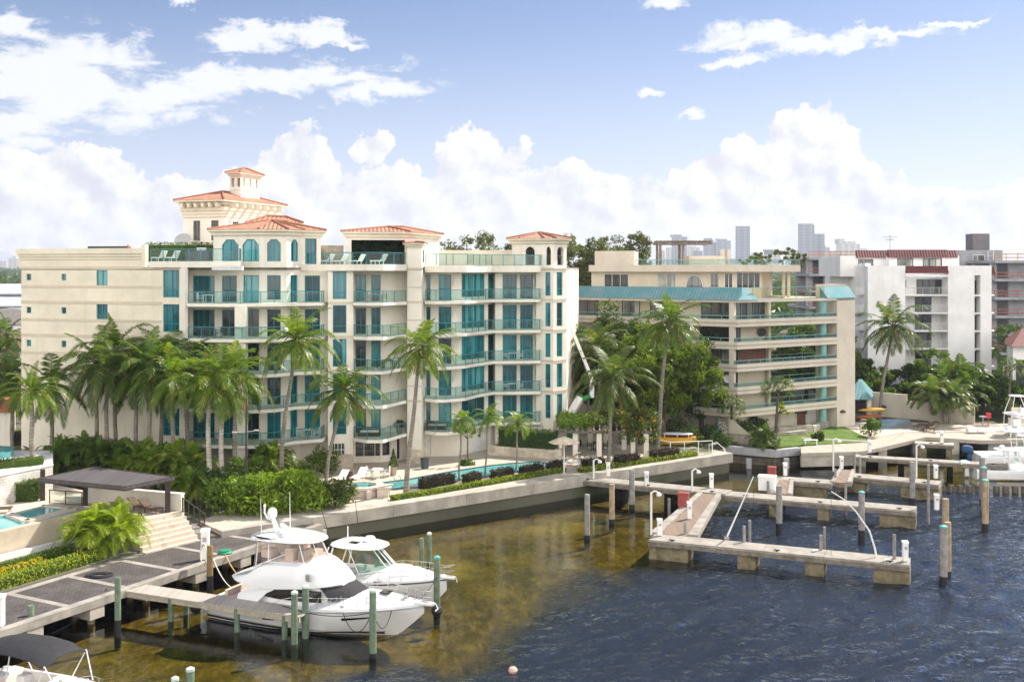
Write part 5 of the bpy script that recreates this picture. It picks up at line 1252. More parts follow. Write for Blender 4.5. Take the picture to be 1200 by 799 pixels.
BARK = pmat('brown_bark', (.11, .085, .06), .95, .3, 3, .5, 8)
SHAFT = pmat('green_crownshaft', (.10, .17, .03), .5, .2, 2)
def frond(m, r, az, el, L, droop, lw, n, ll, hang):
    """one feather leaf: curved rib with two rows of leaflets"""
    p = Vector((0,0,0)); d = Vector((math.cos(az)*math.cos(el), math.sin(az)*math.cos(el), math.sin(el))); st = L/n
    side = Vector((-math.sin(az), math.cos(az), 0)); pts = [p.copy()]; tw = r.uniform(-.5,.5)
    for i in range(n):
        d = (d+Vector((0,0,-droop*st*(.35+1.3*i/n)))).normalized(); q = p+d*st
        s = i/n
        upv = side.cross(d); sd = (side*math.cos(tw*s)+upv*math.sin(tw*s)).normalized()
        if s > .1:
            env = math.sin(math.pi*min(1, .16+s*.86))**.7*ll
            for sg in (-1, 1):
                dirv = (sd*sg*.82 + d*(.35+.5*s) - Vector((0,0,hang*r.uniform(.5,1.25)))+upv*.25*(-1 if upv.z < 0 else 1)).normalized()
                l = env*r.uniform(.8,1.1); w = d*lw*.5
                a = q; mid_ = a+dirv*l*.5+Vector((0,0,.02)); tip = a+dirv*l*.98-Vector((0,0,l*hang*.35))
                m.add([a-w*.5, a+w*.5, mid_+w, mid_-w, tip], [(0,1,2,3),(3,2,4)])
        p = q; pts.append(p.copy())
    k = len(m.v); m.tube(pts[::max(1, n//7)], [max(.008, .035*L/3.3*(1-.8*i/ (n//max(1,n//7)+1))) for i in range(len(pts[::max(1, n//7)]))], 4, False)
def crown(seed, nf=22, L=3.3, ll=.62, lw=.085, n=30, e0=-35, e1=78, droop=.55, hang=.5, jit=.15):
    r = random.Random(seed); m = MB()
    for i in range(nf):
        f = (i+.5)/nf; el = math.radians(e1+(e0-e1)*f**.9+r.uniform(-7,7)); az = i*2.39996+r.uniform(-.25,.25)
        Lf_ = L*(.78+.3*math.sin(math.pi*min(1,f*1.1)))*r.uniform(1-jit,1+jit)
        frond(m, r, az, el, Lf_, droop/L*3.0*r.uniform(.7,1.3), lw, n, ll, hang*(.6+.7*f))
    m.lathe((0,0,-.45), [(.1,0),(.16,.15),(.2,.4),(.12,.6)], 7)
    return m
CROWNS = {}
def crown_mesh(kind, seed, mat, **kw):
    k = (kind, seed, mat.name)
    if k not in CROWNS:
        me = bpy.data.meshes.new('crown'); mb = crown(seed, **kw); me.from_pydata(mb.v, [], mb.f); me.materials.append(mat); CROWNS[k] = me
    return CROWNS[k]
KIND = dict(coco=dict(nf=28, L=4.5, ll=.95, lw=.12, n=34, e0=-48, e1=76, droop=.62, hang=.62), royal=dict(nf=21, L=4.6, ll=1.05, lw=.13, n=34, e0=-58, e1=80, droop=.68, hang=.6),
            small=dict(nf=14, L=2.1, ll=.6, lw=.13, n=16, e0=-18, e1=70, droop=.95, hang=.4), date=dict(nf=34, L=3.3, ll=.55, lw=.08, n=28, e0=-40, e1=75, droop=.6, hang=.15), areca=dict(nf=17, L=2.7, ll=.75, lw=.13, n=22, e0=5, e1=84, droop=.75, hang=.35))
def palm(label, kind, base, top, r0, r1, mat, seed, sc=1.0, bend=0.0, group='tall palms on the waterfront', name='palm_tree', shaft=False, tm=None, rz=None):
    base, top = Vector(base), Vector(top); t = thing(name, label, 'palm', tuple(base), group)
    m = MB(); K_ = 12; pts = []; rs = []; H_ = top-base
    for i in range(K_+1):
        s = i/K_; q = base+H_*s+Vector((H_.x, H_.y, 0))*(s*s-s)*bend + Vector((.05*math.sin(s*9+seed), 0, 0)); pts.append(q); rs.append(r0*(1.35 if i == 0 else 1)*(1-s)+r1*s)
    pts[0].z -= .3
    m.tube(pts, rs, 9); m.build('trunk', tm or TRUNK, t, True)
    if shaft: MB().tube([top-Vector((0,0,1.5*sc)), top-Vector((0,0,.5)), top+Vector((0,0,.1))], [r1*1.05, r1*1.25, r1*.6], 9).build('crownshaft', SHAFT, t, True)
    o = bpy.data.objects.new('crown', crown_mesh(kind, seed % 4, mat, **KIND[kind])); C.objects.link(o); o.parent = t; o.location = top-base; o.scale = (sc,)*3; o.rotation_euler = (0, 0, rz if rz is not None else seed*1.7)
    if kind == 'coco':
        r = random.Random(seed*31); m = MB(); q = MB()
        for k in range(3+seed % 3): frond(m, r, r.uniform(0, 6.28), math.radians(r.uniform(-60, -25)), 2.6*sc, .35, .10, 20, .5, .9)
        d = bpy.data.objects.new('dry_fronds', bpy.data.meshes.new('dry_fronds')); d.data.from_pydata(m.v, [], m.f); d.data.materials.append(DRY); C.objects.link(d); d.parent = t; d.location = top-base-Vector((0,0,.15))
        for k in range(9): a = k*2.4; q.lathe((.24*math.cos(a), .24*math.sin(a), -.55-.16*(k % 3)), [(.02,-.12),(.1,-.06),(.12,.02),(.08,.1),(.01,.13)], 7)
        d = bpy.data.objects.new('coconuts', bpy.data.meshes.new('coconuts')); d.data.from_pydata(q.v, [], q.f); d.data.materials.append(NUT); C.objects.link(d); d.parent = t; d.location = top-base
    return t
def leaves(m, r, pts, size, el=.9):
    """a folded leaf at every point, turned at random"""
    for c in pts:
        a = r.uniform(0, 6.283); e = math.asin(r.uniform(-.4, 1)) ; nrm = Vector((math.cos(a)*math.cos(e), math.sin(a)*math.cos(e), math.sin(e)))
        u = nrm.orthogonal().normalized(); an = r.uniform(0, 6.283); u = (Matrix.Rotation(an, 3, nrm) @ u); w = nrm.cross(u); s = size*r.uniform(.6, 1.25); c = Vector(c)
        m.add([c-u*s, c+w*s*.45*el+nrm*s*.1, c+u*s, c-w*s*.45*el+nrm*s*.1], [(0,1,2,3)])
def clump_pts(r, c, rad, n, flat=.8, shell=.55):
    out = []
    for _ in range(n):
        v = Vector((r.gauss(0,1), r.gauss(0,1), r.gauss(0,1))).normalized()*rad*(shell+(1-shell)*r.random()); v.z *= flat; out.append(Vector(c)+v)
    return out
def bush(label, c, size, mat, seed, leaf=.16, n=900, core=None, cat='shrub', name='shrub', group=None, top=None, lumps=9, stem=True):
    """loose shrub: lumps of leaves over a low centre; c is the ground point, size the half widths and height"""
    r = random.Random(seed); m = MB(); c = Vector(c); sx, sy, sz = size
    for k in range(lumps):
        a = r.uniform(0, 6.283); rr_ = math.sqrt(r.random())*.75; f = r.uniform(.35, .85)*(1-.35*rr_)
        q = c+Vector((math.cos(a)*rr_*sx, math.sin(a)*rr_*sy, sz*f)); rad = min(sx, sy, sz)*r.uniform(.38, .62)
        leaves(m, r, clump_pts(r, q, rad, n//lumps, .85, .5), leaf)
    leaves(m, r, [c+Vector((r.uniform(-.8,.8)*sx, r.uniform(-.8,.8)*sy, r.uniform(.05,.5)*sz)) for _ in range(n//5)], leaf*1.2)
    t = thing(name, label, cat, tuple(c), group)
    m.build('foliage', mat, t)
    if stem:
        b = MB(); 
        for k in range(4): a = k*1.6+seed; b.tube([c+Vector((0,0,-.2)), c+Vector((math.cos(a)*sx*.2, math.sin(a)*sy*.2, sz*.35)), c+Vector((math.cos(a)*sx*.45, math.sin(a)*sy*.45, sz*.62))], [.07,.05,.02], 5)
        b.build('stem', BARK, t)
    return t
def hedge(label, a, b, w, z0, h, mat, seed, leaf=.11, dens=55, cat='hedge', group=None, name='hedge', round_=.25, core=LEAFD):
    """clipped hedge along the plan segment a-b"""
    r = random.Random(seed); a, b = Vector(a[:2]), Vector(b[:2]); L_ = (b-a).length; d = (b-a)/L_; n_ = Vector((-d.y, d.x)); pts = []
    for _ in range(int(L_*w*dens)):
        u = r.random()*L_; v = r.uniform(-.5,.5)*w; e = 1-round_*min(1, (abs(v)/(w/2))**4); pts.append((a.x+d.x*u+n_.x*v, a.y+d.y*u+n_.y*v, z0+h*e+r.gauss(0,.05)+.08*mnoise.noise(Vector((u*.9, v, seed)))))
    for _ in range(int(L_*h*dens*1.6)):
        u = r.random()*L_; s = r.choice((-1,1)); z = z0+h*r.random(); v = s*w*(.5+r.gauss(0,.03)); pts.append((a.x+d.x*u+n_.x*v, a.y+d.y*u+n_.y*v, z))
    for _ in range(int(w*h*dens*1.6)):
        s = r.choice((0,1)); v = r.uniform(-.5,.5)*w; pts.append((a.x+d.x*L_*s+n_.x*v, a.y+d.y*L_*s+n_.y*v, z0+h*r.random()))
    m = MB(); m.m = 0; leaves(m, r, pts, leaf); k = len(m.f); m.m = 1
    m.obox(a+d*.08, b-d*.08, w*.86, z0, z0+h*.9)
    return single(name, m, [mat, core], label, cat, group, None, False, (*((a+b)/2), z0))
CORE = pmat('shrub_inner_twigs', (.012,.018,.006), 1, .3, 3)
def tree(label, base, h, rx, ry, cz, rz_, mat, seed, nclump=60, per=110, leaf=.3, trunk_r=.25, name='tree', cat='tree', group=None, bark=None, lean=(0,0), limb=6, cr=(.16,.3)):
    """trunk with limbs and a crown of many small leaf clumps around an uneven ellipsoid"""
    r = random.Random(seed); base = Vector(base); t = thing(name, label, cat, tuple(base), group); cc_ = base+Vector((lean[0], lean[1], cz)); m = MB(); cl = []
    for k in range(nclump):
        v = Vector((r.gauss(0,1), r.gauss(0,1), r.gauss(0,1))).normalized(); f = r.uniform(.45,1)*(1+.3*mnoise.noise(v*1.6+Vector((seed,0,0)))); q = cc_+Vector((v.x*rx*f, v.y*ry*f, v.z*rz_*f))
        rad = r.uniform(*cr)*min(rx, rz_); cl.append(q); leaves(m, r, clump_pts(r, q, rad, per, .75, .35), leaf)
    m.build('crown', mat, t)
    b = MB(); f0 = base+Vector((lean[0]*.4, lean[1]*.4, cz-rz_*.55)); b.tube([base-Vector((0,0,.3)), base+(f0-base)*.5, f0], [trunk_r*1.3, trunk_r, trunk_r*.8], 8)
    for k in range(limb): q = cl[(k*7) % len(cl)]; mid_ = f0+(q-f0)*.5+Vector((0,0,-.05*rz_)); b.tube([f0, mid_, q], [trunk_r*.55, trunk_r*.35, trunk_r*.1], 5)
    b.build('trunk', bark or BARK, t, True)
    return t

# ------------------------------------------------------------------ coconut palms on the waterfront
def pb(px, py, z=ZD): return W(px, py, z)
def ptop(px, py, Y): return D(px, py, Y)
b_ = pb(327,574); palm('leaning coconut palm before the left balcony stack', 'coco', b_, ptop(348,398,b_.y-.5), .2, .13, PALM2, 1, .93, .5)
b_ = pb(381,570); palm('leaning coconut palm between the tall palm and the spa', 'coco', b_, ptop(404,458,b_.y), .17, .12, PALM1, 2, .92, .45)
b_ = pb(476,578); palm('tallest coconut palm rising from the lime border by the pool', 'coco', b_, ptop(494,406,b_.y-.3), .23, .12, PALM2, 3, .88, .35)
b_ = pb(713,547); palm('coconut palm with hanging fronds in front of the vine pergola', 'coco', b_, ptop(718,443,b_.y), .19, .13, PALM3, 5, 1.02, .3)
b_ = pb(770,533); palm('tall coconut palm before the terrace building', 'coco', b_, ptop(784,378,b_.y), .23, .14, PALM1, 6, 1.0, .4)
b_ = XY(705,117); palm('coconut palm half hidden behind the hanging frond palm', 'coco', (*b_,1.7), ptop(700,405,117), .2, .14, PALM3, 7, 1.0, .1)
b_ = W(1030,489,1.7); palm('coconut palm leaning over the marina pool', 'coco', b_, ptop(1047,382,b_.y), .22, .15, PALM3, 8, 1.22, .3)
b_ = XY(689,119); palm('slim palm among the trees beside the boom lift', 'royal', (*b_,1.7), ptop(690,420,119), .18, .13, PALM3, 9, .9, .1)
# three slender palms in the pool border
for px, yb, yt, lb, sd in ((538,563,492,'left one of three slender young palms in the pool border',3), (569,557,488,'middle one of three slender young palms in the pool border',4), (605,552,494,'right one of three slender young palms in the pool border',5)):
    q = pb(px, yb); palm(lb, 'small', q, ptop(px+(3 if px < 600 else 2), yt, q.y), .085, .07, PALM2, sd, 1.0, .2, 'three slender palms in the pool border')
# royal palms at the left
ROY = [(38,458,82),(61,448,95),(112,425,93),(124,432,91),(135,412,96),(160,436,92),(176,428,90),(189,424,94),(203,440,89),(219,432,93),(245,448,84),(259,440,84.5),(276,440,90)]
RL = ['small feathery palm standing in the raised brick planter at far left', 'dark royal palm just right of the planter palm', 'royal palm with darkest drooping crown left in the grove', 'second royal palm of the close dark trio', 'tallest royal palm of the grove before the plain wall',
      'royal palm with low dark crown in the middle of the grove', 'royal palm with forked pale trunk near the tall windows', 'royal palm before the tall windows with bright new frond', 'royal palm with low crown just right of the tall windows', 'royal palm under the left balcony corner',
      'near royal palm with white trunk and bright green crownshaft, left of the pair', 'near royal palm with white trunk and bright green crownshaft, right of the pair', 'royal palm behind the flag pole by the balconies']
for i, (px, py, Y) in enumerate(ROY):
    zb = 3.3 if i == 0 else 1.7; q = XY(px, Y); r_ = random.Random(i*7+1)
    palm(RL[i], 'date' if i == 0 else 'royal', (q.x, q.y, 5.3 if i == 0 else zb), ptop(px+r_.uniform(-2,2), py, Y), .2 if i < 10 else .23, .15, (PALM2, PALM1, PALM1, PALM3)[i % 4] if i not in (7,10,11,0) else PALM2, i+2, (.92, 1.02, 1.1, .95, 1.12, 1.0, .95, 1.02, .9, 1.0, .86, .92, .95)[i], .05, 'palm grove left of the condominium', shaft=i > 0, tm=TRUNKP if i in (10,11) else TRUNK)
for px, py, Y, lb in ((-8,420,118,'palm at the left edge beside the orange roofed villa'), (14,440,110,'palm with arching fronds above the orange roof'), (8,392,150,'palm before the flat roofed house at far left')):
    q = XY(px, Y); palm(lb, 'royal', (q.x, q.y, 1.7), ptop(px, py, Y), .18, .13, PALM1, int(px)+20, 1.1, .05, 'palm grove left of the condominium', shaft=True)
# clumping palms
def clump_palm(label, base, n, h, sp, mat, seed, sc=1.0, kind='areca', group=None):
    r = random.Random(seed); base = Vector(base); t = thing('clumping_palm', label, 'palm', tuple(base), group); tr = MB()
    for k in range(n):
        a = k*2.4+r.random(); rad = sp*math.sqrt((k+.3)/n); top = base+Vector((math.cos(a)*rad, math.sin(a)*rad, h*r.uniform(.55,1)*(1-.3*rad/sp)))
        tr.tube([base+Vector((math.cos(a)*rad*.3, math.sin(a)*rad*.3, -.2)), base+(top-base)*.5+Vector((0,0,.1)), top], [.08,.06,.05], 6)
        o = bpy.data.objects.new('crown', crown_mesh(kind, (seed+k) % 3, mat, **KIND[kind])); C.objects.link(o); o.parent = t; o.location = top-base; o.scale = (sc*r.uniform(.8,1.1),)*3; o.rotation_euler = (0,0,r.random()*6)
    tr.build('stem', TRUNK, t); return t
clump_palm('bright clumping palm growing beside the terrace steps', (*XY(125,71.0),1.5), 11, 2.2, 1.5, LEAFP, 4, .85)
clump_palm('dark green clumping palm between the two white royal trunks', W(236,592,1.7), 6, 2.3, 1.2, PALM2, 7, .8)
clump_palm('dark shaded clumping palm behind the terrace pergola', (*XY(168,88),1.7), 7, 3.8, 2.2, PALM2, 9, .95)
clump_palm('shaded clumping palm behind the pergola middle', (*XY(132,89),1.7), 7, 3.6, 2.4, PALM1, 10, .95)
clump_palm('shaded clumping palm behind the left pergola corner', (*XY(92,90),1.7), 7, 3.9, 2.4, PALM1, 11, .95)
clump_palm('shaded clumping palm left of the pergola by the brick planter', (*XY(62,92),1.7), 6, 3.0, 2.0, PALM1, 12, .9)
clump_palm('shaded clumping palm right of the pergola roof', (*XY(200,86),1.7), 7, 3.8, 2.0, PALM2, 13, .95)
clump_palm('young clumping palm at the foot of the leaning coconut palm', W(318,565,1.8), 5, 2.6, 1.0, PALM2, 14, .85)
clump_palm('silvery young palm beside the round clipped bush', W(350,575,1.8), 4, 1.6, .8, PALM3, 15, .8)
clump_palm('old multi stemmed palm with golden fronds before the garden wall', W(1110,496,1.7), 5, 4.6, 2.6, PALM3, 16, 1.35)
clump_palm('broad dark fan of palm fronds behind the garden wall', (*XY(1122,137),1.7), 6, 5.0, 3.0, PALM1, 17, 1.6)
clump_palm('small spreading palm on the lawn by the stair', W(896,524,1.7), 3, 1.2, .4, PALM1, 18, .8)
# fan palm and yellow frangipani on the lawn
def fanpalm(label, base, top, sc, mat, seed):
    base, top = Vector(base), Vector(top); t = thing('fan_palm', label, 'palm', tuple(base)); r = random.Random(seed); m = MB()
    MB().tube([base-Vector((0,0,.2)), (base+top)/2, top], [.18,.14,.13], 8).build('trunk', BARK, t, True)
    for k in range(34):
        e = math.asin(r.uniform(-.55, 1)); a = k*2.4; d = Vector((math.cos(a)*math.cos(e), math.sin(a)*math.cos(e), math.sin(e))); c = top-base+d*sc*r.uniform(.75,1.05); u = d.orthogonal().normalized(); w = d.cross(u)
        for j in range(11):
            an = (j/10-.5)*4.2; v = (d*math.cos(an)*.55+(u*math.sin(an)))*sc*.75+Vector((0,0,-.14*sc)); q = w*.035+v.orthogonal().normalized()*.03
            m.add([c, c+v*.5+q, c+v, c+v*.5-q], [(0,1,2,3)])
        m.tube([top-base, c], [.02,.012], 3, False)
    o = m.build('crown', mat, t); o.location = (0,0,0); return t
q = W(907,522,1.7)
def fp(label, base, top, sc, mat, seed):
    t = fanpalm(label, base, top, sc, mat, seed)
    for ch in t.children:
        if ch.name.startswith('crown'):
            for v in ch.data.vertices: v.co += Vector(base)
    return t
fp('dark fan palm on the lawn before the balcony corner', W(908,521,1.7), D(912,459,W(908,521,1.7).y), 1.55, PALM3, 3)
fp('fan palm in the shade beside the stair', W(858,509,1.7), D(857,476,112), 1.2, PALM3, 5)
fp('fan palm right of the marina wall', (*XY(1182,131),1.7), D(1184,432,131), 1.3, PALM3, 6)
tree('leaning yellow green frangipani on the lawn', W(908,524,1.7), 4, .9, .9, 4.0, .8, LEAFL, 8, 9, 60, .16, .1, name='small_tree', lean=(.9,0), limb=5)

# ------------------------------------------------------------------ trees
tree('big spreading ficus tree between the two apartment buildings', (*XY(775,116),1.7), 12, 6.2, 5.5, 7.6, 4.6, LEAFI, 21, 150, 130, .27, .45, group=None)
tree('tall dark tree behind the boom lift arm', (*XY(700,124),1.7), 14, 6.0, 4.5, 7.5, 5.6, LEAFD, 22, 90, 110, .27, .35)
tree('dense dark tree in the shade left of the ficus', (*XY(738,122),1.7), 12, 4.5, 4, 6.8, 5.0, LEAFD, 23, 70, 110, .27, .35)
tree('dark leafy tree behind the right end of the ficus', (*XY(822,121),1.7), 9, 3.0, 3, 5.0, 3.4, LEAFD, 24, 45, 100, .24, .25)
for i, (px, Y, top, w, lb) in enumerate([(536,158,277,3.3,'feathery pine just right of the terrace pavilion'),(553,160,280,2.2,'narrow feathery pine second from the pavilion'),(572,158,272,3.4,'tallest feathery pine left of the corner turret'),(592,160,277,2.4,'feathery pine hidden by the corner turret edge'),
        (672,165,275,3.0,'feathery pine just right of the corner turret'),(688,166,280,2.4,'small feathery pine between turret and roof box'),(706,165,283,2.6,'low feathery pine behind the white roof box'),(743,168,272,2.4,'lone tall pine with open crown right of the roof box'),(757,168,290,2.8,'short pine beside the roof pergola'),(524,162,287,2.6,'low feathery pine at the terrace pavilion edge'),(545,166,284,3.0,'broad low pine between the first two pines'),(563,165,282,3.0,'dense low pine left of the tallest one'),(582,164,280,3.0,'broad pine right of the tallest one'),(680,170,284,3.2,'broad low pine close right of the turret'),(697,168,279,3.0,'tall soft pine left of the roof box'),(716,172,284,3.2,'broad pine behind the roof box'),(730,172,286,3.0,'dense low pine right of the roof box')]):
    q = XY(px, Y); zt_ = ZY(top, Y); h_ = zt_-1.7
    tree(lb, (q.x, q.y, 1.7), h_, w, w, h_*.62, h_*.40, LEAFO, 40+i, 85, 90, .26, .22, cr=(.22,.5), name='pine_tree', group='feathery pines behind the condominium', limb=9)
for i, (px, Y, pyt, rx, mt, lb) in enumerate([(1010,150,420,4.2,LEAFD,'dark tree filling the gap left of the white block'), (1035,142,432,4.5,LEAFM,'leafy sea grape tree behind the marina pool'), (1068,146,425,4.2,LEAFD,'dark round tree under the white block loggias'),
        (1095,142,415,3.8,LEAFM,'mid green tree under the white block right wall'), (1128,146,425,4.0,LEAFD,'dark tree behind the golden palm clump'), (1152,138,432,3.6,LEAFM,'tree beside the last bay of the white block'), (1175,136,445,3.2,LEAFD,'dense tree between the white block and the small house'), (1195,170,385,6,LEAFD,'tall dark tree before the concrete shell'), (1200,133,455,3,LEAFM,'shaggy tree at the right edge under the small house')]):
    q = XY(px, Y); zt_ = ZY(pyt, Y); h_ = zt_-1.7
    tree(lb, (q.x, q.y, 1.7), h_, rx, rx*.9, h_*.58, h_*.44, mt, 60+i, 52, 95, .27, .25, group='trees behind the marina')
for i, (px, Y, pyt, lb) in enumerate([(945,152,372,'tree seen through the open right terraces'), (972,147,385,'leafy tree beyond the open terrace end'), (925,150,395,'dark tree behind the terrace building')]):
    q = XY(px, Y); h_ = ZY(pyt, Y)-1.7; tree(lb, (q.x, q.y, 1.7), h_, 4.5, 4, h_*.55, h_*.45, LEAFM, 120+i, 60, 95, .3, .25, group='trees behind the terrace building')
for i, (px, Y, pyt, rx, lb) in enumerate([(5,130,445,4,'leafy tree at the left edge above the orange roof'), (2,200,372,7,'bright tree mass left of the condominium wall'), (22,240,364,6,'tree crown close beside the condominium wall'), (-20,300,330,12,'dark distant tree at the far left edge'), (18,320,331,11,'dark distant tree beside the condominium roof line')]):
    q = XY(px, Y); zt_ = ZY(pyt, Y); h_ = zt_-1.7
    tree(lb, (q.x, q.y, 1.7), h_, rx, rx, h_*.55, h_*.45, LEAFD if i > 2 else LEAFM, 80+i, 60, 90, .4 if i > 2 else .3, .3, group='trees left of the condominium')
# distant wood: one mass to the horizon
r = random.Random(9); m = MB()
for k in range(2600):
    Y = 260+2400*r.random()**1.6; x = r.uniform(-.62, .62)*Y; 
    c = Vector((x, Y, r.uniform(4, 11)*(1 if Y < 900 else 1.2))); s = 2.2+Y*.006
    leaves(m, r, clump_pts(r, c, s*1.3, 14, .6, .3), s*.55)
single('distant_wood', m, LEAFD, 'dark green wood spreading to the horizon behind the buildings', 'wood', None, 'stuff', False, (0, 300, 0))
# roof garden plants of the terrace building
for px, py, rx, mt, lb in ((917,303,2.6,LEAFO,'wide windblown shrub on the terrace building roof'), (937,306,1.3,LEAFO,'small palm like shrub at the end of that roof'), (893,306,1.1,LEAFO,'brown bush on the terrace building roof'), (878,311,1.2,LEAFM,'low green bush on the terrace building roof')):
    q = XY(px, 131); tree(lb, (q.x, q.y, 20.5), 2, rx, 1.4, ZY(py, 131)-20.5+.2, 1.0, mt, int(px), 16, 50, .2, .08, name='roof_shrub', cat='shrub', limb=4)

# ------------------------------------------------------------------ hedges and borders
hedge('long bright clipped hedge edging the promenade', PF0+pn*(PWID+.9)-pd*8, PF0+pn*(PWID+.9)+pd*12.3, 1.25, 1.45, .75, LEAFH, 1, .10, 75)
hedge('strip of yellow crotons behind the promenade hedge', PF0+pn*(PWID+2.0)-pd*8, PF0+pn*(PWID+2.0)+pd*8.6, .8, 1.5, .72, LEAFY, 2, .13, 60)
hedge('green strip of shrubs between crotons and villa wall', PF0+pn*(PWID+2.9)-pd*8, PF0+pn*(PWID+2.9)+pd*11.5, .9, 1.5, .75, LEAFM, 3, .12, 60)
hedge('tall dark clipped hedge behind the curved pool', XY(586,106.5), XY(652,104.2), 1.2, 2.75, 1.7, LEAFD, 5, .12, 60)
for i, (px, py, h_) in enumerate([(300,603,2.3),(330,600,2.6),(352,598,2.3),(378,593,1.7),(276,601,2.0)]):
    q = W(px, py, 1.8); bush(['bright green seagrape shrub in the middle of the waterside hedge','largest bright shrub of the waterside hedge','bright shrub at the waterside hedge near the spa','spiky grey green shrub beside the spa wall','dark shrub at the left end of the waterside hedge'][i], q, (2.4,1.8,h_+.9), (LEAFB,LEAFB,LEAFB,PALM3,LEAFM)[i], 30+i, .19, 2400, group='waterside shrubs before the condominium')
q = W(376,556,1.8); bush('round clipped dark bush at the condominium base', q, (1.5,1.5,3.0), LEAFM, 41, .13, 1600, lumps=14)
for i, (px, py, z, s) in enumerate([(75,565,1.7,2.2),(105,562,1.7,2.3),(140,560,1.7,2.4),(175,561,1.7,2.4),(208,563,1.7,2.2),(228,585,1.7,1.7),(262,590,1.7,1.9),(290,580,1.7,2.2),(300,550,1.7,2.4)]):
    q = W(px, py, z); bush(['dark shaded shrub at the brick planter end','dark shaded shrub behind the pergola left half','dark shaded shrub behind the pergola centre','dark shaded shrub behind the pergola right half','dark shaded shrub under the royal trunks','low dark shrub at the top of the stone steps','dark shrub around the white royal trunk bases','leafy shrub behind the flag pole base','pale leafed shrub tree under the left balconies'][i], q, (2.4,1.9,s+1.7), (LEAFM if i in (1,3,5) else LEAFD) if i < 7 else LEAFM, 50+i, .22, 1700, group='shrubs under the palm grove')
# red and lime border along the seawall
def wpos(px, py): return W(px, py, ZD+.05)
for i, (x0, x1, py) in enumerate([(492,531,571.5),(544,562,566),(577,600,561.5),(610,635,557),(643,657,552)]):
    a_ = wpos(x0+1, py+1).xy; b_ = wpos(x1-1, py-(x1-x0)*.16).xy
    hedge(['long clipped maroon hedge block beside the tallest pool palm','small clipped maroon block right of the left slender palm','clipped maroon block between middle and right slender palms','clipped maroon block right of the three slender palms','last small maroon block near the cream umbrella'][i], a_, b_, .9, ZD+.02, .85, LEAFR, 70+i, .09, 85, group='maroon clipped blocks along the seawall', round_=.1, core=CORE)
hedge('lime green low border planting along the seawall by the pool', wpos(459,586).xy, wpos(661,552).xy, .75, ZD+.02, .38, LEAFL, 80, .11, 70)
for i, (x0, x1, py) in enumerate([(684,706,551.5),(722,747,547),(764,793,540.5)]):
    hedge(['maroon clipped block just right of the walkway landing','maroon clipped block before the vine pergola','maroon clipped block by the glass pool fence'][i], W(x0,py,ZD).xy, W(x1,py-(x1-x0)*.14,ZD).xy, 1.0, ZD+.02, .95, LEAFR, 84+i, .1, 75, group='maroon clipped blocks along the seawall', round_=.1, core=CORE)
hedge('lime green border along the seawall right of the walkway', W(680,554,ZD).xy, W(815,534,ZD).xy, .9, ZD+.02, .42, LEAFL, 88, .12, 60)
q = W(366,588,1.8); bush('small maroon bush left of the stone spa', q, (.9,.7,1.0), LEAFR, 90, .1, 600, stem=False)
q = W(385,586,1.8); bush('low lime bush at the left seawall end', q, (1.6,.6,.55), LEAFL, 91, .12, 500, stem=False)
for i, (px, py, s, mt, h_) in enumerate([(871,512,1.5,LEAFD,1.9),(886,508,1.6,LEAFD,2.2),(845,523,1.2,LEAFD,1.6),(958,516,.7,LEAFD,1.1),(1020,511,1.2,LEAFM,2.3),(835,515,1.4,LEAFD,1.8),(810,522,1.5,LEAFM,2.2),(741,522,1.6,LEAFD,2.6),(760,519,1.6,LEAFM,2.8),(793,514,2.0,LEAFD,3.0)]):
    q = W(px, py, 1.7); bush(['dark shrub left of the side stair wall','dark rounded shrub against the side stair wall','low dark shrub beside the stair foot','small round bush on the lawn path','leafy bush on the lawn corner by the marina pool','dense dark shrub left of the garden stair','shrub above the yellow topped boat','dark shrub behind the vine pergola right end','leafy shrub behind the pool fence','wide dark shrub under the ficus'][i], q, (s, s*.9, h_), mt, 100+i, .15, 900, group='shrubs on the second lot')
q = W(1135,560,1.0)
# ------------------------------------------------------------------ boats
HEAD = math.radians(-24)
SEATM = pmat('beige_upholstery', (.60,.50,.42), .7, .1, 3)
GREYU = pmat('grey_upholstery', (.42,.42,.42), .7, .1, 3)
SMOKE = panemat('smoked_boat_glass', (.006,.006,.007), (.035,.03,.025))
WINDG = glassmat('green_boat_glass', (.62,.78,.70), .22)
TEAKD = pmat('tan_cockpit_sole', (.50,.40,.29), .7, .1, 3)
ROPE = pmat('dark_rope', (.02,.02,.022), .9)
WROPE = pmat('white_rope', (.62,.60,.54), .9)
GOLD = pmat('gold_stripe', (.35,.26,.10), .4)
class Boat:
    """local frame: x forward, y to port, z up from the waterline"""
    def __init__(s, name, label, org, head, cat='boat', group=None, sc=1.0):
        s.sc = sc
        s.o = Vector((org[0], org[1], 0)).copy(); s.t = thing(name, label, cat, tuple(s.o), group); s.M = Matrix.Rotation(head, 3, 'Z'); s.head = head
    def put(s, name, mb, mat, parent=None, smooth=False):
        for v in mb.v: w = s.M @ (v*s.sc); v.x, v.y, v.z = w.x+s.o.x, w.y+s.o.y, w.z+s.o.z
        return mb.build(name, mat, parent or s.t, smooth)
    def world(s, x, y, z): return s.M @ (Vector((x, y, z))*s.sc) + s.o
def lerp_tab(tab, x):
    for a, b in zip(tab[:-1], tab[1:]):
        if a[0] <= x <= b[0]:
            f = (x-a[0])/(b[0]-a[0]); f2 = f
            return [p+(q-p)*f2 for p, q in zip(a[1:], b[1:])]
    return list(tab[0][1:] if x < tab[0][0] else tab[-1][1:])
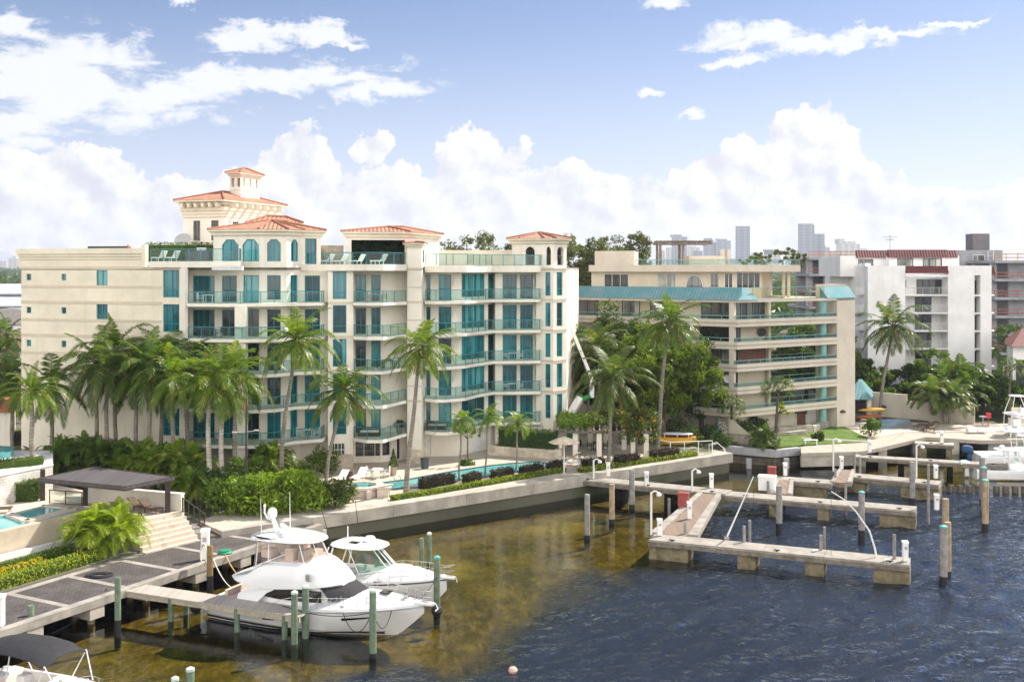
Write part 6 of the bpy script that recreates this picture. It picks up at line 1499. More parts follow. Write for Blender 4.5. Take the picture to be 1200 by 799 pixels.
def smooth_tab(tab, x):
    """Catmull style interpolation of station tables"""
    n = len(tab)
    for i in range(n-1):
        if tab[i][0] <= x <= tab[i+1][0]:
            p0, p1, p2, p3 = tab[max(0,i-1)], tab[i], tab[i+1], tab[min(n-1,i+2)]; h = p2[0]-p1[0]; t = (x-p1[0])/h; out = []
            for k in range(1, len(p1)):
                m1 = (p2[k]-p0[k])/max(1e-6, p2[0]-p0[0])*h; m2 = (p3[k]-p1[k])/max(1e-6, p3[0]-p1[0])*h
                out.append((2*t**3-3*t**2+1)*p1[k]+(t**3-2*t**2+t)*m1+(-2*t**3+3*t**2)*p2[k]+(t**3-t**2)*m2)
            return out
    return list(tab[0][1:] if x <= tab[0][0] else tab[-1][1:])
def frange(a, b, n): return [a+(b-a)*k/(n-1) for k in range(n)]
def hull_mb(tab, n=22):
    """table rows: x, half beam at deck, deck z, half beam at chine, chine z, keel z"""
    m = MB(); rings = []
    for x in frange(tab[0][0], tab[-1][0], n):
        b, zd, c, zc, zk = smooth_tab(tab, x); mid_ = (b*.55+c*.45+.02, zc+(zd-zc)*.5)
        half = [(b, zd), (b+.03 if b > .15 else b, zd-.12), mid_, (c, zc), (c*.5, (zc+zk)/2)]
        rings.append([Vector((x, -y, z)) for y, z in half]+[Vector((x, 0, zk))]+[Vector((x, y, z)) for y, z in half[::-1]])
    m.loft(rings); k = len(rings[0]); m.add(rings[0], [tuple(range(k-1, -1, -1))])
    return m
def stripe_mb(tab, z0, z1, out=.012, x0=None, x1=None, n=22, sides=(-1, 1)):
    m = MB()
    for sg in sides:
        rings = []
        for x in frange(x0 if x0 is not None else tab[0][0], x1 if x1 is not None else tab[-1][0], n):
            b, zd, c, zc, zk = smooth_tab(tab, x); row = []
            prof = [(c*.5, (zc+zk)/2), (c, zc), (b*.55+c*.45+.02, zc+(zd-zc)*.5), (b+.03 if b > .15 else b, zd-.12), (b, zd)]
            def yat(z):
                for p, q in zip(prof[:-1], prof[1:]):
                    if p[1] <= z <= q[1]: return p[0]+(q[0]-p[0])*(z-p[1])/max(1e-6, q[1]-p[1])
                return prof[0][0] if z < prof[0][1] else prof[-1][0]
            zz0 = z0(x) if callable(z0) else z0; zz1 = z1(x) if callable(z1) else z1
            rings.append([Vector((x, sg*(yat(zz0)+out), zz0)), Vector((x, sg*(yat(zz1)+out), zz1))])
        m.loft(rings)
    return m
def deck_mb(tab, x0, x1, camber, n=18, inset=.02):
    m = MB(); rings = []
    for x in frange(x0, x1, n):
        b, zd = smooth_tab(tab, x)[:2]; b = max(.01, b-inset); cz = camber(x) if callable(camber) else camber
        rings.append([Vector((x, b*f, zd+.005+cz*(1-abs(f)**2.2))) for f in (-1,-.93,-.8,-.55,-.25,0,.25,.55,.8,.93,1)])
    m.loft(rings); return m
def super_ring(x0, x1, w, z, n=26, p=2.6, nose=1.0):
    cx, hx = (x0+x1)/2, (x1-x0)/2; out = []
    for k in range(n):
        a = 2*math.pi*k/n; ca, sa = math.cos(a), math.sin(a); x = cx+hx*math.copysign(abs(ca)**(2/p), ca); f = (x-x0)/(x1-x0)
        out.append(Vector((x, w*math.copysign(abs(sa)**(2/p), sa)*(1-(1-nose)*f**2), z)))
    return out
def topper(b, x0, x1, w, z, th=.16, nose=.75, p=3.0, name='hardtop', mat=None, crown_=.1):
    r = [super_ring(x0+.15, x1-.15, w-.15, z-.02, p=p, nose=nose), super_ring(x0, x1, w, z+th*.35, p=p, nose=nose), super_ring(x0+.03, x1-.03, w-.03, z+th*.75, p=p, nose=nose),
         super_ring(x0+.25, x1-.25, w-.25, z+th+crown_*.5, p=p, nose=nose), super_ring(x0+(x1-x0)*.35, x1-(x1-x0)*.35, w*.35, z+th+crown_, p=p, nose=nose)]
    m = MB(); m.loft(r, True, True); return b.put(name, m, mat or GEL, None, True)
def rails(b, pts, post_pts, r=.022, name='rail', mat=None, mids=()):
    m = MB(); m.tube(pts, r, 6)
    for q in mids: m.tube(q, r*.8, 5)
    for p, q in post_pts: m.tube([p, q], r*.9, 5)
    return b.put(name, m, mat or STEEL, None, True)

# ---- the big flybridge yacht
Y = Boat('motor_yacht', 'large white flybridge motor yacht with clear enclosure and black windscreen cover', (-16.75, 63.9), HEAD, sc=.955)
T = [(0,1.95,1.15,1.9,.05,-.5),(2,2.12,1.18,2.05,.05,-.7),(5,2.22,1.32,2.08,.08,-.8),(8,2.15,1.55,1.8,.2,-.8),(10,1.88,1.72,1.2,.40,-.6),(11.6,1.36,1.86,.62,.62,-.2),(12.9,.68,1.96,.2,1.05,.72),(13.75,.05,2.02,.03,1.62,1.5)]
h = Y.put('hull', hull_mb(T, 30), GEL, None, True)
Y.put('boot_stripe', stripe_mb(T, .10, .24, .02, 0, 11.4), BLACKR, h); Y.put('gold_stripe', stripe_mb(T, .27, .30, .02, 0, 11.5), GOLD, h)
Y.put('rub_rail', stripe_mb(T, lambda x: smooth_tab(T,x)[1]-.2, lambda x: smooth_tab(T,x)[1]-.11, .035), pmat('grey_rub_rail', (.45,.45,.46), .4), h)
for sg_ in (-1, 1): Y.put('hull_window', stripe_mb(T, lambda x: smooth_tab(T,x)[1]-.66+.05*(x-9.4), lambda x: smooth_tab(T,x)[1]-.5, .045, 9.4, 11.1, 7, (sg_,)), SMOKE, h)
Y.put('hull_vent', stripe_mb(T, lambda x: smooth_tab(T,x)[1]-.75, lambda x: smooth_tab(T,x)[1]-.6+.05*(4.9-x), .04, 4.2, 5.0, 4), SMOKE, h)
Y.put('foredeck', deck_mb(T, 3.5, 13.7, lambda x: .16+.42*max(0, min(1, (x-7)/2))*max(0, min(1, (13.4-x)/3.5))), GEL, None, True)
m = MB()   # cockpit: coamings, sole, transom bench
for sg in (-1, 1): m.loft([[Vector((x, sg*smooth_tab(T,x)[0]*.985, smooth_tab(T,x)[1]+.004)), Vector((x, sg*(smooth_tab(T,x)[0]-.34), smooth_tab(T,x)[1]+.03)), Vector((x, sg*(smooth_tab(T,x)[0]-.38), .62))] for x in frange(.02, 3.55, 6)])
m.loft([[Vector((.02, y, 1.153)), Vector((.42, y, 1.18)), Vector((.46, y, .62))] for y in (-1.94, 0, 1.94)]); m.box((3.55, 0, 1.0), (.1, 3.4, .9)); Y.put('cockpit_coaming', m, GEL, None, True)
Y.put('cockpit_sole', MB().box((2.0, 0, .58), (3.2, 3.5, .08)), TEAKD)
m = MB(); m.bev((.95, .2, .95), (.75, 2.4, .34), .08); m.bev((.62, .2, 1.28), (.25, 2.4, .45), .08); Y.put('bench_seat', m, SEATM, None, True)
m = MB(); m.bev((3.1, -.9, 1.0), (.7, .9, .8), .06); m.bev((3.1, .8, 1.0), (.6, 1.2, .5), .06); Y.put('cockpit_locker', m, GEL, None, True)
Y.put('swim_platform', MB().prism([(-.02,-1.8),(-.02,1.8),(-.8,1.5),(-.9,0),(-.8,-1.5)], .22, .36), GEL)
# salon
m = MB(); rings = []
for x, w, zb, ztp in ((3.4,1.62,1.15,2.5),(5,1.68,1.3,2.55),(7.2,1.6,1.45,2.6),(8.2,1.45,1.55,2.58)): rings.append([Vector((x,-w,zb)),Vector((x,-w*.95,ztp-.1)),Vector((x,-w*.8,ztp)),Vector((x,w*.8,ztp)),Vector((x,w*.95,ztp-.1)),Vector((x,w,zb))])
m.loft(rings, cap=True); sal = Y.put('salon', m, GEL, None, True)
m = MB()
for sg in (-1, 1):
    o = [(3.95,1.72),(4.3,2.12),(5.2,2.32),(6.6,2.42),(7.9,2.42),(7.9,1.78),(6.8,1.72),(5.0,1.66)]
    m.add([Vector((x, sg*(1.665 if x < 7 else 1.58)+sg*.03, z)) for x, z in o], [tuple(range(len(o))) if sg > 0 else tuple(range(len(o)-1, -1, -1))])
Y.put('side_window', m, SMOKE, sal)
m = MB(); rings = []   # black mesh cover wrapped round the raked windscreen
for k in range(13):
    a = -1+2*k/12; xb = 10.05-1.55*abs(a)**2.4; xt = 8.5-1.0*abs(a)**2.4; y = a*1.72; rings.append([Vector((xb, y*.97, 1.98+.16*(1-a*a))), Vector(((xb+xt)/2+.06, y*.93, 2.36+.08*(1-a*a))), Vector((xt, y*.84, 2.74))])
m.loft(rings); Y.put('windscreen_cover', m, BLACK, sal, True)
# flybridge moulding
m = MB(); rings = []
FT = [(1.2,1.2,2.42,2.52),(1.9,1.72,2.34,2.66),(2.8,1.9,2.25,2.95),(3.5,1.97,2.22,3.42),(4.4,2.0,2.22,3.68),(6.0,1.96,2.38,3.78),(6.8,1.82,2.44,3.62),(7.5,1.62,2.52,3.30),(8.2,1.28,2.6,2.98),(8.75,.75,2.68,2.80)]
for x in frange(1.2, 8.75, 26):
    w, zb, zt_ = smooth_tab(FT, x); dz = zt_-zb
    rings.append([Vector((x,-w*.86,zb-.06)),Vector((x,-w,zb+.05)),Vector((x,-w*.985,zb+dz*.5)),Vector((x,-w*.90,zb+dz*.93)),Vector((x,-w*.80,zt_)),Vector((x,0,zt_+.03)),Vector((x,w*.80,zt_)),Vector((x,w*.90,zb+dz*.93)),Vector((x,w*.985,zb+dz*.5)),Vector((x,w,zb+.05)),Vector((x,w*.86,zb-.06))])
m.loft(rings, True, True); fly = Y.put('flybridge', m, GEL, None, True)
m = MB()
for x, y, s in ((3.6,-.7,(.7,.8,.5)),(3.6,.7,(.7,.8,.5)),(4.9,.55,(.75,1.2,.6)),(5.3,-.8,(.6,.7,.75)),(6.0,.1,(.5,2.0,.35))): m.bev((x, y, 3.78+s[2]/2), s, .08)
Y.put('flybridge_seat', m, SEATM, fly, True)
m = MB(); m.bev((6.05,-.5,4.1),(.4,1.0,.6),.05); m.tube([(5.75,-.5,4.35),(5.65,-.5,4.5)],.2,10); Y.put('helm_console', m, pmat('tan_helm', (.35,.28,.2), .5), fly, True)
lo = super_ring(2.55, 7.15, 1.74, 3.55, p=3.2, nose=.72); hi_ = super_ring(2.65, 6.55, 1.46, 4.86, p=3.2, nose=.75)
for v in lo: v.z = 3.05+.72*min(1, max(0, (v.x-2.5)/1.6)) - (.12 if v.x > 6.6 else 0)
Y.put('clear_enclosure', MB().loft([lo, hi_], True), VINYL, fly, True)
m = MB()
for k in (1, 4, 7, 9, 12, 14, 17, 19, 22, 25): m.tube([lo[k], hi_[k]], .03, 5)
m.tube(lo+[lo[0]], .035, 5, False); m.tube(hi_+[hi_[0]], .03, 5, False); Y.put('enclosure_frame', m, GEL, fly, True)
ht = topper(Y, 2.3, 7.0, 1.75, 4.86, .17, .7)
m = MB(); m.add([Vector((2.75,-1.28,5.10)),Vector((3.6,-1.60,5.035)),Vector((4.9,-1.5,5.09)),Vector((3.7,-1.42,5.10))], [(0,1,2,3)]); Y.put('dark_vent', m, BLACKR, ht)
m = MB()
for x, y in ((6.1,-.2),(6.2,.3),(5.5,-.9)): m.lathe((x,y,5.1), [(.1,0),(.09,.12),(.03,.16)], 9)
Y.put('spot_light', m, GEL, ht, True)
m = MB(); m.tube([(3.7,0,5.1),(3.45,0,5.6),(3.3,0,5.95)], [.2,.14,.12], 10); m.tube([(3.3,0,5.75),(2.7,.3,5.75),(2.45,.35,6.05),(2.45,.35,6.4)], .055, 7); m.lathe((2.45,.35,6.4), [(.07,0),(.09,.1),(.03,.2)], 9); Y.put('radar_mast', m, GEL, ht, True)
Y.put('satellite_dome', MB().lathe((3.28,0,5.9), [(.2,0),(.28,.1),(.3,.35),(.24,.52),(.1,.62),(.01,.64)], 16), GEL, ht, True)
m = MB(); m.tube([(4.5,-.3,5.1),(4.45,-.3,5.45)], [.22,.13], 10); m.box((4.45,-.3,5.53), (.22,1.6,.14), .9, 0, 0); Y.put('radar_scanner', m, GEL, ht, True)
m = MB()
for x, y, z1 in ((3.0,-.7,7.2),(4.1,.7,7.4)): m.tube([(x,y,5.1),(x-.05,y,z1)], [.03,.012], 6)
Y.put('whip_antenna', m, GEL, ht)
for sg in (-1, 1):   # sweeping wings that carry the flybridge down to the side decks
    o = [(2.1,1.22,1.98),(2.9,1.26,1.98),(3.7,1.45,1.97),(4.3,2.0,1.93),(5.0,2.34,1.9),(6.2,2.5,1.86),(6.0,2.62,1.9),(4.4,2.5,1.97),(3.2,2.4,1.95),(2.3,1.75,1.97)]
    m = MB(); k = len(o); m.add([Vector((x, sg*y, z)) for x, z, y in o]+[Vector((x, sg*(y-.09), z)) for x, z, y in o], [tuple(range(k)), tuple(range(2*k-1, k-1, -1))]+[(i, (i+1) % k, k+(i+1) % k, k+i) for i in range(k)]); Y.put('side_wing', m, GEL, fly)
# rails, pulpit, deck gear
def dz(x): return smooth_tab(T, x)[1]
def db(x): return smooth_tab(T, x)[0]
for sg in (-1, 1):
    xs = frange(4.6, 13.55, 12); top = [Vector((x+.05, sg*max(.12, db(x)*.93), dz(x)+.62*min(1,(x-4.3)/1.5))) for x in xs]+[Vector((14.15, sg*.28, 2.72))]
    midr = [Vector((x, sg*max(.12, db(x)*.94), dz(x)+.33)) for x in frange(8.5, 13.5, 7)]+[Vector((14.1, sg*.22, 2.36))]
    rails(Y, top, [(Vector((x, sg*max(.1, db(x)*.95), dz(x))), Vector((x+.12, sg*max(.12, db(x)*.93), dz(x)+.62*min(1,(x-4.3)/1.5)))) for x in xs[2:]], .02, 'bow_rail', None, [midr])
m = MB(); m.prism([(13.3,-.34),(14.3,-.2),(14.42,0),(14.3,.2),(13.3,.34)], 2.0, 2.12); Y.put('bow_pulpit', m, GEL)
m = MB(); m.tube([(13.6,0,2.2),(14.5,0,2.1),(14.62,0,1.85)], .045, 6); m.tube([(14.55,-.2,1.75),(14.62,0,1.85),(14.55,.2,1.75)], .05, 6); Y.put('anchor', m, STEEL, None, True)
m = MB(); m.bev((11.2,.1,2.36), (.6,.6,.06), .02, 0); Y.put('deck_hatch', m, SMOKE)
m = MB(); m.lathe((12.6,0,2.24), [(.14,0),(.12,.15),(.16,.2),(.05,.24)], 10)
for x, y in ((12.2,-.75),(9.4,-1.75),(5.6,-2.0),(1.2,-1.8)): m.box((x, y, dz(x)+.06+(.06 if x > 9 else 0)), (.3,.07,.07))
Y.put('deck_cleat', m, STEEL, None, True)
m = MB()
for x, y in ((8.9,-1.55),(9.1,-1.4),(10.7,-1.2),(10.9,-1.05)): m.tube([(x,y,dz(x)+.1),(x,y,dz(x)+.65)], .03, 6)
Y.put('rod_holder', m, STEEL)
m = MB(); m.bev((7.15,-1.86,3.2), (.3,.06,.42), .02); Y.put('life_ring_bracket', m, STEEL, fly)
# mooring lines of the yacht
def line(label, a, b, sag, r=.022, mat=None, n=12, name='mooring_line'):
    a, b = Vector(a), Vector(b); pts = [a+(b-a)*k/n-Vector((0,0,sag*4*(k/n)*(1-k/n))) for k in range(n+1)]
    single(name, MB().tube(pts, r, 5), mat or ROPE, label, 'rope', 'mooring lines', smooth=True)
pB = W(437,770,0); pE = W(512,719,0); pS = W(358,747,0)
line('dark line looping from the yacht bow cleat to the tall pile before it', Y.world(12.2,-.85,1.98), (pB.x+.1, pB.y, 2.1), .9)
line('dark slack line from the yacht midship cleat to the tall front pile', Y.world(9.4,-1.85,1.75), (pB.x-.1, pB.y, 2.2), 1.1)
line('dark line from the pier end piles along the yacht hull', Y.world(5.6,-2.15,1.5), (pB.x-.15, pB.y, 2.3), .35)
line('dark line from the yacht anchor to the bow pile', Y.world(13.2,-.4,2.0), (pE.x, pE.y-.1, 2.2), .25)

# ---- the smaller express cruiser beyond it
E = Boat('express_cruiser', 'smaller white express cruiser with radar topped hardtop behind the yacht', (-12.75, 68.3), HEAD)
T2 = [(0,1.5,1.05,1.45,.05,-.4),(2,1.62,1.08,1.55,.06,-.5),(5,1.62,1.25,1.4,.15,-.5),(7,1.35,1.45,.95,.35,-.4),(8.6,.8,1.6,.4,.7,-.1),(9.7,.05,1.7,.03,1.3,.95)]
h = E.put('hull', hull_mb(T2, 24), GEL, None, True); E.put('boot_stripe', stripe_mb(T2, .12, .26, .014, 0, 8.2), BLACKR, h)
E.put('rub_rail', stripe_mb(T2, lambda x: smooth_tab(T2,x)[1]-.16, lambda x: smooth_tab(T2,x)[1]-.08, .03), pmat('dark_rub_rail', (.06,.05,.05), .5), h)
E.put('foredeck', deck_mb(T2, 3.2, 9.65, lambda x: .12+.62*max(0,min(1,(x-3.4)/2.2))*max(0,min(1,(9.4-x)/2.6))), GEL, None, True)
m = MB()
for sg in (-1, 1): m.loft([[Vector((x, sg*smooth_tab(T2,x)[0]*.985, smooth_tab(T2,x)[1]+.004)), Vector((x, sg*(smooth_tab(T2,x)[0]-.28), smooth_tab(T2,x)[1]+.3)), Vector((x, sg*(smooth_tab(T2,x)[0]-.32), .5))] for x in frange(.02, 4.2, 6)])
m.box((.2,0,.95),(.35,2.7,.5)); E.put('cockpit_coaming', m, GEL, None, True)
E.put('cockpit_sole', MB().box((2.1,0,.48),(3.9,2.6,.08)), TEAKD)
m = MB(); m.bev((3.4,-.5,1.1),(.6,.6,1.1),.08); m.bev((3.4,.5,1.1),(.6,.6,1.1),.08); m.bev((.8,0,.8),(.6,2.2,.5),.08); E.put('helm_seat', m, GREYU, None, True)
wl = [Vector((6.3-1.9*abs(a)**2, a*1.32, 1.62+.30*(1-abs(a)**2))) for a in frange(-1,1,11)]; wt = [Vector((5.05-1.5*abs(a)**2, a*1.12, 3.02)) for a in frange(-1,1,11)]
E.put('windscreen', MB().loft([wl, wt]), WINDG, None, True)
m = MB(); m.tube(wl, .035, 5); m.tube(wt, .03, 5)
for k in (0,3,4,5,6,7,10): m.tube([wl[k], wt[k]], .028, 5)
for sg in (-1, 1): m.tube([(2.0,sg*1.3,1.3),(2.5,sg*1.2,3.0)], .05, 6); m.tube([(1.5,sg*1.3,1.3),(2.2,sg*1.2,3.0)], .045, 6)
E.put('windscreen_frame', m, GEL, None, True)
ht = topper(E, 1.9, 5.5, 1.42, 3.02, .14, .85)
E.put('radar_dome', MB().lathe((4.3,.15,3.22), [(.26,0),(.34,.06),(.34,.26),(.26,.36),(.02,.4)], 16), GEL, ht, True)
m = MB(); m.bev((3.55,-.45,3.24),(.65,.5,.06),.02); E.put('roof_hatch', m, SMOKE, ht)
m = MB(); m.tube([(2.3,-1.1,3.2),(1.7,-1.4,5.6)], [.03,.012], 5); E.put('outrigger_pole', m, DARKM, ht); E.put('outrigger_pole', MB().tube([(3.0,1.0,3.2),(2.4,1.3,6.2)], [.03,.012], 5), DARKM, ht)
m = MB(); m.tube([(2.6,.3,3.2),(2.6,.3,4.0)], .03, 5); E.put('whip_antenna', m, GEL, ht)
m = MB(); m.bev((7.1,.05,2.06),(.62,.5,.05),.02); E.put('deck_hatch', m, SMOKE)
E.put('port_light', stripe_mb(T2, lambda x: smooth_tab(T2,x)[1]+.02, lambda x: smooth_tab(T2,x)[1]+.1, .0, 5.6, 6.1), SMOKE)
for sg in (-1, 1):
    d2 = lambda x: smooth_tab(T2, x)
    xs = frange(4.4, 9.4, 8); top = [Vector((x, sg*max(.1, d2(x)[0]*.93), d2(x)[1]+.62*min(1,(x-4.2)/1.2))) for x in xs]+[Vector((10.15, sg*.25, 2.45))]
    rails(E, top, [(Vector((x, sg*max(.08, d2(x)[0]*.95), d2(x)[1])), Vector((x+.08, sg*max(.1, d2(x)[0]*.93), d2(x)[1]+.6))) for x in xs[2:]], .018, 'bow_rail', None, [[Vector((x, sg*max(.1, d2(x)[0]*.94), d2(x)[1]+.32)) for x in frange(6.5,9.4,5)]+[Vector((10.1, sg*.2, 2.1))]])
E.put('bow_pulpit', MB().prism([(9.3,-.28),(10.2,-.16),(10.3,0),(10.2,.16),(9.3,.28)], 1.68, 1.79), GEL)
m = MB(); m.tube([(9.7,0,1.85),(10.35,0,1.75),(10.4,0,1.5)], .04, 6); E.put('anchor', m, STEEL)

# ---- runabout with black canopy at the lower left
B = Boat('runabout', 'white runabout under a black canopy at the lower left corner', (-24.9, 51.35), HEAD)
T3 = [(0,1.15,.85,1.1,.05,-.3),(2,1.22,.88,1.15,.06,-.35),(4.5,1.2,.95,1.0,.15,-.35),(6.3,.8,1.05,.5,.4,-.15),(7.4,.12,1.12,.05,.85,.4)]
B.put('hull', hull_mb(T3, 20), GEL, None, True); B.put('foredeck', deck_mb(T3, 4.6, 7.38, .16), GEL, None, True)
m = MB()
for sg in (-1, 1): m.loft([[Vector((x, sg*smooth_tab(T3,x)[0]*.985, smooth_tab(T3,x)[1]+.004)), Vector((x, sg*(smooth_tab(T3,x)[0]-.3), smooth_tab(T3,x)[1]+.06)), Vector((x, sg*(smooth_tab(T3,x)[0]-.34), .35))] for x in frange(.02, 6.0, 8)])
m.box((5.35,0,.7),(.1,1.9,.8)); m.bev((4.5,-.5,.85),(.12,1.0,1.0),.03); B.put('coaming', m, GEL, None, True)
B.put('sole', MB().box((2.8,0,.33),(5.2,2.0,.08)), TEAKD)
m = MB(); m.bev((4.3,.75,.7),(1.6,.5,.6),.1); m.bev((4.3,-.75,.7),(1.2,.5,.6),.1); m.bev((1.0,0,.7),(.7,1.9,.7),.1); m.bev((3.0,-.5,.95),(.5,.6,1.0),.1); B.put('seat', m, pmat('white_vinyl_seat', (.70,.66,.62), .5), None, True)
rg = []
for x, w, z in ((.3,1.25,2.35),(.5,1.3,2.55),(1.6,1.32,2.82),(2.9,1.32,2.88),(4.1,1.3,2.8),(4.95,1.26,2.55),(5.0,1.24,2.5)): rg.append([Vector((x, w*f, z-.34*abs(f)**3)) for f in (-1,-.85,-.5,0,.5,.85,1)])
m = MB(); m.loft(rg); m.loft([[v-Vector((0,0,.03)) for v in r_] for r_ in rg]); B.put('canopy', m, BLACK, None, True)
m = MB()
for sg in (-1, 1): m.tube([(4.97,sg*1.22,2.3),(4.2,sg*1.12,.95)], .03, 6); m.tube([(4.97,sg*1.22,2.3),(5.6,sg*1.0,1.05)], .03, 6); m.tube([(.5,sg*1.25,2.3),(1.6,sg*1.14,.9)], .03, 6); m.tube([(2.9,sg*1.28,2.5),(2.4,sg*1.14,.9)], .03, 6)
B.put('canopy_frame', m, GEL, None, True)
rails(B, [Vector((4.6,-1.05,1.0)), Vector((5.6,-.95,1.28)), Vector((6.6,-.62,1.36)), Vector((7.0,0,1.36)), Vector((6.6,.62,1.36)), Vector((5.6,.95,1.28)), Vector((4.6,1.05,1.0))], [(Vector((6.2,-.78,1.03)),Vector((6.2,-.78,1.33))),(Vector((6.2,.78,1.03)),Vector((6.2,.78,1.33)))], .022)

# ---- boats at the right marina, bows out of frame
def console_boat(label, org, head, L, tz, cover, twin=1, cabin=False, sc=1.0):
    b = Boat('fishing_boat', label, org, head, 'boat', 'white boats at the right marina', sc=sc)
    Tt = [(0,1.35,.95,1.3,.05,-.3),(3,1.45,1.0,1.35,.08,-.4),(L*.6,1.4,1.15,1.1,.2,-.4),(L*.85,.8,1.35,.45,.55,-.1),(L,.06,1.5,.03,1.1,.8)]
    h = b.put('hull', hull_mb(Tt, 20), GEL, None, True); b.put('boot_stripe', stripe_mb(Tt, .08, .18, .014, 0, L*.9), pmat('tan_boot_stripe', (.40,.33,.2), .5), h)
    m = MB()
    for sg in (-1, 1): m.loft([[Vector((x, sg*smooth_tab(Tt,x)[0]*.985, smooth_tab(Tt,x)[1]+.004)), Vector((x, sg*max(.02, smooth_tab(Tt,x)[0]-.28), smooth_tab(Tt,x)[1]+.02)), Vector((x, sg*max(.01, smooth_tab(Tt,x)[0]-.3), .5))] for x in frange(.02, L*.97, 9)])
    b.put('gunwale', m, GEL, None, True); b.put('sole', MB().prism([(.3,-1.1),(.3,1.1),(L*.6,1.1),(L*.85,.5),(L*.85,-.5),(L*.6,-1.1)], .42, .5), GEL)
    m = MB(); m.bev((L*.42,0,1.0),(1.3,1.0,1.1),.15); m.bev((L*.30,0,.95),(.6,1.1,.9),.12); m.bev((L*.55,0,.75),(.7,.9,.5),.12); b.put('console', m, GEL, None, True)
    ws = [Vector((L*.42+.62-.25*abs(a), a*.5, 1.5)) for a in (-1,-.5,0,.5,1)]; b.put('windscreen', MB().loft([ws, [v+Vector((-.2,0,.5)) for v in ws]]), WINDG)
    topper(b, L*.22, L*.22+2.9, 1.1, tz, .1, .95, name='t_top', crown_=.05)
    m = MB()
    for sg in (-1, 1): m.tube([(L*.36,sg*.55,.5),(L*.34,sg*.7,tz)], .04, 6); m.tube([(L*.49,sg*.5,.5),(L*.44,sg*.7,tz)], .04, 6)
    m.tube([(L*.36,-.6,1.9),(L*.36,.6,1.9)], .03, 6); b.put('t_top_frame', m, GEL, None, True)
    for k in range(twin):
        y = (k-(twin-1)/2)*.75; m = MB(); m.loft([[Vector((x, y+w*math.cos(a), z+hh*math.sin(a))) for a in [2*math.pi*q/12 for q in range(12)]] for x, w, z, hh in ((-1.25,.08,1.35,.1),(-1.15,.26,1.32,.34),(-.7,.3,1.3,.42),(-.3,.26,1.2,.36),(-.2,.1,1.1,.2))], True, True)
        m.bev((-.55,y,.6),(.4,.28,.9),.06); b.put('outboard_motor', m, cover, None, True)
    m = MB(); m.lathe((L*.3,0,tz+.14), [(.2,0),(.26,.05),(.26,.2),(.18,.28),(.02,.3)], 14); b.put('radar_dome', m, GEL, None, True)
    return b
q = W(1143,561,0); console_boat('white centre console boat with white outboard, nearest of the right marina boats', (q.x, q.y+.6), math.radians(-6), 9, 2.75, GEL)
q = W(1147,546,0); b2 = console_boat('white boat with blue covered outboard behind the centre console boat', (q.x+.2, q.y+1.2), math.radians(-4), 9.5, 3.0, pmat('blue_canvas', (.02,.06,.16), .7), sc=1.15)
q = W(1170,523,0); console_boat('white open boat with twin outboards moored behind the blue covered motor', (q.x, q.y+.5), math.radians(-4), 9, 2.9, GEL, 2, sc=1.1)
b3 = Boat('sport_fisher', 'white sport fishing boat with tall tower, farthest of the marina boats', (*XY(1152,121),), math.radians(-5), 'boat', 'white boats at the right marina')
Tt = [(0,1.7,1.2,1.65,.05,-.4),(4,1.85,1.3,1.75,.08,-.5),(8,1.6,1.6,1.2,.3,-.4),(11,.7,1.9,.35,.8,0),(12.5,.05,2.1,.03,1.6,1.3)]
b3.put('hull', hull_mb(Tt, 20), GEL, None, True); b3.put('foredeck', deck_mb(Tt, 3.5, 12.4, .3), GEL, None, True)
m = MB(); m.loft([[Vector((x,-w,zb)),Vector((x,-w*.9,zt_)),Vector((x,w*.9,zt_)),Vector((x,w,zb))] for x, w, zb, zt_ in ((3.2,1.4,1.2,2.7),(5.5,1.4,1.4,2.75),(7.6,1.1,1.6,1.9))], cap=True); c_ = b3.put('cabin', m, GEL, None, True)
m = MB()
for sg in (-1, 1): m.add([Vector((x, sg*1.38, z)) for x, z in ((3.5,2.0),(3.5,2.5),(5.4,2.55),(6.2,2.2),(6.0,1.95))], [(0,1,2,3,4)])
b3.put('side_window', m, SMOKE, c_)
topper(b3, 2.2, 5.6, 1.3, 3.9, .12, .9); topper(b3, 2.8, 4.6, .9, 5.9, .1, .9, name='tower_top', crown_=.03)
m = MB()
for sg in (-1, 1):
    for x in (2.6, 5.0): m.tube([(x,sg*1.2,1.4),(x+.1,sg*1.1,3.9)], .045, 6); m.tube([(x+.1,sg*1.1,4.0),(3.2 if x < 4 else 4.2,sg*.6,5.9)], .04, 6)
b3.put('tower_frame', m, GEL, None, True)
m = MB(); m.bev((3.4,0,3.0),(.9,1.6,.9),.1); m.bev((4.2,0,4.3),(.5,.7,.6),.1); b3.put('helm', m, GEL, None, True)

# ---- yellow boat with white top ashore behind the pool fence
yb = Boat('covered_boat', 'yellow hulled boat with white roof ashore behind the pool fence', (*XY(774,112.0),), math.radians(-8), 'boat', sc=.68); yb.o.z = .75
Ty = [(0,1.1,2.9,1.0,1.9,1.75),(3,1.15,2.9,1.05,1.9,1.75),(4.6,.8,2.95,.6,2.1,1.9),(5.4,.1,3.0,.05,2.6,2.3)]
yb.put('hull', hull_mb(Ty, 14), pmat('yellow_boat_paint', (.60,.32,.01), .4, .08), None, True)
yb.put('deck', deck_mb(Ty, 0, 5.3, .1), pmat('orange_boat_deck', (.5,.16,.02), .5), None, True); topper(yb, .3, 4.9, 1.1, 3.35, .12, .8, name='roof', mat=pmat('pale_roof', (.66,.68,.72), .5))
m = MB()
for x in (.6, 2.5, 4.2):
    for sg in (-1, 1): m.tube([(x,sg*.85,2.9),(x,sg*.85,3.36)], .05, 5)
yb.put('roof_post', m, WHITE)
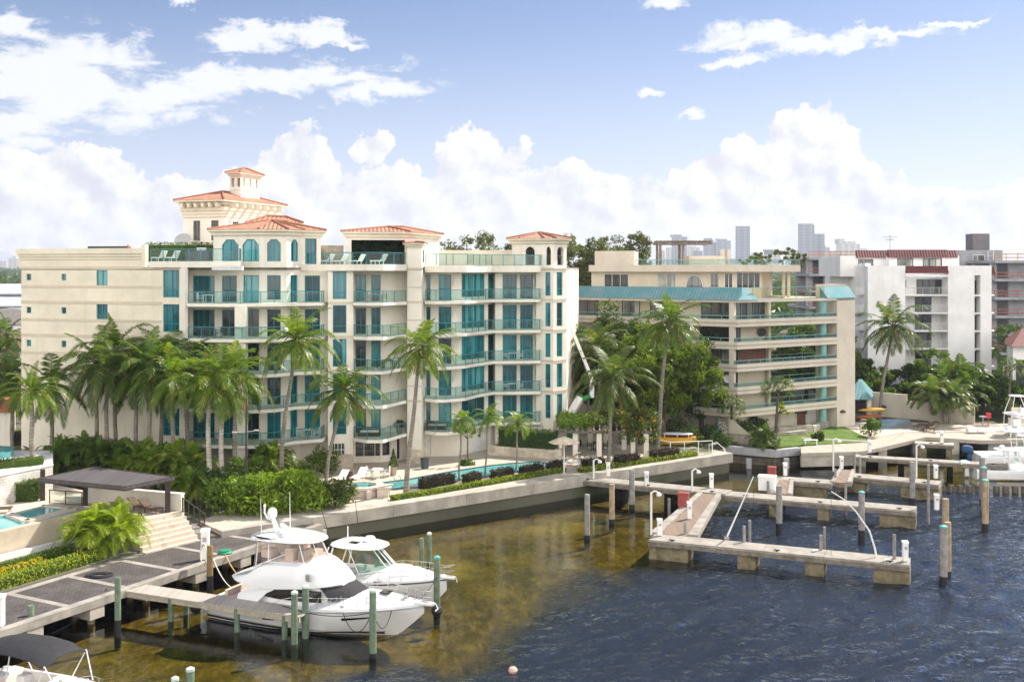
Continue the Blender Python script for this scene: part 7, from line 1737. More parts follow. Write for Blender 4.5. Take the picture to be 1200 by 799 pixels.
# ------------------------------------------------------------------ villa terrace at the left
TZ = 3.2
SANDW = pmat('sandy_wall_plaster', (.52, .44, .33), .9, .12, .8, .2, 12, streak=.2)
TER = pmat('pale_terrace_stone', (.58, .50, .41), .8, .1, 1.2, .15, 12, col2=(.46,.39,.31), c2scale=1.2)
w0, w1 = W(-200,671,TZ).xy, W(100,601,TZ).xy; st0, st1 = W(160,611,TZ).xy, W(211,600,TZ).xy
wq = (w1-w0).normalized(); wn = Vector((-wq.y, wq.x))
tl_ = thing('villa_terrace', 'raised sandy villa terrace with plain wall facing the yellow hedge', 'terrace', (*w1, 1.5))
outl = [w0+wn*.6, w1+wn*.6, W(112,603,TZ).xy, st0, st1, XY(216,77), XY(104,82), XY(-10,90), XY(-120,85), w0+wn*16]
MB().prism(outl, 1.4, TZ).build('floor', TER, tl_)
m = MB(); m.obox(w0, w1, .5, 1.3, TZ+.06, -.3); m.obox(w1-wq*.05, W(112,603,TZ).xy, .4, 1.3, TZ+.05, 0); m.build('retaining_wall', SANDW, tl_)
m = MB(); m.obox(w0-wn*.35, w1-wn*.35, .5, 1.3, 1.85, 0); m.build('white_ledge', WHITE, tl_)
# steps down to the promenade
sp_ = (st1-st0).normalized(); so_ = Vector((sp_.y, -sp_.x))
m = MB()
for k in range(6):
    a_ = st0+so_*(.3*k)-sp_*.6; b_ = st1+so_*(.3*k)+sp_*.3; m.obox(a_, b_, .32, 1.3, TZ-.28*(k+1)+.28*0, .16)
m.build('steps', TER, tl_)
GLINE = pmat('spa_tile', (.06,.28,.32), .2, .1, 3)
TURW = pmat('turquoise_pool_water', (.10,.36,.37), .06, .14, .7, .25, 2.2, spec=.5)
POOLB = pmat('deep_pool_blue', (.04,.20,.36), .05, .15, .7, .2, 2.2, spec=.5)
struct('infinity_pool', MB().prism([w0+wn*.62, w1+wn*.62-wq*.3, W(84,597,TZ).xy, W(40,594,TZ).xy, W(8,603,TZ).xy, W(-60,612,TZ).xy], TZ-.3, TZ+.03), TURW, 'turquoise infinity pool on the villa terrace', 'pool')
co = [W(11,604.5,TZ).xy, W(51,594.5,TZ).xy, W(86,598,TZ).xy, W(31,613,TZ).xy]; cc_ = sum(co, Vector((0,0)))/4
t = thing('spa_tub', 'square raised spa inside the villa infinity pool', 'spa', (*cc_, TZ))
m = MB()
for a_, b_ in zip(co, co[1:]+co[:1]): m.obox(a_, b_, .55, TZ-.2, TZ+.22, 0)
m.build('coping', TER, t); MB().prism([cc_+(q-cc_)*.85 for q in co], TZ, TZ+.14).build('water', TURW, t)
# terrace pergola
DW = pmat('dark_brown_timber', (.045,.03,.025), .6, .2, 2, .2, 12)
pg = thing('terrace_pergola', 'dark slatted flat roof pergola on brown posts beside the villa pool', 'pergola', (*W(120,595,TZ).xy, TZ))
rc = [W(44,561,5.6).xy, W(110,547,5.6).xy, W(205,559,5.6).xy, W(147,571,5.6).xy]
MB().prism(rc, 5.45, 5.62).build('roof', plankmat('dark_grey_roof_slats', (.06,.05,.055), (.10,.09,.095), .25, .3), pg)
m = MB()
for a_, b_ in zip(rc, rc[1:]+rc[:1]): m.obox(a_+(b_-a_)*.003, b_-(b_-a_)*.003, .12, 5.35, 5.66, .065)
m.build('roof_edge', DW, pg)
for px, py in ((50,586),(100,592),(148,590),(196.5,600)):
    q = W(px, py, TZ); MB().box((q.x, q.y, TZ+1.12), (.34,.34,2.24), .4).build('post', DW, pg)
m = MB(); m.obox(XY(104,78.2), XY(214,75.6), .35, TZ, TZ+1.08, 0); m.obox(XY(104,78.3), XY(214.2,75.6), .45, TZ+1.085, TZ+1.18, 0); single('parapet_wall', m, IVORY, 'low cream wall behind the villa pergola', 'wall')
WBR = brickmat('white_painted_brick', (.60,.56,.52), (.66,.62,.58), (.42,.39,.36), 1, .5, .2, vertical=True)
pw_ = thing('brick_planter', 'white brick planter wall with hedge and palm at the left edge', 'planter', (*XY(62,80.5), TZ))
m = MB(); m.prism([W(-60,606,TZ).xy, W(62,578,TZ).xy, XY(62,88), XY(-60,88)], 1.4, 5.3); m.build('wall', WBR, pw_)
m = MB(); m.obox(W(-60,606,TZ), W(62,578,TZ), .5, 5.3, 5.42, -.2); m.build('coping', WHITE, pw_)
hedge('low olive hedge along the white brick planter top', XY(-10,80), XY(50,82), 1.3, 5.3, .55, LEAFM, 201, .1, 60)
struct('upper_pool', MB().prism([XY(-30,84.5), XY(12,84.5), XY(17,87), XY(-30,87)], 5.2, 5.75), TURW, 'sliver of a second turquoise pool above the brick planter', 'pool')
q = W(28,588,TZ); hedge('cube of clipped dark hedge on the villa terrace', Vector((q.x-.75, q.y+.6)), Vector((q.x+.75, q.y+.6)), 1.4, TZ, 1.45, LEAFM, 202, .09, 110, round_=.05)
def lounger(label, c, rz, mt, z, fr=None, sc=1.0, group=None, up=.62):
    t = thing('sun_lounger', label, 'sun lounger', (c[0], c[1], z), group)
    R_ = Matrix.Rotation(rz, 3, 'Z')
    def put(n, mb, mtt):
        for v in mb.v: w = R_ @ (v*sc); v.x, v.y, v.z = w.x+c[0], w.y+c[1], w.z+z
        mb.build(n, mtt, t)
    m = MB(); m.bev((.35,0,.36),(1.25,.62,.07),.02); put('seat', m, mt)
    m = MB(); m.box((-.55,0,.62),(.78,.62,.06),0,0,up); put('backrest', m, mt)
    m = MB()
    for x in (-.2,.85):
        for y in (-.27,.27): m.box((x,y,.17),(.05,.05,.33))
    m.box((.35,-.3,.31),(1.3,.04,.05)); m.box((.35,.3,.31),(1.3,.04,.05)); put('frame', m, fr or mt)
    return t
BRL = pmat('brown_wicker', (.10,.065,.045), .8, .2, 8); BRS = pmat('tan_sling', (.38,.30,.22), .8, .1, 5)
for (px, py, lb) in ((163,598,'brown lounger under the villa pergola, left one'), (176,600,'brown lounger under the villa pergola, right one')): q = W(px, py, TZ); lounger(lb, (q.x, q.y), -.5, BRL, TZ, None, 1.0, 'villa loungers')
q = W(0,604,TZ); lounger('small lounger on the villa terrace at the picture edge', (q.x-.6, q.y+.8), .2, BRL, TZ)
gr_ = thing('glass_railing', 'dark framed glass railing running down beside the villa steps', 'railing', (*st1, 1.5))
m, g = MB(), MB(); a_ = Vector((*W(214,600,TZ).xy, TZ)); b_ = Vector((*W(240,618,1.5).xy, 1.5))
for k in range(5): e = a_+(b_-a_)*k/4; m.tube([e, e+Vector((0,0,1.0))], .05, 6)
m.tube([a_+Vector((0,0,1)), b_+Vector((0,0,1))], .045, 6); m.tube([a_+Vector((0,0,.12)), b_+Vector((0,0,.12))], .03, 5); g.add([a_+Vector((0,0,.14)), b_+Vector((0,0,.14)), b_+Vector((0,0,.95)), a_+Vector((0,0,.95))], [(0,1,2,3)])
m.build('frame', pmat('dark_olive_metal', (.05,.05,.03), .5), gr_); g.build('glass_panel', glassmat('smoked_rail_glass', (.45,.45,.40), .2), gr_)
m = MB(); a_ = Vector((*W(163,616,TZ-.3).xy, TZ-.3)); b_ = Vector((*W(175,635,1.5).xy, 1.5))
for e in (a_, b_, b_+Vector((.25,.12,0))): m.tube([e, e+Vector((0,0,1.0))], .05, 6)
m.tube([a_+Vector((0,0,1)), b_+Vector((0,0,1)), b_+Vector((.25,.12,1))], .05, 6); single('handrail', m, MATS['dark_olive_metal'], 'bent metal handrail at the foot of the villa steps', 'handrail')
m, g = MB(), MB(); a_, b_ = W(58,590,TZ), W(96,593,TZ); rail_along(m, g, [a_.xy, b_.xy], TZ, 1.0, 1.2, .05); gf = thing('glass_fence', 'clear glass fence under the pergola between posts', 'fence', tuple(a_)); m.build('frame', DARKM, gf); g.build('glass_panel', CLEAR, gf)
# paths
FLAG = brickmat('irregular_flagstone', (.40,.37,.34), (.54,.50,.46), (.12,.11,.10), 1, 1.0, .55, math.atan2(pd.y, pd.x)+.1, ms=.05)
def PR(s, o): return PF0+pd*s+pn*o
struct('flagstone_landing', MB().prism([PR(10.5,PWID+.25), PR(19,PWID+.25), PR(19,PWID+2.2), PR(12,PWID+2.2)], 1.3, 1.56), FLAG, 'grey flagstone landing between villa steps and promenade', 'path')
struct('grey_path', MB().prism([PR(19,PWID+.25), PR(31,PWID-.3), SL+sn*3, PR(30,PWID+4.2), PR(19,PWID+3)], 1.3, 1.565), brickmat('grey_setts', (.20,.19,.18), (.27,.255,.24), (.12,.115,.11), 1, .3, .3), 'grey paved path curving towards the condominium hedge', 'path')

# ------------------------------------------------------------------ condominium pool terrace
pol = [(443.3,566.7),(480,561.7),(530,552.7),(573,546),(600,543.2),(630,541.4),(641.7,543),(641,547),(613,551.7),(580,557.3),(533,564),(493,570.7),(447,574.5)]
wp = [W(x, y, ZD+.02).xy for x, y in pol]; pc_ = sum(wp, Vector((0,0)))/len(wp)
m = MB(); n_ = len(wp)
for k in range(n_):
    m.obox(wp[k], wp[(k+1)%n_], .34, ZD, ZD+.09, 0)
struct('pool_coping', m, pmat('dark_blue_tile', (.03,.07,.10), .3, .2, 4), 'dark blue tiled rim of the curved condo pool', 'pool rim')
struct('swimming_pool', MB().prism(wp, ZD-.2, ZD+.05), TURW, 'long curved turquoise pool beside the seawall', 'pool')
q = W(420,582,ZD).xy
t = thing('stone_spa', 'raised oval stone spa at the left end of the curved pool', 'spa', (*q, ZD))
ring = lambda a, b, z: [Vector((q.x+a*math.cos(k*math.pi/14), q.y+.9+b*math.sin(k*math.pi/14), z)) for k in range(28)]
m = MB(); m.loft([ring(1.75,1.5,ZD), ring(1.75,1.5,ZD+.62), ring(1.95,1.7,ZD+.64), ring(1.95,1.7,ZD+.82), ring(1.35,1.15,ZD+.83), ring(1.3,1.1,ZD+.5)], True)
m.build('stone_rim', TER, t, True); MB().add(ring(1.32,1.12,ZD+.7), [tuple(range(28))]).build('water', GLINE, t)
m = MB(); m.box((q.x+2.0, q.y+.2, ZD+.38), (.9,1.2,.76)); m.box((q.x+2.05, q.y+.2, ZD+.8), (1.2,1.4,.12)); m.build('spillway', TER, t)
m = MB(); m.box((q.x+.95, q.y-.8, ZD+.3), (.35,.3,.6)); m.box((q.x-.3, q.y-.85, ZD+.3), (.35,.3,.6)); m.build('buttress', TER, t)
q = W(437,576,ZD); MB; single('stone_cube', MB().bev((q.x, q.y-1.0, ZD+.35), (.6,.6,.7), .04), BRS, 'small brown stone cube beside the spa spillway', 'stool')
for px, py, lb in ((399,566,'white lounger by the spa, left of the brown cube'), (421,563,'white lounger by the spa, right of the brown cube')): q = W(px, py, ZD); lounger(lb, (q.x, q.y), -1.9, WHITE, ZD+.02, None, 1.15, 'white loungers by the spa')
q = W(410,563,ZD); single('side_cube', MB().bev((q.x, q.y, ZD+.45), (.6,.6,.85), .04), BRL, 'brown wicker cube between two white loungers', 'side table')
def chair(t, c, rz, mt, z, w=.5):
    R_ = Matrix.Rotation(rz, 3, 'Z')
    m = MB(); m.box((0,0,.44),(w,w,.05)); m.box((-w/2+.03,0,.72),(.05,w,.5)); m.box((0,w/2,.64),(w,.04,.04)); m.box((0,-w/2,.64),(w,.04,.04))
    for x in (-w/2+.04,w/2-.04):
        for y in (-w/2+.04,w/2-.04): m.box((x,y,.32),(.04,.04,.64))
    for v in m.v: u = R_ @ v; v.x, v.y, v.z = u.x+c[0], u.y+c[1], u.z+z
    return m
def table_set(px, py, z, mt, n, lab, Yd=None, group=None):
    q = W(px, py, z) if Yd is None else Vector((*XY(px, Yd), z))
    t = thing('patio_table', 'square %s' % lab, 'table', tuple(q), group)
    MB().bev((q.x, q.y, z+.73), (.95,.95,.05), .015).build('tabletop', mt, t); m = MB()
    for x in (-.4,.4):
        for y in (-.4,.4): m.box((q.x+x, q.y+y, z+.36), (.06,.06,.7))
    m.build('legs', mt, t)
    for k in range(n):
        a = [math.pi, 0, -math.pi/2, math.pi/2][k]; c = (q.x+.8*math.cos(a), q.y+.8*math.sin(a))
        single('patio_chair', chair(None, c, a+math.pi, mt, z), mt, '%s chair at the %s' % (['left','right','near','far'][k], lab), 'chair', 'chairs around patio tables', loc=(c[0], c[1], z))
table_set(443, 559, ZD+.02, WHITE, 3, 'white table by the condominium pool windows')
for px, Yd, z, lb in ((601,110.0,7.7,'white table, third balcony of right stack'), (601,110.0,10.8,'white table, fourth balcony of right stack'), (361,99.3,4.6,'white table, lowest balcony of left stack'), (455,101.0,10.8,'dark table, fourth balcony of middle stack'), (245,97.2,17.0,'pale table, top balcony of left stack'), (246,97.2,13.9,'dark table, balcony under the top left one'), (440,100.2,17.0,'tan table, top balcony of middle stack')):
    table_set(px, 0, z, DARKM if 'dark' in lb else (BRS if 'tan' in lb else WHITE), 2, lb, Yd)
def sofa(px, Yd, z, lab, mt, cu):
    q = XY(px, Yd); t = thing('outdoor_sofa', lab, 'sofa', (*q, z)); m = MB(); m.bev((q.x,q.y,z+.2),(2.0,.8,.36),.04); m.bev((q.x,q.y+.38,z+.5),(2.0,.14,.6),.04); m.bev((q.x-.95,q.y,z+.4),(.14,.8,.5),.03); m.build('frame', mt, t)
    m = MB(); m.bev((q.x-.42,q.y-.02,z+.46),(.85,.66,.16),.05); m.bev((q.x+.46,q.y-.02,z+.46),(.85,.66,.16),.05); m.build('cushions', cu, t)
sofa(433, 100.2, 4.6, 'brown wicker sofa with white cushions on the lowest middle balcony', BRL, WHITE); sofa(512, 104.3, 4.6, 'grey sofa on the lowest balcony of the right stack', BRL, GREYU)
q = XY(468,101.4); t = thing('potted_plant', 'potted bush on the lowest middle balcony', 'plant', (*q, 4.6)); MB().lathe((q.x,q.y,4.6), [(.22,0),(.3,.5),(.3,.55)], 10).build('pot', BRL, t, True); m = MB(); leaves(m, random.Random(4), clump_pts(random.Random(4), (q.x,q.y,5.5), .55, 260, .8, .3), .14); m.build('foliage', LEAFD, t)
q = W(461,557,ZD); t = thing('potted_topiary', 'tall cone topiary in a brown pot by the ground floor windows', 'plant', tuple(q)); MB().lathe((q.x,q.y,ZD), [(.25,0),(.34,.85),(.36,.9)], 12).build('pot', BRS, t, True)
m = MB(); r = random.Random(6); leaves(m, r, [(q.x+.42*(1-s)*math.cos(a), q.y+.42*(1-s)*math.sin(a), ZD+.85+1.5*s) for s, a in [(r.random()**1.4, r.uniform(0,6.28)) for _ in range(700)]], .09); m.build('foliage', LEAFD, t)
q = W(498,549,ZD); t = thing('trash_bin', 'dark blue grey bin at the corner pier by the pool', 'bin', tuple(q)); MB().lathe((q.x,q.y,ZD), [(.34,0),(.42,.9),(.44,.92)], 14).build('body', pmat('blue_grey_plastic', (.06,.08,.10), .5), t, True); MB().lathe((q.x,q.y,ZD+.92), [(.45,0),(.4,.1),(.1,.16)], 14).build('lid', DARKM, t, True)
m = MB()
for px, py in ((457,571.5),(464,570.5)): 
    q = W(px, py, ZD); m.tube([(q.x,q.y,ZD),(q.x,q.y,ZD+.8),(q.x+.15,q.y+.25,ZD+.9),(q.x+.3,q.y+.6,ZD+.75),(q.x+.35,q.y+.7,ZD)], .03, 6)
single('pool_ladder_rails', m, STEEL, 'pair of steel grab rails at the near pool edge', 'pool rails')
# cream umbrella at the seawall, loungers beside it
q = W(661,556,ZD); t = thing('patio_umbrella', 'cream patio umbrella on a white pole at the seawall', 'umbrella', tuple(q)); zt_ = ZY(518, q.y)
MB().tube([(q.x,q.y,ZD),(q.x,q.y,zt_+.45)], .05, 8).build('pole', WHITE, t); MB().lathe((q.x,q.y,ZD), [(.35,0),(.35,.1),(.1,.14)], 12).build('base', CONC, t)
m = MB(); m.lathe((q.x,q.y,zt_-.05), [(1.38,.0),(1.40,.06),(.7,.36),(.06,.56)], 8); m.build('canopy', pmat('cream_canvas', (.62,.52,.38), .9), t)
for px, py, lb in ((668,541,'tan lounger under the pergola end, rear one'), (677,546,'white lounger beside the cream umbrella')): q = W(px, py, ZD); lounger(lb, (q.x, q.y), 2.6, WHITE if 'white' in lb else BRS, ZD+.02, WHITE, 1.1)
# stone planter below the tall hedge
single('stone_planter', MB().prism([XY(571,106.3), XY(658,103.6), XY(662,109), XY(600,109.5)], 1.7, 2.72), STONE, 'low cream stone planter holding the tall hedge behind the pool', 'planter')
q = W(548,545,ZD); bush('low bush at the white wall beside the hedge planter', q, (.9,.6,.6), LEAFM, 210, .12, 400, stem=False); tree('small twisted shrub tree with sparse leaves by the white wall', q, 3.6, 1.3, .8, 2.9, .8, LEAFM, 211, 9, 45, .14, .07, name='small_tree', limb=5)
# vine pergola
vp = thing('vine_pergola', 'white column pergola overgrown with flowering vine', 'pergola', (*XY(705,105), ZD))
for px, Yp in ((674,105),(702,104.6),(742,104.2),(691.5,110.2),(710,110),(731,109.6),(676,110.4),(757,104.2)):
    p = XY(px, Yp); MB().bev((p.x,p.y,ZD+1.18),(.48,.48,2.36),.03).build('column', IVORY, vp)
m = MB(); 
for Yp in (104.5,110.1): m.obox(XY(655,Yp+.3), XY(764,Yp-.2), .22, 4.17, 4.42, 0)
for k in range(17): f = k/16; a_ = XY(656+107*f, 103.8); b_ = XY(657+106*f*.97, 111); m.obox(a_, b_, .12, 4.424, 4.6, 0)
m.build('beams', pmat('grey_timber', (.22,.19,.16), .9, .2, 3), vp)
def vine(label, px0, px1, mt, sd, n, h, drop=.0):
    r = random.Random(sd); m = MB(); 
    for k in range(n):
        px = r.uniform(px0, px1); Yp = r.uniform(104, 110.5); p = XY(px, Yp); leaves(m, r, clump_pts(r, (p.x,p.y,4.7+r.random()*h-(drop*r.random() if Yp < 105.5 else 0)), .55, 34, .7, .3), .17)
    single('climbing_vine', m, mt, label, 'vine')
vine('dense grey green creeper on the left end of the pergola', 656, 694, LEAFM, 1, 70, .7); vine('loose vine with orange flowers on the right of the pergola', 694, 772, LEAFF, 2, 120, 1.3, 1.2)
q = W(746,540,ZD); tree('flowering vine shrub climbing the pergola right corner', (q.x,q.y,ZD), 5, 2.2, 1.8, 3.8, 1.8, LEAFF, 215, 26, 80, .17, .12, name='small_tree', limb=7)
t = thing('glass_pool_fence', 'pale glass fence around the right end of the pool terrace', 'fence', (*W(820,536,ZD).xy, ZD)); m, g = MB(), MB(); rail_along(m, g, [XY(759,108.5), W(790,539.5,ZD).xy+Vector((0,2.5)), W(836,533.5,ZD).xy+Vector((0,.6))], ZD, 1.35, 1.6, .07); m.build('frame', WHITE, t); g.build('glass_panel', glassmat('fence_glass', (.75,.80,.74), .1), t)
m = MB(); q = W(846,531,ZD); m.tube([(q.x-1.2,q.y,ZD),(q.x-1.2,q.y,ZD+.8),(q.x-.4,q.y,ZD+1.0),(q.x+.3,q.y,ZD+.4),(q.x+.35,q.y,ZD)], .04, 6); m.tube([(q.x-1.2,q.y+.6,ZD),(q.x-1.2,q.y+.6,ZD+.8),(q.x-.4,q.y+.6,ZD+1.0),(q.x+.3,q.y+.6,ZD+.4),(q.x+.35,q.y+.6,ZD)], .04, 6); single('ladder_rails', m, WHITE, 'white curved ladder rails at the seawall end', 'ladder')
table_set(700, 527, ZD+.02, DARKM, 3, 'dark dining table under the vine pergola')
# white service enclosure wall by the turret
single('louvre_enclosure', MB().prism([XY(580,110.4), XY(636,109.6), XY(640,112), XY(584,112.8)], 1.7, 4.15), brickmat('white_louvres', (.62,.60,.57), (.66,.64,.61), (.4,.39,.38), 1, 3.0, .16, vertical=True), 'white louvred enclosure at the foot of the corner turret', 'enclosure')

# ------------------------------------------------------------------ boom lift
bl = thing('boom_lift', 'white boom lift with green elbow reaching up past the condominium corner', 'boom lift', (*XY(668,113), 1.7))
def beam(p, q, w): return MB().tube([p, q], w, 4)
e0 = D(652,341,117.5); e1 = D(694.8,447,114.5); m = MB(); m.tube([e0, e0+(e1-e0)*.55], .17, 4); m.tube([e0+(e1-e0)*.5, e1], .23, 4); m.build('upper_boom', WHITE, bl)
m = MB(); m.tube([D(694,444,114.4), D(693.5,466,113.8)], .27, 6); m.build('knuckle', WHITE, bl)
GRN = pmat('green_machine_paint', (.03,.22,.06), .4, .1, 2); m = MB(); m.tube([D(691,464,113.8), D(683,468,113.5), D(678,463,113.3)], [.26,.36,.25], 6); m.build('elbow', GRN, bl)
m = MB(); m.tube([D(680,466,113.3), D(664,493,112.6)], .5, 4); m.build('lower_boom', WHITE, bl)
p = XY(664,112.6); m = MB(); m.bev((p.x,p.y,2.9),(2.6,2.2,1.2),.15); m.build('chassis', GRN, bl)
for dx in (-1.0,1.0):
    for dy in (-1.0,1.0): m = MB(); m.tube([(p.x+dx,p.y+dy-.2,2.2),(p.x+dx,p.y+dy+.2,2.2)], .5, 14); m.build('wheel', BLACKR, bl)
p = e0; m = MB(); rail_along(m, MB(), [Vector((p.x-1,p.y)), Vector((p.x+1,p.y)), Vector((p.x+1,p.y+.9)), Vector((p.x-1,p.y+.9)), Vector((p.x-1,p.y))], p.z, 1.0, .9, .05, gm=False); m.box((p.x,p.y+.45,p.z),(2.0,.9,.08)); m.build('basket', STEEL, bl)

# ------------------------------------------------------------------ dock furniture
def pedestal(px, yt, yb, z, label, name='power_pedestal', w=.34):
    q = W(px, yb, z); h_ = max(.7, ZY(yt, q.y)-z); t = thing(name, label, 'pedestal', tuple(q), 'white power pedestals on the docks')
    m = MB(); m.bev((q.x,q.y,z+h_*.45),(w,w*.8,h_*.9),.03); m.build('post', WHITE, t)
    m = MB(); m.prism([(q.x-w*.55,q.y-w*.46),(q.x+w*.55,q.y-w*.46),(q.x+w*.55,q.y+w*.46),(q.x-w*.55,q.y+w*.46)], z+h_*.902, lambda v: z+h_*(.97 if v.y < q.y else 1.03)); m.build('cap', WHITE, t)
    m = MB(); m.box((q.x,q.y-w*.42,z+h_*.68),(w*.5,.02,h_*.16)); m.build('socket_panel', pmat('pale_grey_panel', (.35,.36,.38), .5), t); return t
for px, yt, yb, z, lb in [(712.7,542,558,1.5,'white pedestal at the seawall end of the walkway'),(757.7,553,569,1.48,'white pedestal with a valve along the walkway'),(833.7,555,571.6,1.48,'white pedestal midway on the walkway'),(808,588,607.7,1.42,'white pedestal halfway along the near brown ramp'),
        (773,608,627,1.38,'white pedestal at the left end of the nearest finger'),(920,542.5,557,1.48,'white pedestal right of the small red box'),(986,535,549,1.45,'white pedestal behind the far brown ramp'),(1019,515.5,529.5,1.62,'white pedestal on the tan marina deck edge'),
        (1103.5,505,518,1.62,'white pedestal near the marina loungers'),(1096.6,545,560.4,1.42,'white pedestal near the end of the third finger'),(1097.6,579,597,1.4,'white pedestal at the outer end of the second finger'),(1060.8,634,657,1.36,'white pedestal with meters at the outer end of the nearest finger')]:
    pedestal(px, yt, yb, z, lb)
pedestal(240.5,620,655,1.46,'tall white ribbed pedestal on the promenade near the yacht','power_pedestal',.48)
pedestal(-1,697,733,1.46,'white pedestal on the promenade cut by the left picture edge','power_pedestal',.48)
def lamp(px, yt, yb, z, label):
    q = W(px, yb, z); zt_ = ZY(yt, q.y); t = thing('dock_lamp', label, 'lamp post', tuple(q), 'lamp posts on the docks'); m = MB(); m.tube([(q.x,q.y,z),(q.x,q.y,zt_)], .08, 8); m.build('post', GR, t)
    m = MB(); m.tube([(q.x,q.y,zt_-.05),(q.x+.25,q.y,zt_+.12),(q.x+.5,q.y,zt_)], .06, 6); m.lathe((q.x+.55,q.y,zt_-.25), [(.16,0),(.2,.12),(.08,.26)], 10); m.build('lamp_head', WHITE, t, True)
lamp(763,577,626,1.4,'white lamp post at the elbow of the nearest finger'); lamp(976.5,515,552,1.5,'slim lamp post near the start of the third finger'); lamp(1074,522,560,1.45,'lamp post with a white bag hung on it'); lamp(695.6,539,561,1.52,'slim white pole at the seawall corner'); lamp(811,551,576,1.48,'slim white pole beyond the near ramp top')
def dbox(px, yb, z, size, mt, label, name, cat): q = W(px, yb, z); t = thing(name, label, cat, tuple(q)); MB().bev((q.x,q.y,z+size[2]*.42),(size[0],size[1],size[2]*.84),.03,-.35).build('body', mt, t); MB().bev((q.x,q.y,z+size[2]*.92),(size[0]*1.06,size[1]*1.08,size[2]*.16),.03,-.35).build('lid', mt, t)
REDP = pmat('faded_red_paint', (.30,.06,.045), .6, .15, 3)
dbox(801,594,1.45,(.8,.6,1.15),REDP,'faded red fire box beside the near brown ramp','fire_box','box'); dbox(904.5,561,1.46,(.7,.5,1.1),REDP,'small red fire box beside the short ramp','fire_box','box'); dbox(899,574,1.44,(1.4,.8,1.25),WHITE,'white dock box beside the short brown ramp','dock_box','box')
for px, py, lb in ((1040,658,'white fender block at the outer end of the nearest finger'), (955,647,'white square fender on the nearest finger front')): q = W(px, py, 1.2); single('dock_fender', MB().bev((q.x,q.y-.05,1.15),(.4,.3,.5),.05), WHITE, lb, 'fender')
def whip(pts, Yq, label):
    p = [D(x, y, Yq) for x, y in pts]; n_ = []
    for a_, b_ in zip(p[:-1], p[1:]): n_ += [a_+(b_-a_)*k/4 for k in range(4)]
    n_.append(p[-1]); t = thing('mooring_whip', label, 'mooring whip', tuple(p[0])); MB().tube(n_, [.075-.045*k/len(n_) for k in range(len(n_))], 6).build('rod', WHITE, t, True); q = p[0]; MB().box((q.x,q.y,q.z+.06),(.35,.35,.2)).build('base', STEEL, t); e = p[-1]; MB().tube([e, e-Vector((0,0,e.z-1.5))], .012, 4).build('line', ROPE, t)
whip([(1027.6,656),(1025.5,643),(1019,622),(1003,599),(989,585),(974,575.5)], 70.2, 'curved white mooring whip at the outer end of the nearest finger'); whip([(851,631),(858,615),(866,597),(874,579),(883,558)], 75.0, 'curved white mooring whip at the middle of the nearest finger')
# flag and lamp pole near the hedge
q = W(288.5,600,1.6); zt_ = ZY(467, q.y); t = thing('flag_pole', 'tall black pole with cross arm lamps and a small furled flag', 'pole', tuple(q)); MB().tube([(q.x,q.y,1.5),(q.x,q.y,zt_)], [.09,.06], 8).build('pole', DARKM, t)
za_ = ZY(507, q.y); m = MB(); m.tube([(q.x-.9,q.y,za_),(q.x+.85,q.y,za_+.15)], .04, 6); m.bev((q.x-.85,q.y,za_+.06),(.4,.25,.12),.03); m.bev((q.x+.8,q.y,za_+.2),(.4,.25,.12),.03); m.build('cross_arm', STEEL, t); m = MB(); m.tube([(q.x-.05,q.y,zt_-.3),(q.x-.1,q.y,zt_-.65),(q.x-.06,q.y,zt_-1.0)], [.05,.09,.04], 6); m.build('flag', pmat('furled_flag_cloth', (.45,.12,.14), .8, .4, 6), t, True)
# hoses, bag and float
q = W(246,690,0); zc = 2.2; m = MB()
for k in range(5): m.tube([(q.x-.28+.05*math.cos(a)+k*.012, q.y-.24-.02*k+.02*math.cos(a*2), zc+.55*math.sin(a)) if 0 else (q.x-.3+.2*math.cos(a), q.y-.26-.03*k, zc+.62*math.sin(a)+.03*k) for a in [2*math.pi*j/16 for j in range(17)]], .035, 5, False)
single('hose_coil', m, WROPE, 'white hose coiled on the brown pile by the yacht', 'hose', loc=(q.x, q.y, zc))
a_ = W(250,655,1.5); line('white hose sagging from the promenade pedestal to the yacht stern', (a_.x,a_.y,1.5), Y.world(.6,1.2,1.3), 1.0, .035, WROPE, name='hose'); line('yellow hose from the green reel to the yacht cockpit', W(264,650,1.5), Y.world(.8,1.7,1.3), .6, .045, pmat('yellow_hose', (.45,.30,.10), .6))
q = W(264,648,1.46); single('hose_reel', MB().lathe((q.x,q.y,1.46), [(.45,0),(.48,.08),(.35,.16),(.36,.22),(.05,.24)], 14), pmat('green_hose', (.03,.26,.14), .5), 'coiled green hose lying on the promenade edge', 'hose', smooth=True)
q = W(116,674,1.46); m = MB(); [m.tube([(q.x+(.35+.09*k)*1.3*math.cos(a), q.y+(.35+.09*k)*math.sin(a), 1.48) for a in [2*math.pi*j/18 for j in range(19)]], .05, 5, False) for k in range(4)]; single('cable_coil', m, ROPE, 'flat coil of dark cable on the promenade pavers', 'cable')
line('dark cable dropping from the promenade coil into the water', W(125,690,1.5), W(60,742,.05), .35, .04, ROPE, name='cable')
for px, py, lb in ((230,712,'black round fender hanging from the pier beside the yacht stern'), (512,716,'black ball fender at the yacht bow pile')): q = W(px, py, .6); single('ball_fender', MB().lathe((q.x,q.y-.1,.35), [(.04,0),(.24,.08),(.34,.3),(.26,.52),(.08,.62)], 12), BLACKR, lb, 'fender', smooth=True)
q = W(601,787,0); single('float_ball', MB().lathe((q.x,q.y,-.1), [(.05,0),(.2,.08),(.24,.2),(.18,.32),(.04,.38)], 12), pmat('pale_pink_float', (.62,.40,.32), .5), 'small pale pink float drifting in the dark water', 'float', smooth=True)
q = W(238,642,1.5)
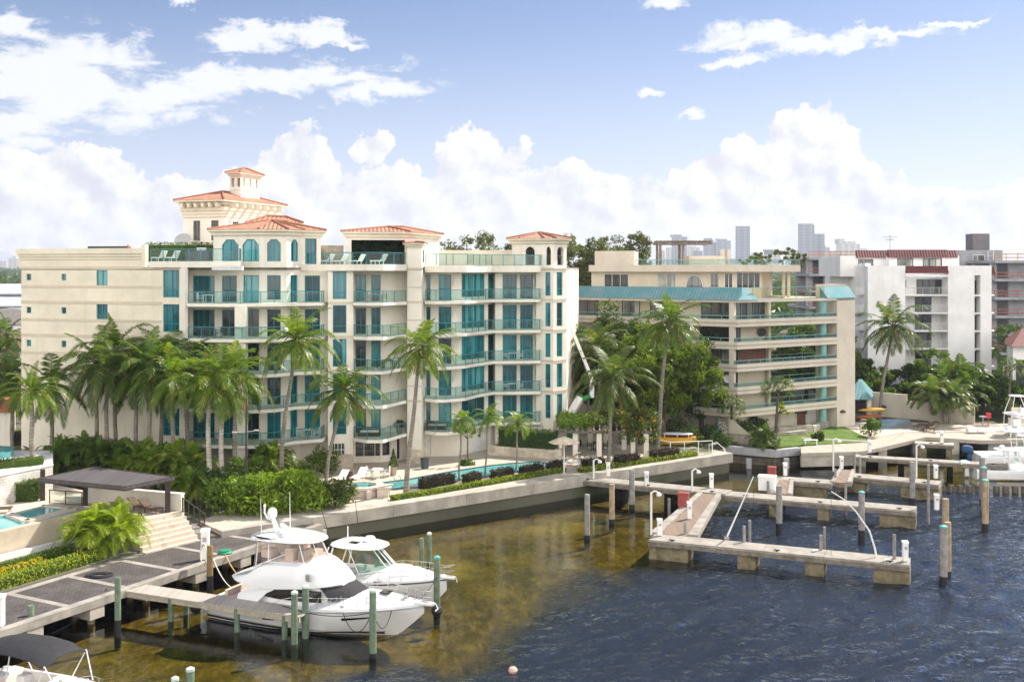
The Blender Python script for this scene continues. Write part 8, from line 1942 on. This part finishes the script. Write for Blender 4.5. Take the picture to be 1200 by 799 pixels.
# lawn fence on the second lot, benches and marina furniture
m = MB(); a_, b_ = W(828,518.5,1.76), W(914,525.5,1.76)
for k in range(60): e = a_+(b_-a_)*k/59; m.box((e.x,e.y,2.3),(.03,.03,1.1))
for z in (1.9,2.85): m.obox(a_, b_, .05, z-.03, z+.03, 0)
single('lawn_fence', m, DARKM, 'thin black picket fence along the grey lawn seawall', 'fence')
q = W(950,521,1.65); m = MB(); m.bev((q.x,q.y,2.15),(1.5,.4,.08),.02); [m.box((q.x+x,q.y,1.88),(.08,.35,.5)) for x in (-.6,.6)]; single('dock_bench', m, WHITE, 'white bench at the lawn end of the tan deck', 'bench')
for k, (px, py) in enumerate(((1082,504),(1088,502),(1092,505.5))): q = W(px, py, 1.69); lounger(['dark brown lounger left of the marina trio','dark brown lounger behind the marina trio','dark brown lounger right of the marina trio'][k], (q.x,q.y), 2.2+.2*k, BRL, 1.7, None, 1.2, 'marina loungers', .9)
for k, px in enumerate((1136,1141,1147,1152)): q = W(px, 506.5, 1.7); single('float_drum', MB().bev((q.x,q.y,1.95),(.55,.8,.5),.12), WHITE, ['first white drum in the row by the garden wall','second white drum in the row by the garden wall','third white drum in the row by the garden wall','last white drum of the row, nearest the sport boat'][k], 'drum', 'white drums on the marina deck', smooth=True)
q = XY(1152,127); single('satellite_dish', MB().lathe((q.x,q.y,2.6), [(.02,0),(.4,.1),(.5,.22)], 14).tube([(q.x,q.y,1.6),(q.x,q.y,2.7)], .05, 6), GREYU, 'grey round dish in front of the garden wall end', 'dish'); q = XY(1158,127); single('red_box', MB().bev((q.x,q.y,2.9),(.6,.3,.6),.04).box((q.x,q.y,2.1),(.1,.1,1.0)), pmat('bright_red_paint', (.45,.03,.03), .5), 'bright red box on a post by the sport boat', 'box')
for z, py, lb in ((lev[1],0,'white satellite dish on the third terrace corner'), (lev[0],0,'white satellite dish on the second terrace corner')):
    p = corner_in(1.0); p = p-dl_*1.0; m = MB(); m.lathe((0,0,0), [(.02,0),(.38,.08),(.5,.2)], 14); R_ = Matrix.Rotation(1.1, 3, 'X') @ Matrix.Rotation(.3, 3, 'Y')
    for v in m.v: w_ = R_ @ v; v.x, v.y, v.z = w_.x+p.x, w_.y+p.y, w_.z+z+1.0
    m.tube([(p.x,p.y+.05,z),(p.x,p.y+.05,z+1.0)], .04, 5); single('satellite_dish', m, WHITE, lb, 'dish')
# roof terraces of the condominium
hedge('clipped roof hedge behind the left terrace railing', XY(173,100.5), XY(251,99.6), .9, 20.7, 1.75, LEAFM, 220, .1, 70)
for k, (px, Yd, z, lb) in enumerate([(187,98.6,20.75,'white chair left on the roof terrace by the hedge'),(202,98.3,20.75,'white chair second on the roof terrace by the hedge'),(383,101.2,20.48,'white lounger first from the left on the middle roof terrace'),(399,101.2,20.48,'white lounger second on the middle roof terrace'),(419,101.2,20.48,'white lounger third on the middle roof terrace'),(445,100.6,20.48,'white lounger last on the middle roof terrace')]):
    q = XY(px, Yd); lounger(lb, (q.x,q.y), 2.5, WHITE, z, None, 1.0, 'white loungers on the roof terraces', .95)
q = XY(232,99.0); t = thing('outdoor_kitchen', 'dark grill counter on the left roof terrace', 'grill', (*q,20.75)); m = MB(); m.bev((q.x,q.y,21.25),(2.2,.7,.9),.04); m.build('counter', pmat('dark_grey_counter', (.08,.08,.08), .6), t); m = MB(); m.bev((q.x+.4,q.y,21.85),(.9,.6,.3),.08); m.build('hood', STEEL, t)
q = XY(216,112.0); t = thing('satellite_dish', 'grey dish on an arm beside the tall stair tower', 'dish', (*q,21.0)); m = MB(); m.tube([(q.x+.5,q.y,21.0),(q.x+.4,q.y-.2,22.2),(q.x,q.y-.3,22.9)], .06, 6); m.build('arm', DARKM, t); m = MB(); m.lathe((0,0,0), [(.02,0),(.6,.12),(.85,.34)], 14); R_ = Matrix.Rotation(.9, 3, 'X')
for v in m.v: w_ = R_ @ v; v.x, v.y, v.z = w_.x+q.x, w_.y+q.y-.3, w_.z+22.9
m.build('reflector', GREYU, t)
q = XY(150,101); single('roof_cone', MB().lathe((q.x,q.y,21.4), [(.35,0),(.3,.1),(.05,.95)], 10), pmat('orange_plastic', (.65,.12,.03), .5), 'small orange cone on the plain wing roof', 'cone'); m = MB(); a_, b_ = XY(106,101.5), XY(150,101); m.obox(a_, b_, 1.0, 21.5, 22.18, 0); single('roof_equipment', m, DARKM, 'low dark equipment lying along the plain wing roof edge', 'equipment')
m = MB(); r = random.Random(8); a_, b_ = XY(411,106.4), XY(475,107.2)
leaves(m, r, [(*(a_+(b_-a_)*r.random()), r.uniform(20.6,22.9)) for _ in range(2600)], .13); m.obox(a_, b_, .15, 20.3, 22.95, -.15); single('green_wall', m, GWALL, 'dark living wall under the middle roof pavilion', 'green wall')
q = XY(476,101.4)
# people-scale extras on the terrace building
m = MB(); p = pr_(u_px(K,Rt,934), .9); single('blue_pool_cover', MB().bev((p.x,p.y,lev[3]+.42),(1.6,.5,.5),.1), pmat('blue_plastic', (.03,.16,.30), .5), 'blue covered item on the fifth terrace railing', 'cover')
p = corner_in(3.0); p = pr_(6.0, 2.2); m = MB(); m.tube([(p.x,p.y,lev[3]+1.15),(p.x+.02,p.y-.12,lev[3]+1.15)], .48, 20); single('wall_disc', m, BLACKR, 'round dark wall ornament on the fifth terrace', 'ornament')

# ------------------------------------------------------------------ humid air
HZM = bpy.data.materials.new('humid_air'); HZM.use_nodes = True; t = NT(HZM.node_tree); t.N.clear(); out = t.new('ShaderNodeOutputMaterial'); pv_ = t.new('ShaderNodeVolumePrincipled'); pv_.inputs['Density'].default_value = .00012; pv_.inputs['Color'].default_value = (.80,.87,1.0,1); pv_.inputs['Anisotropy'].default_value = .2
t.L.new(pv_.outputs[0], out.inputs['Volume'])
m = MB(); m.box((0, 2100, 82), (5600, 5000, 180)); hz = m.build('haze', HZM); tag(hz, 'pale humid haze that fades the far skyline', 'haze', None, 'stuff')
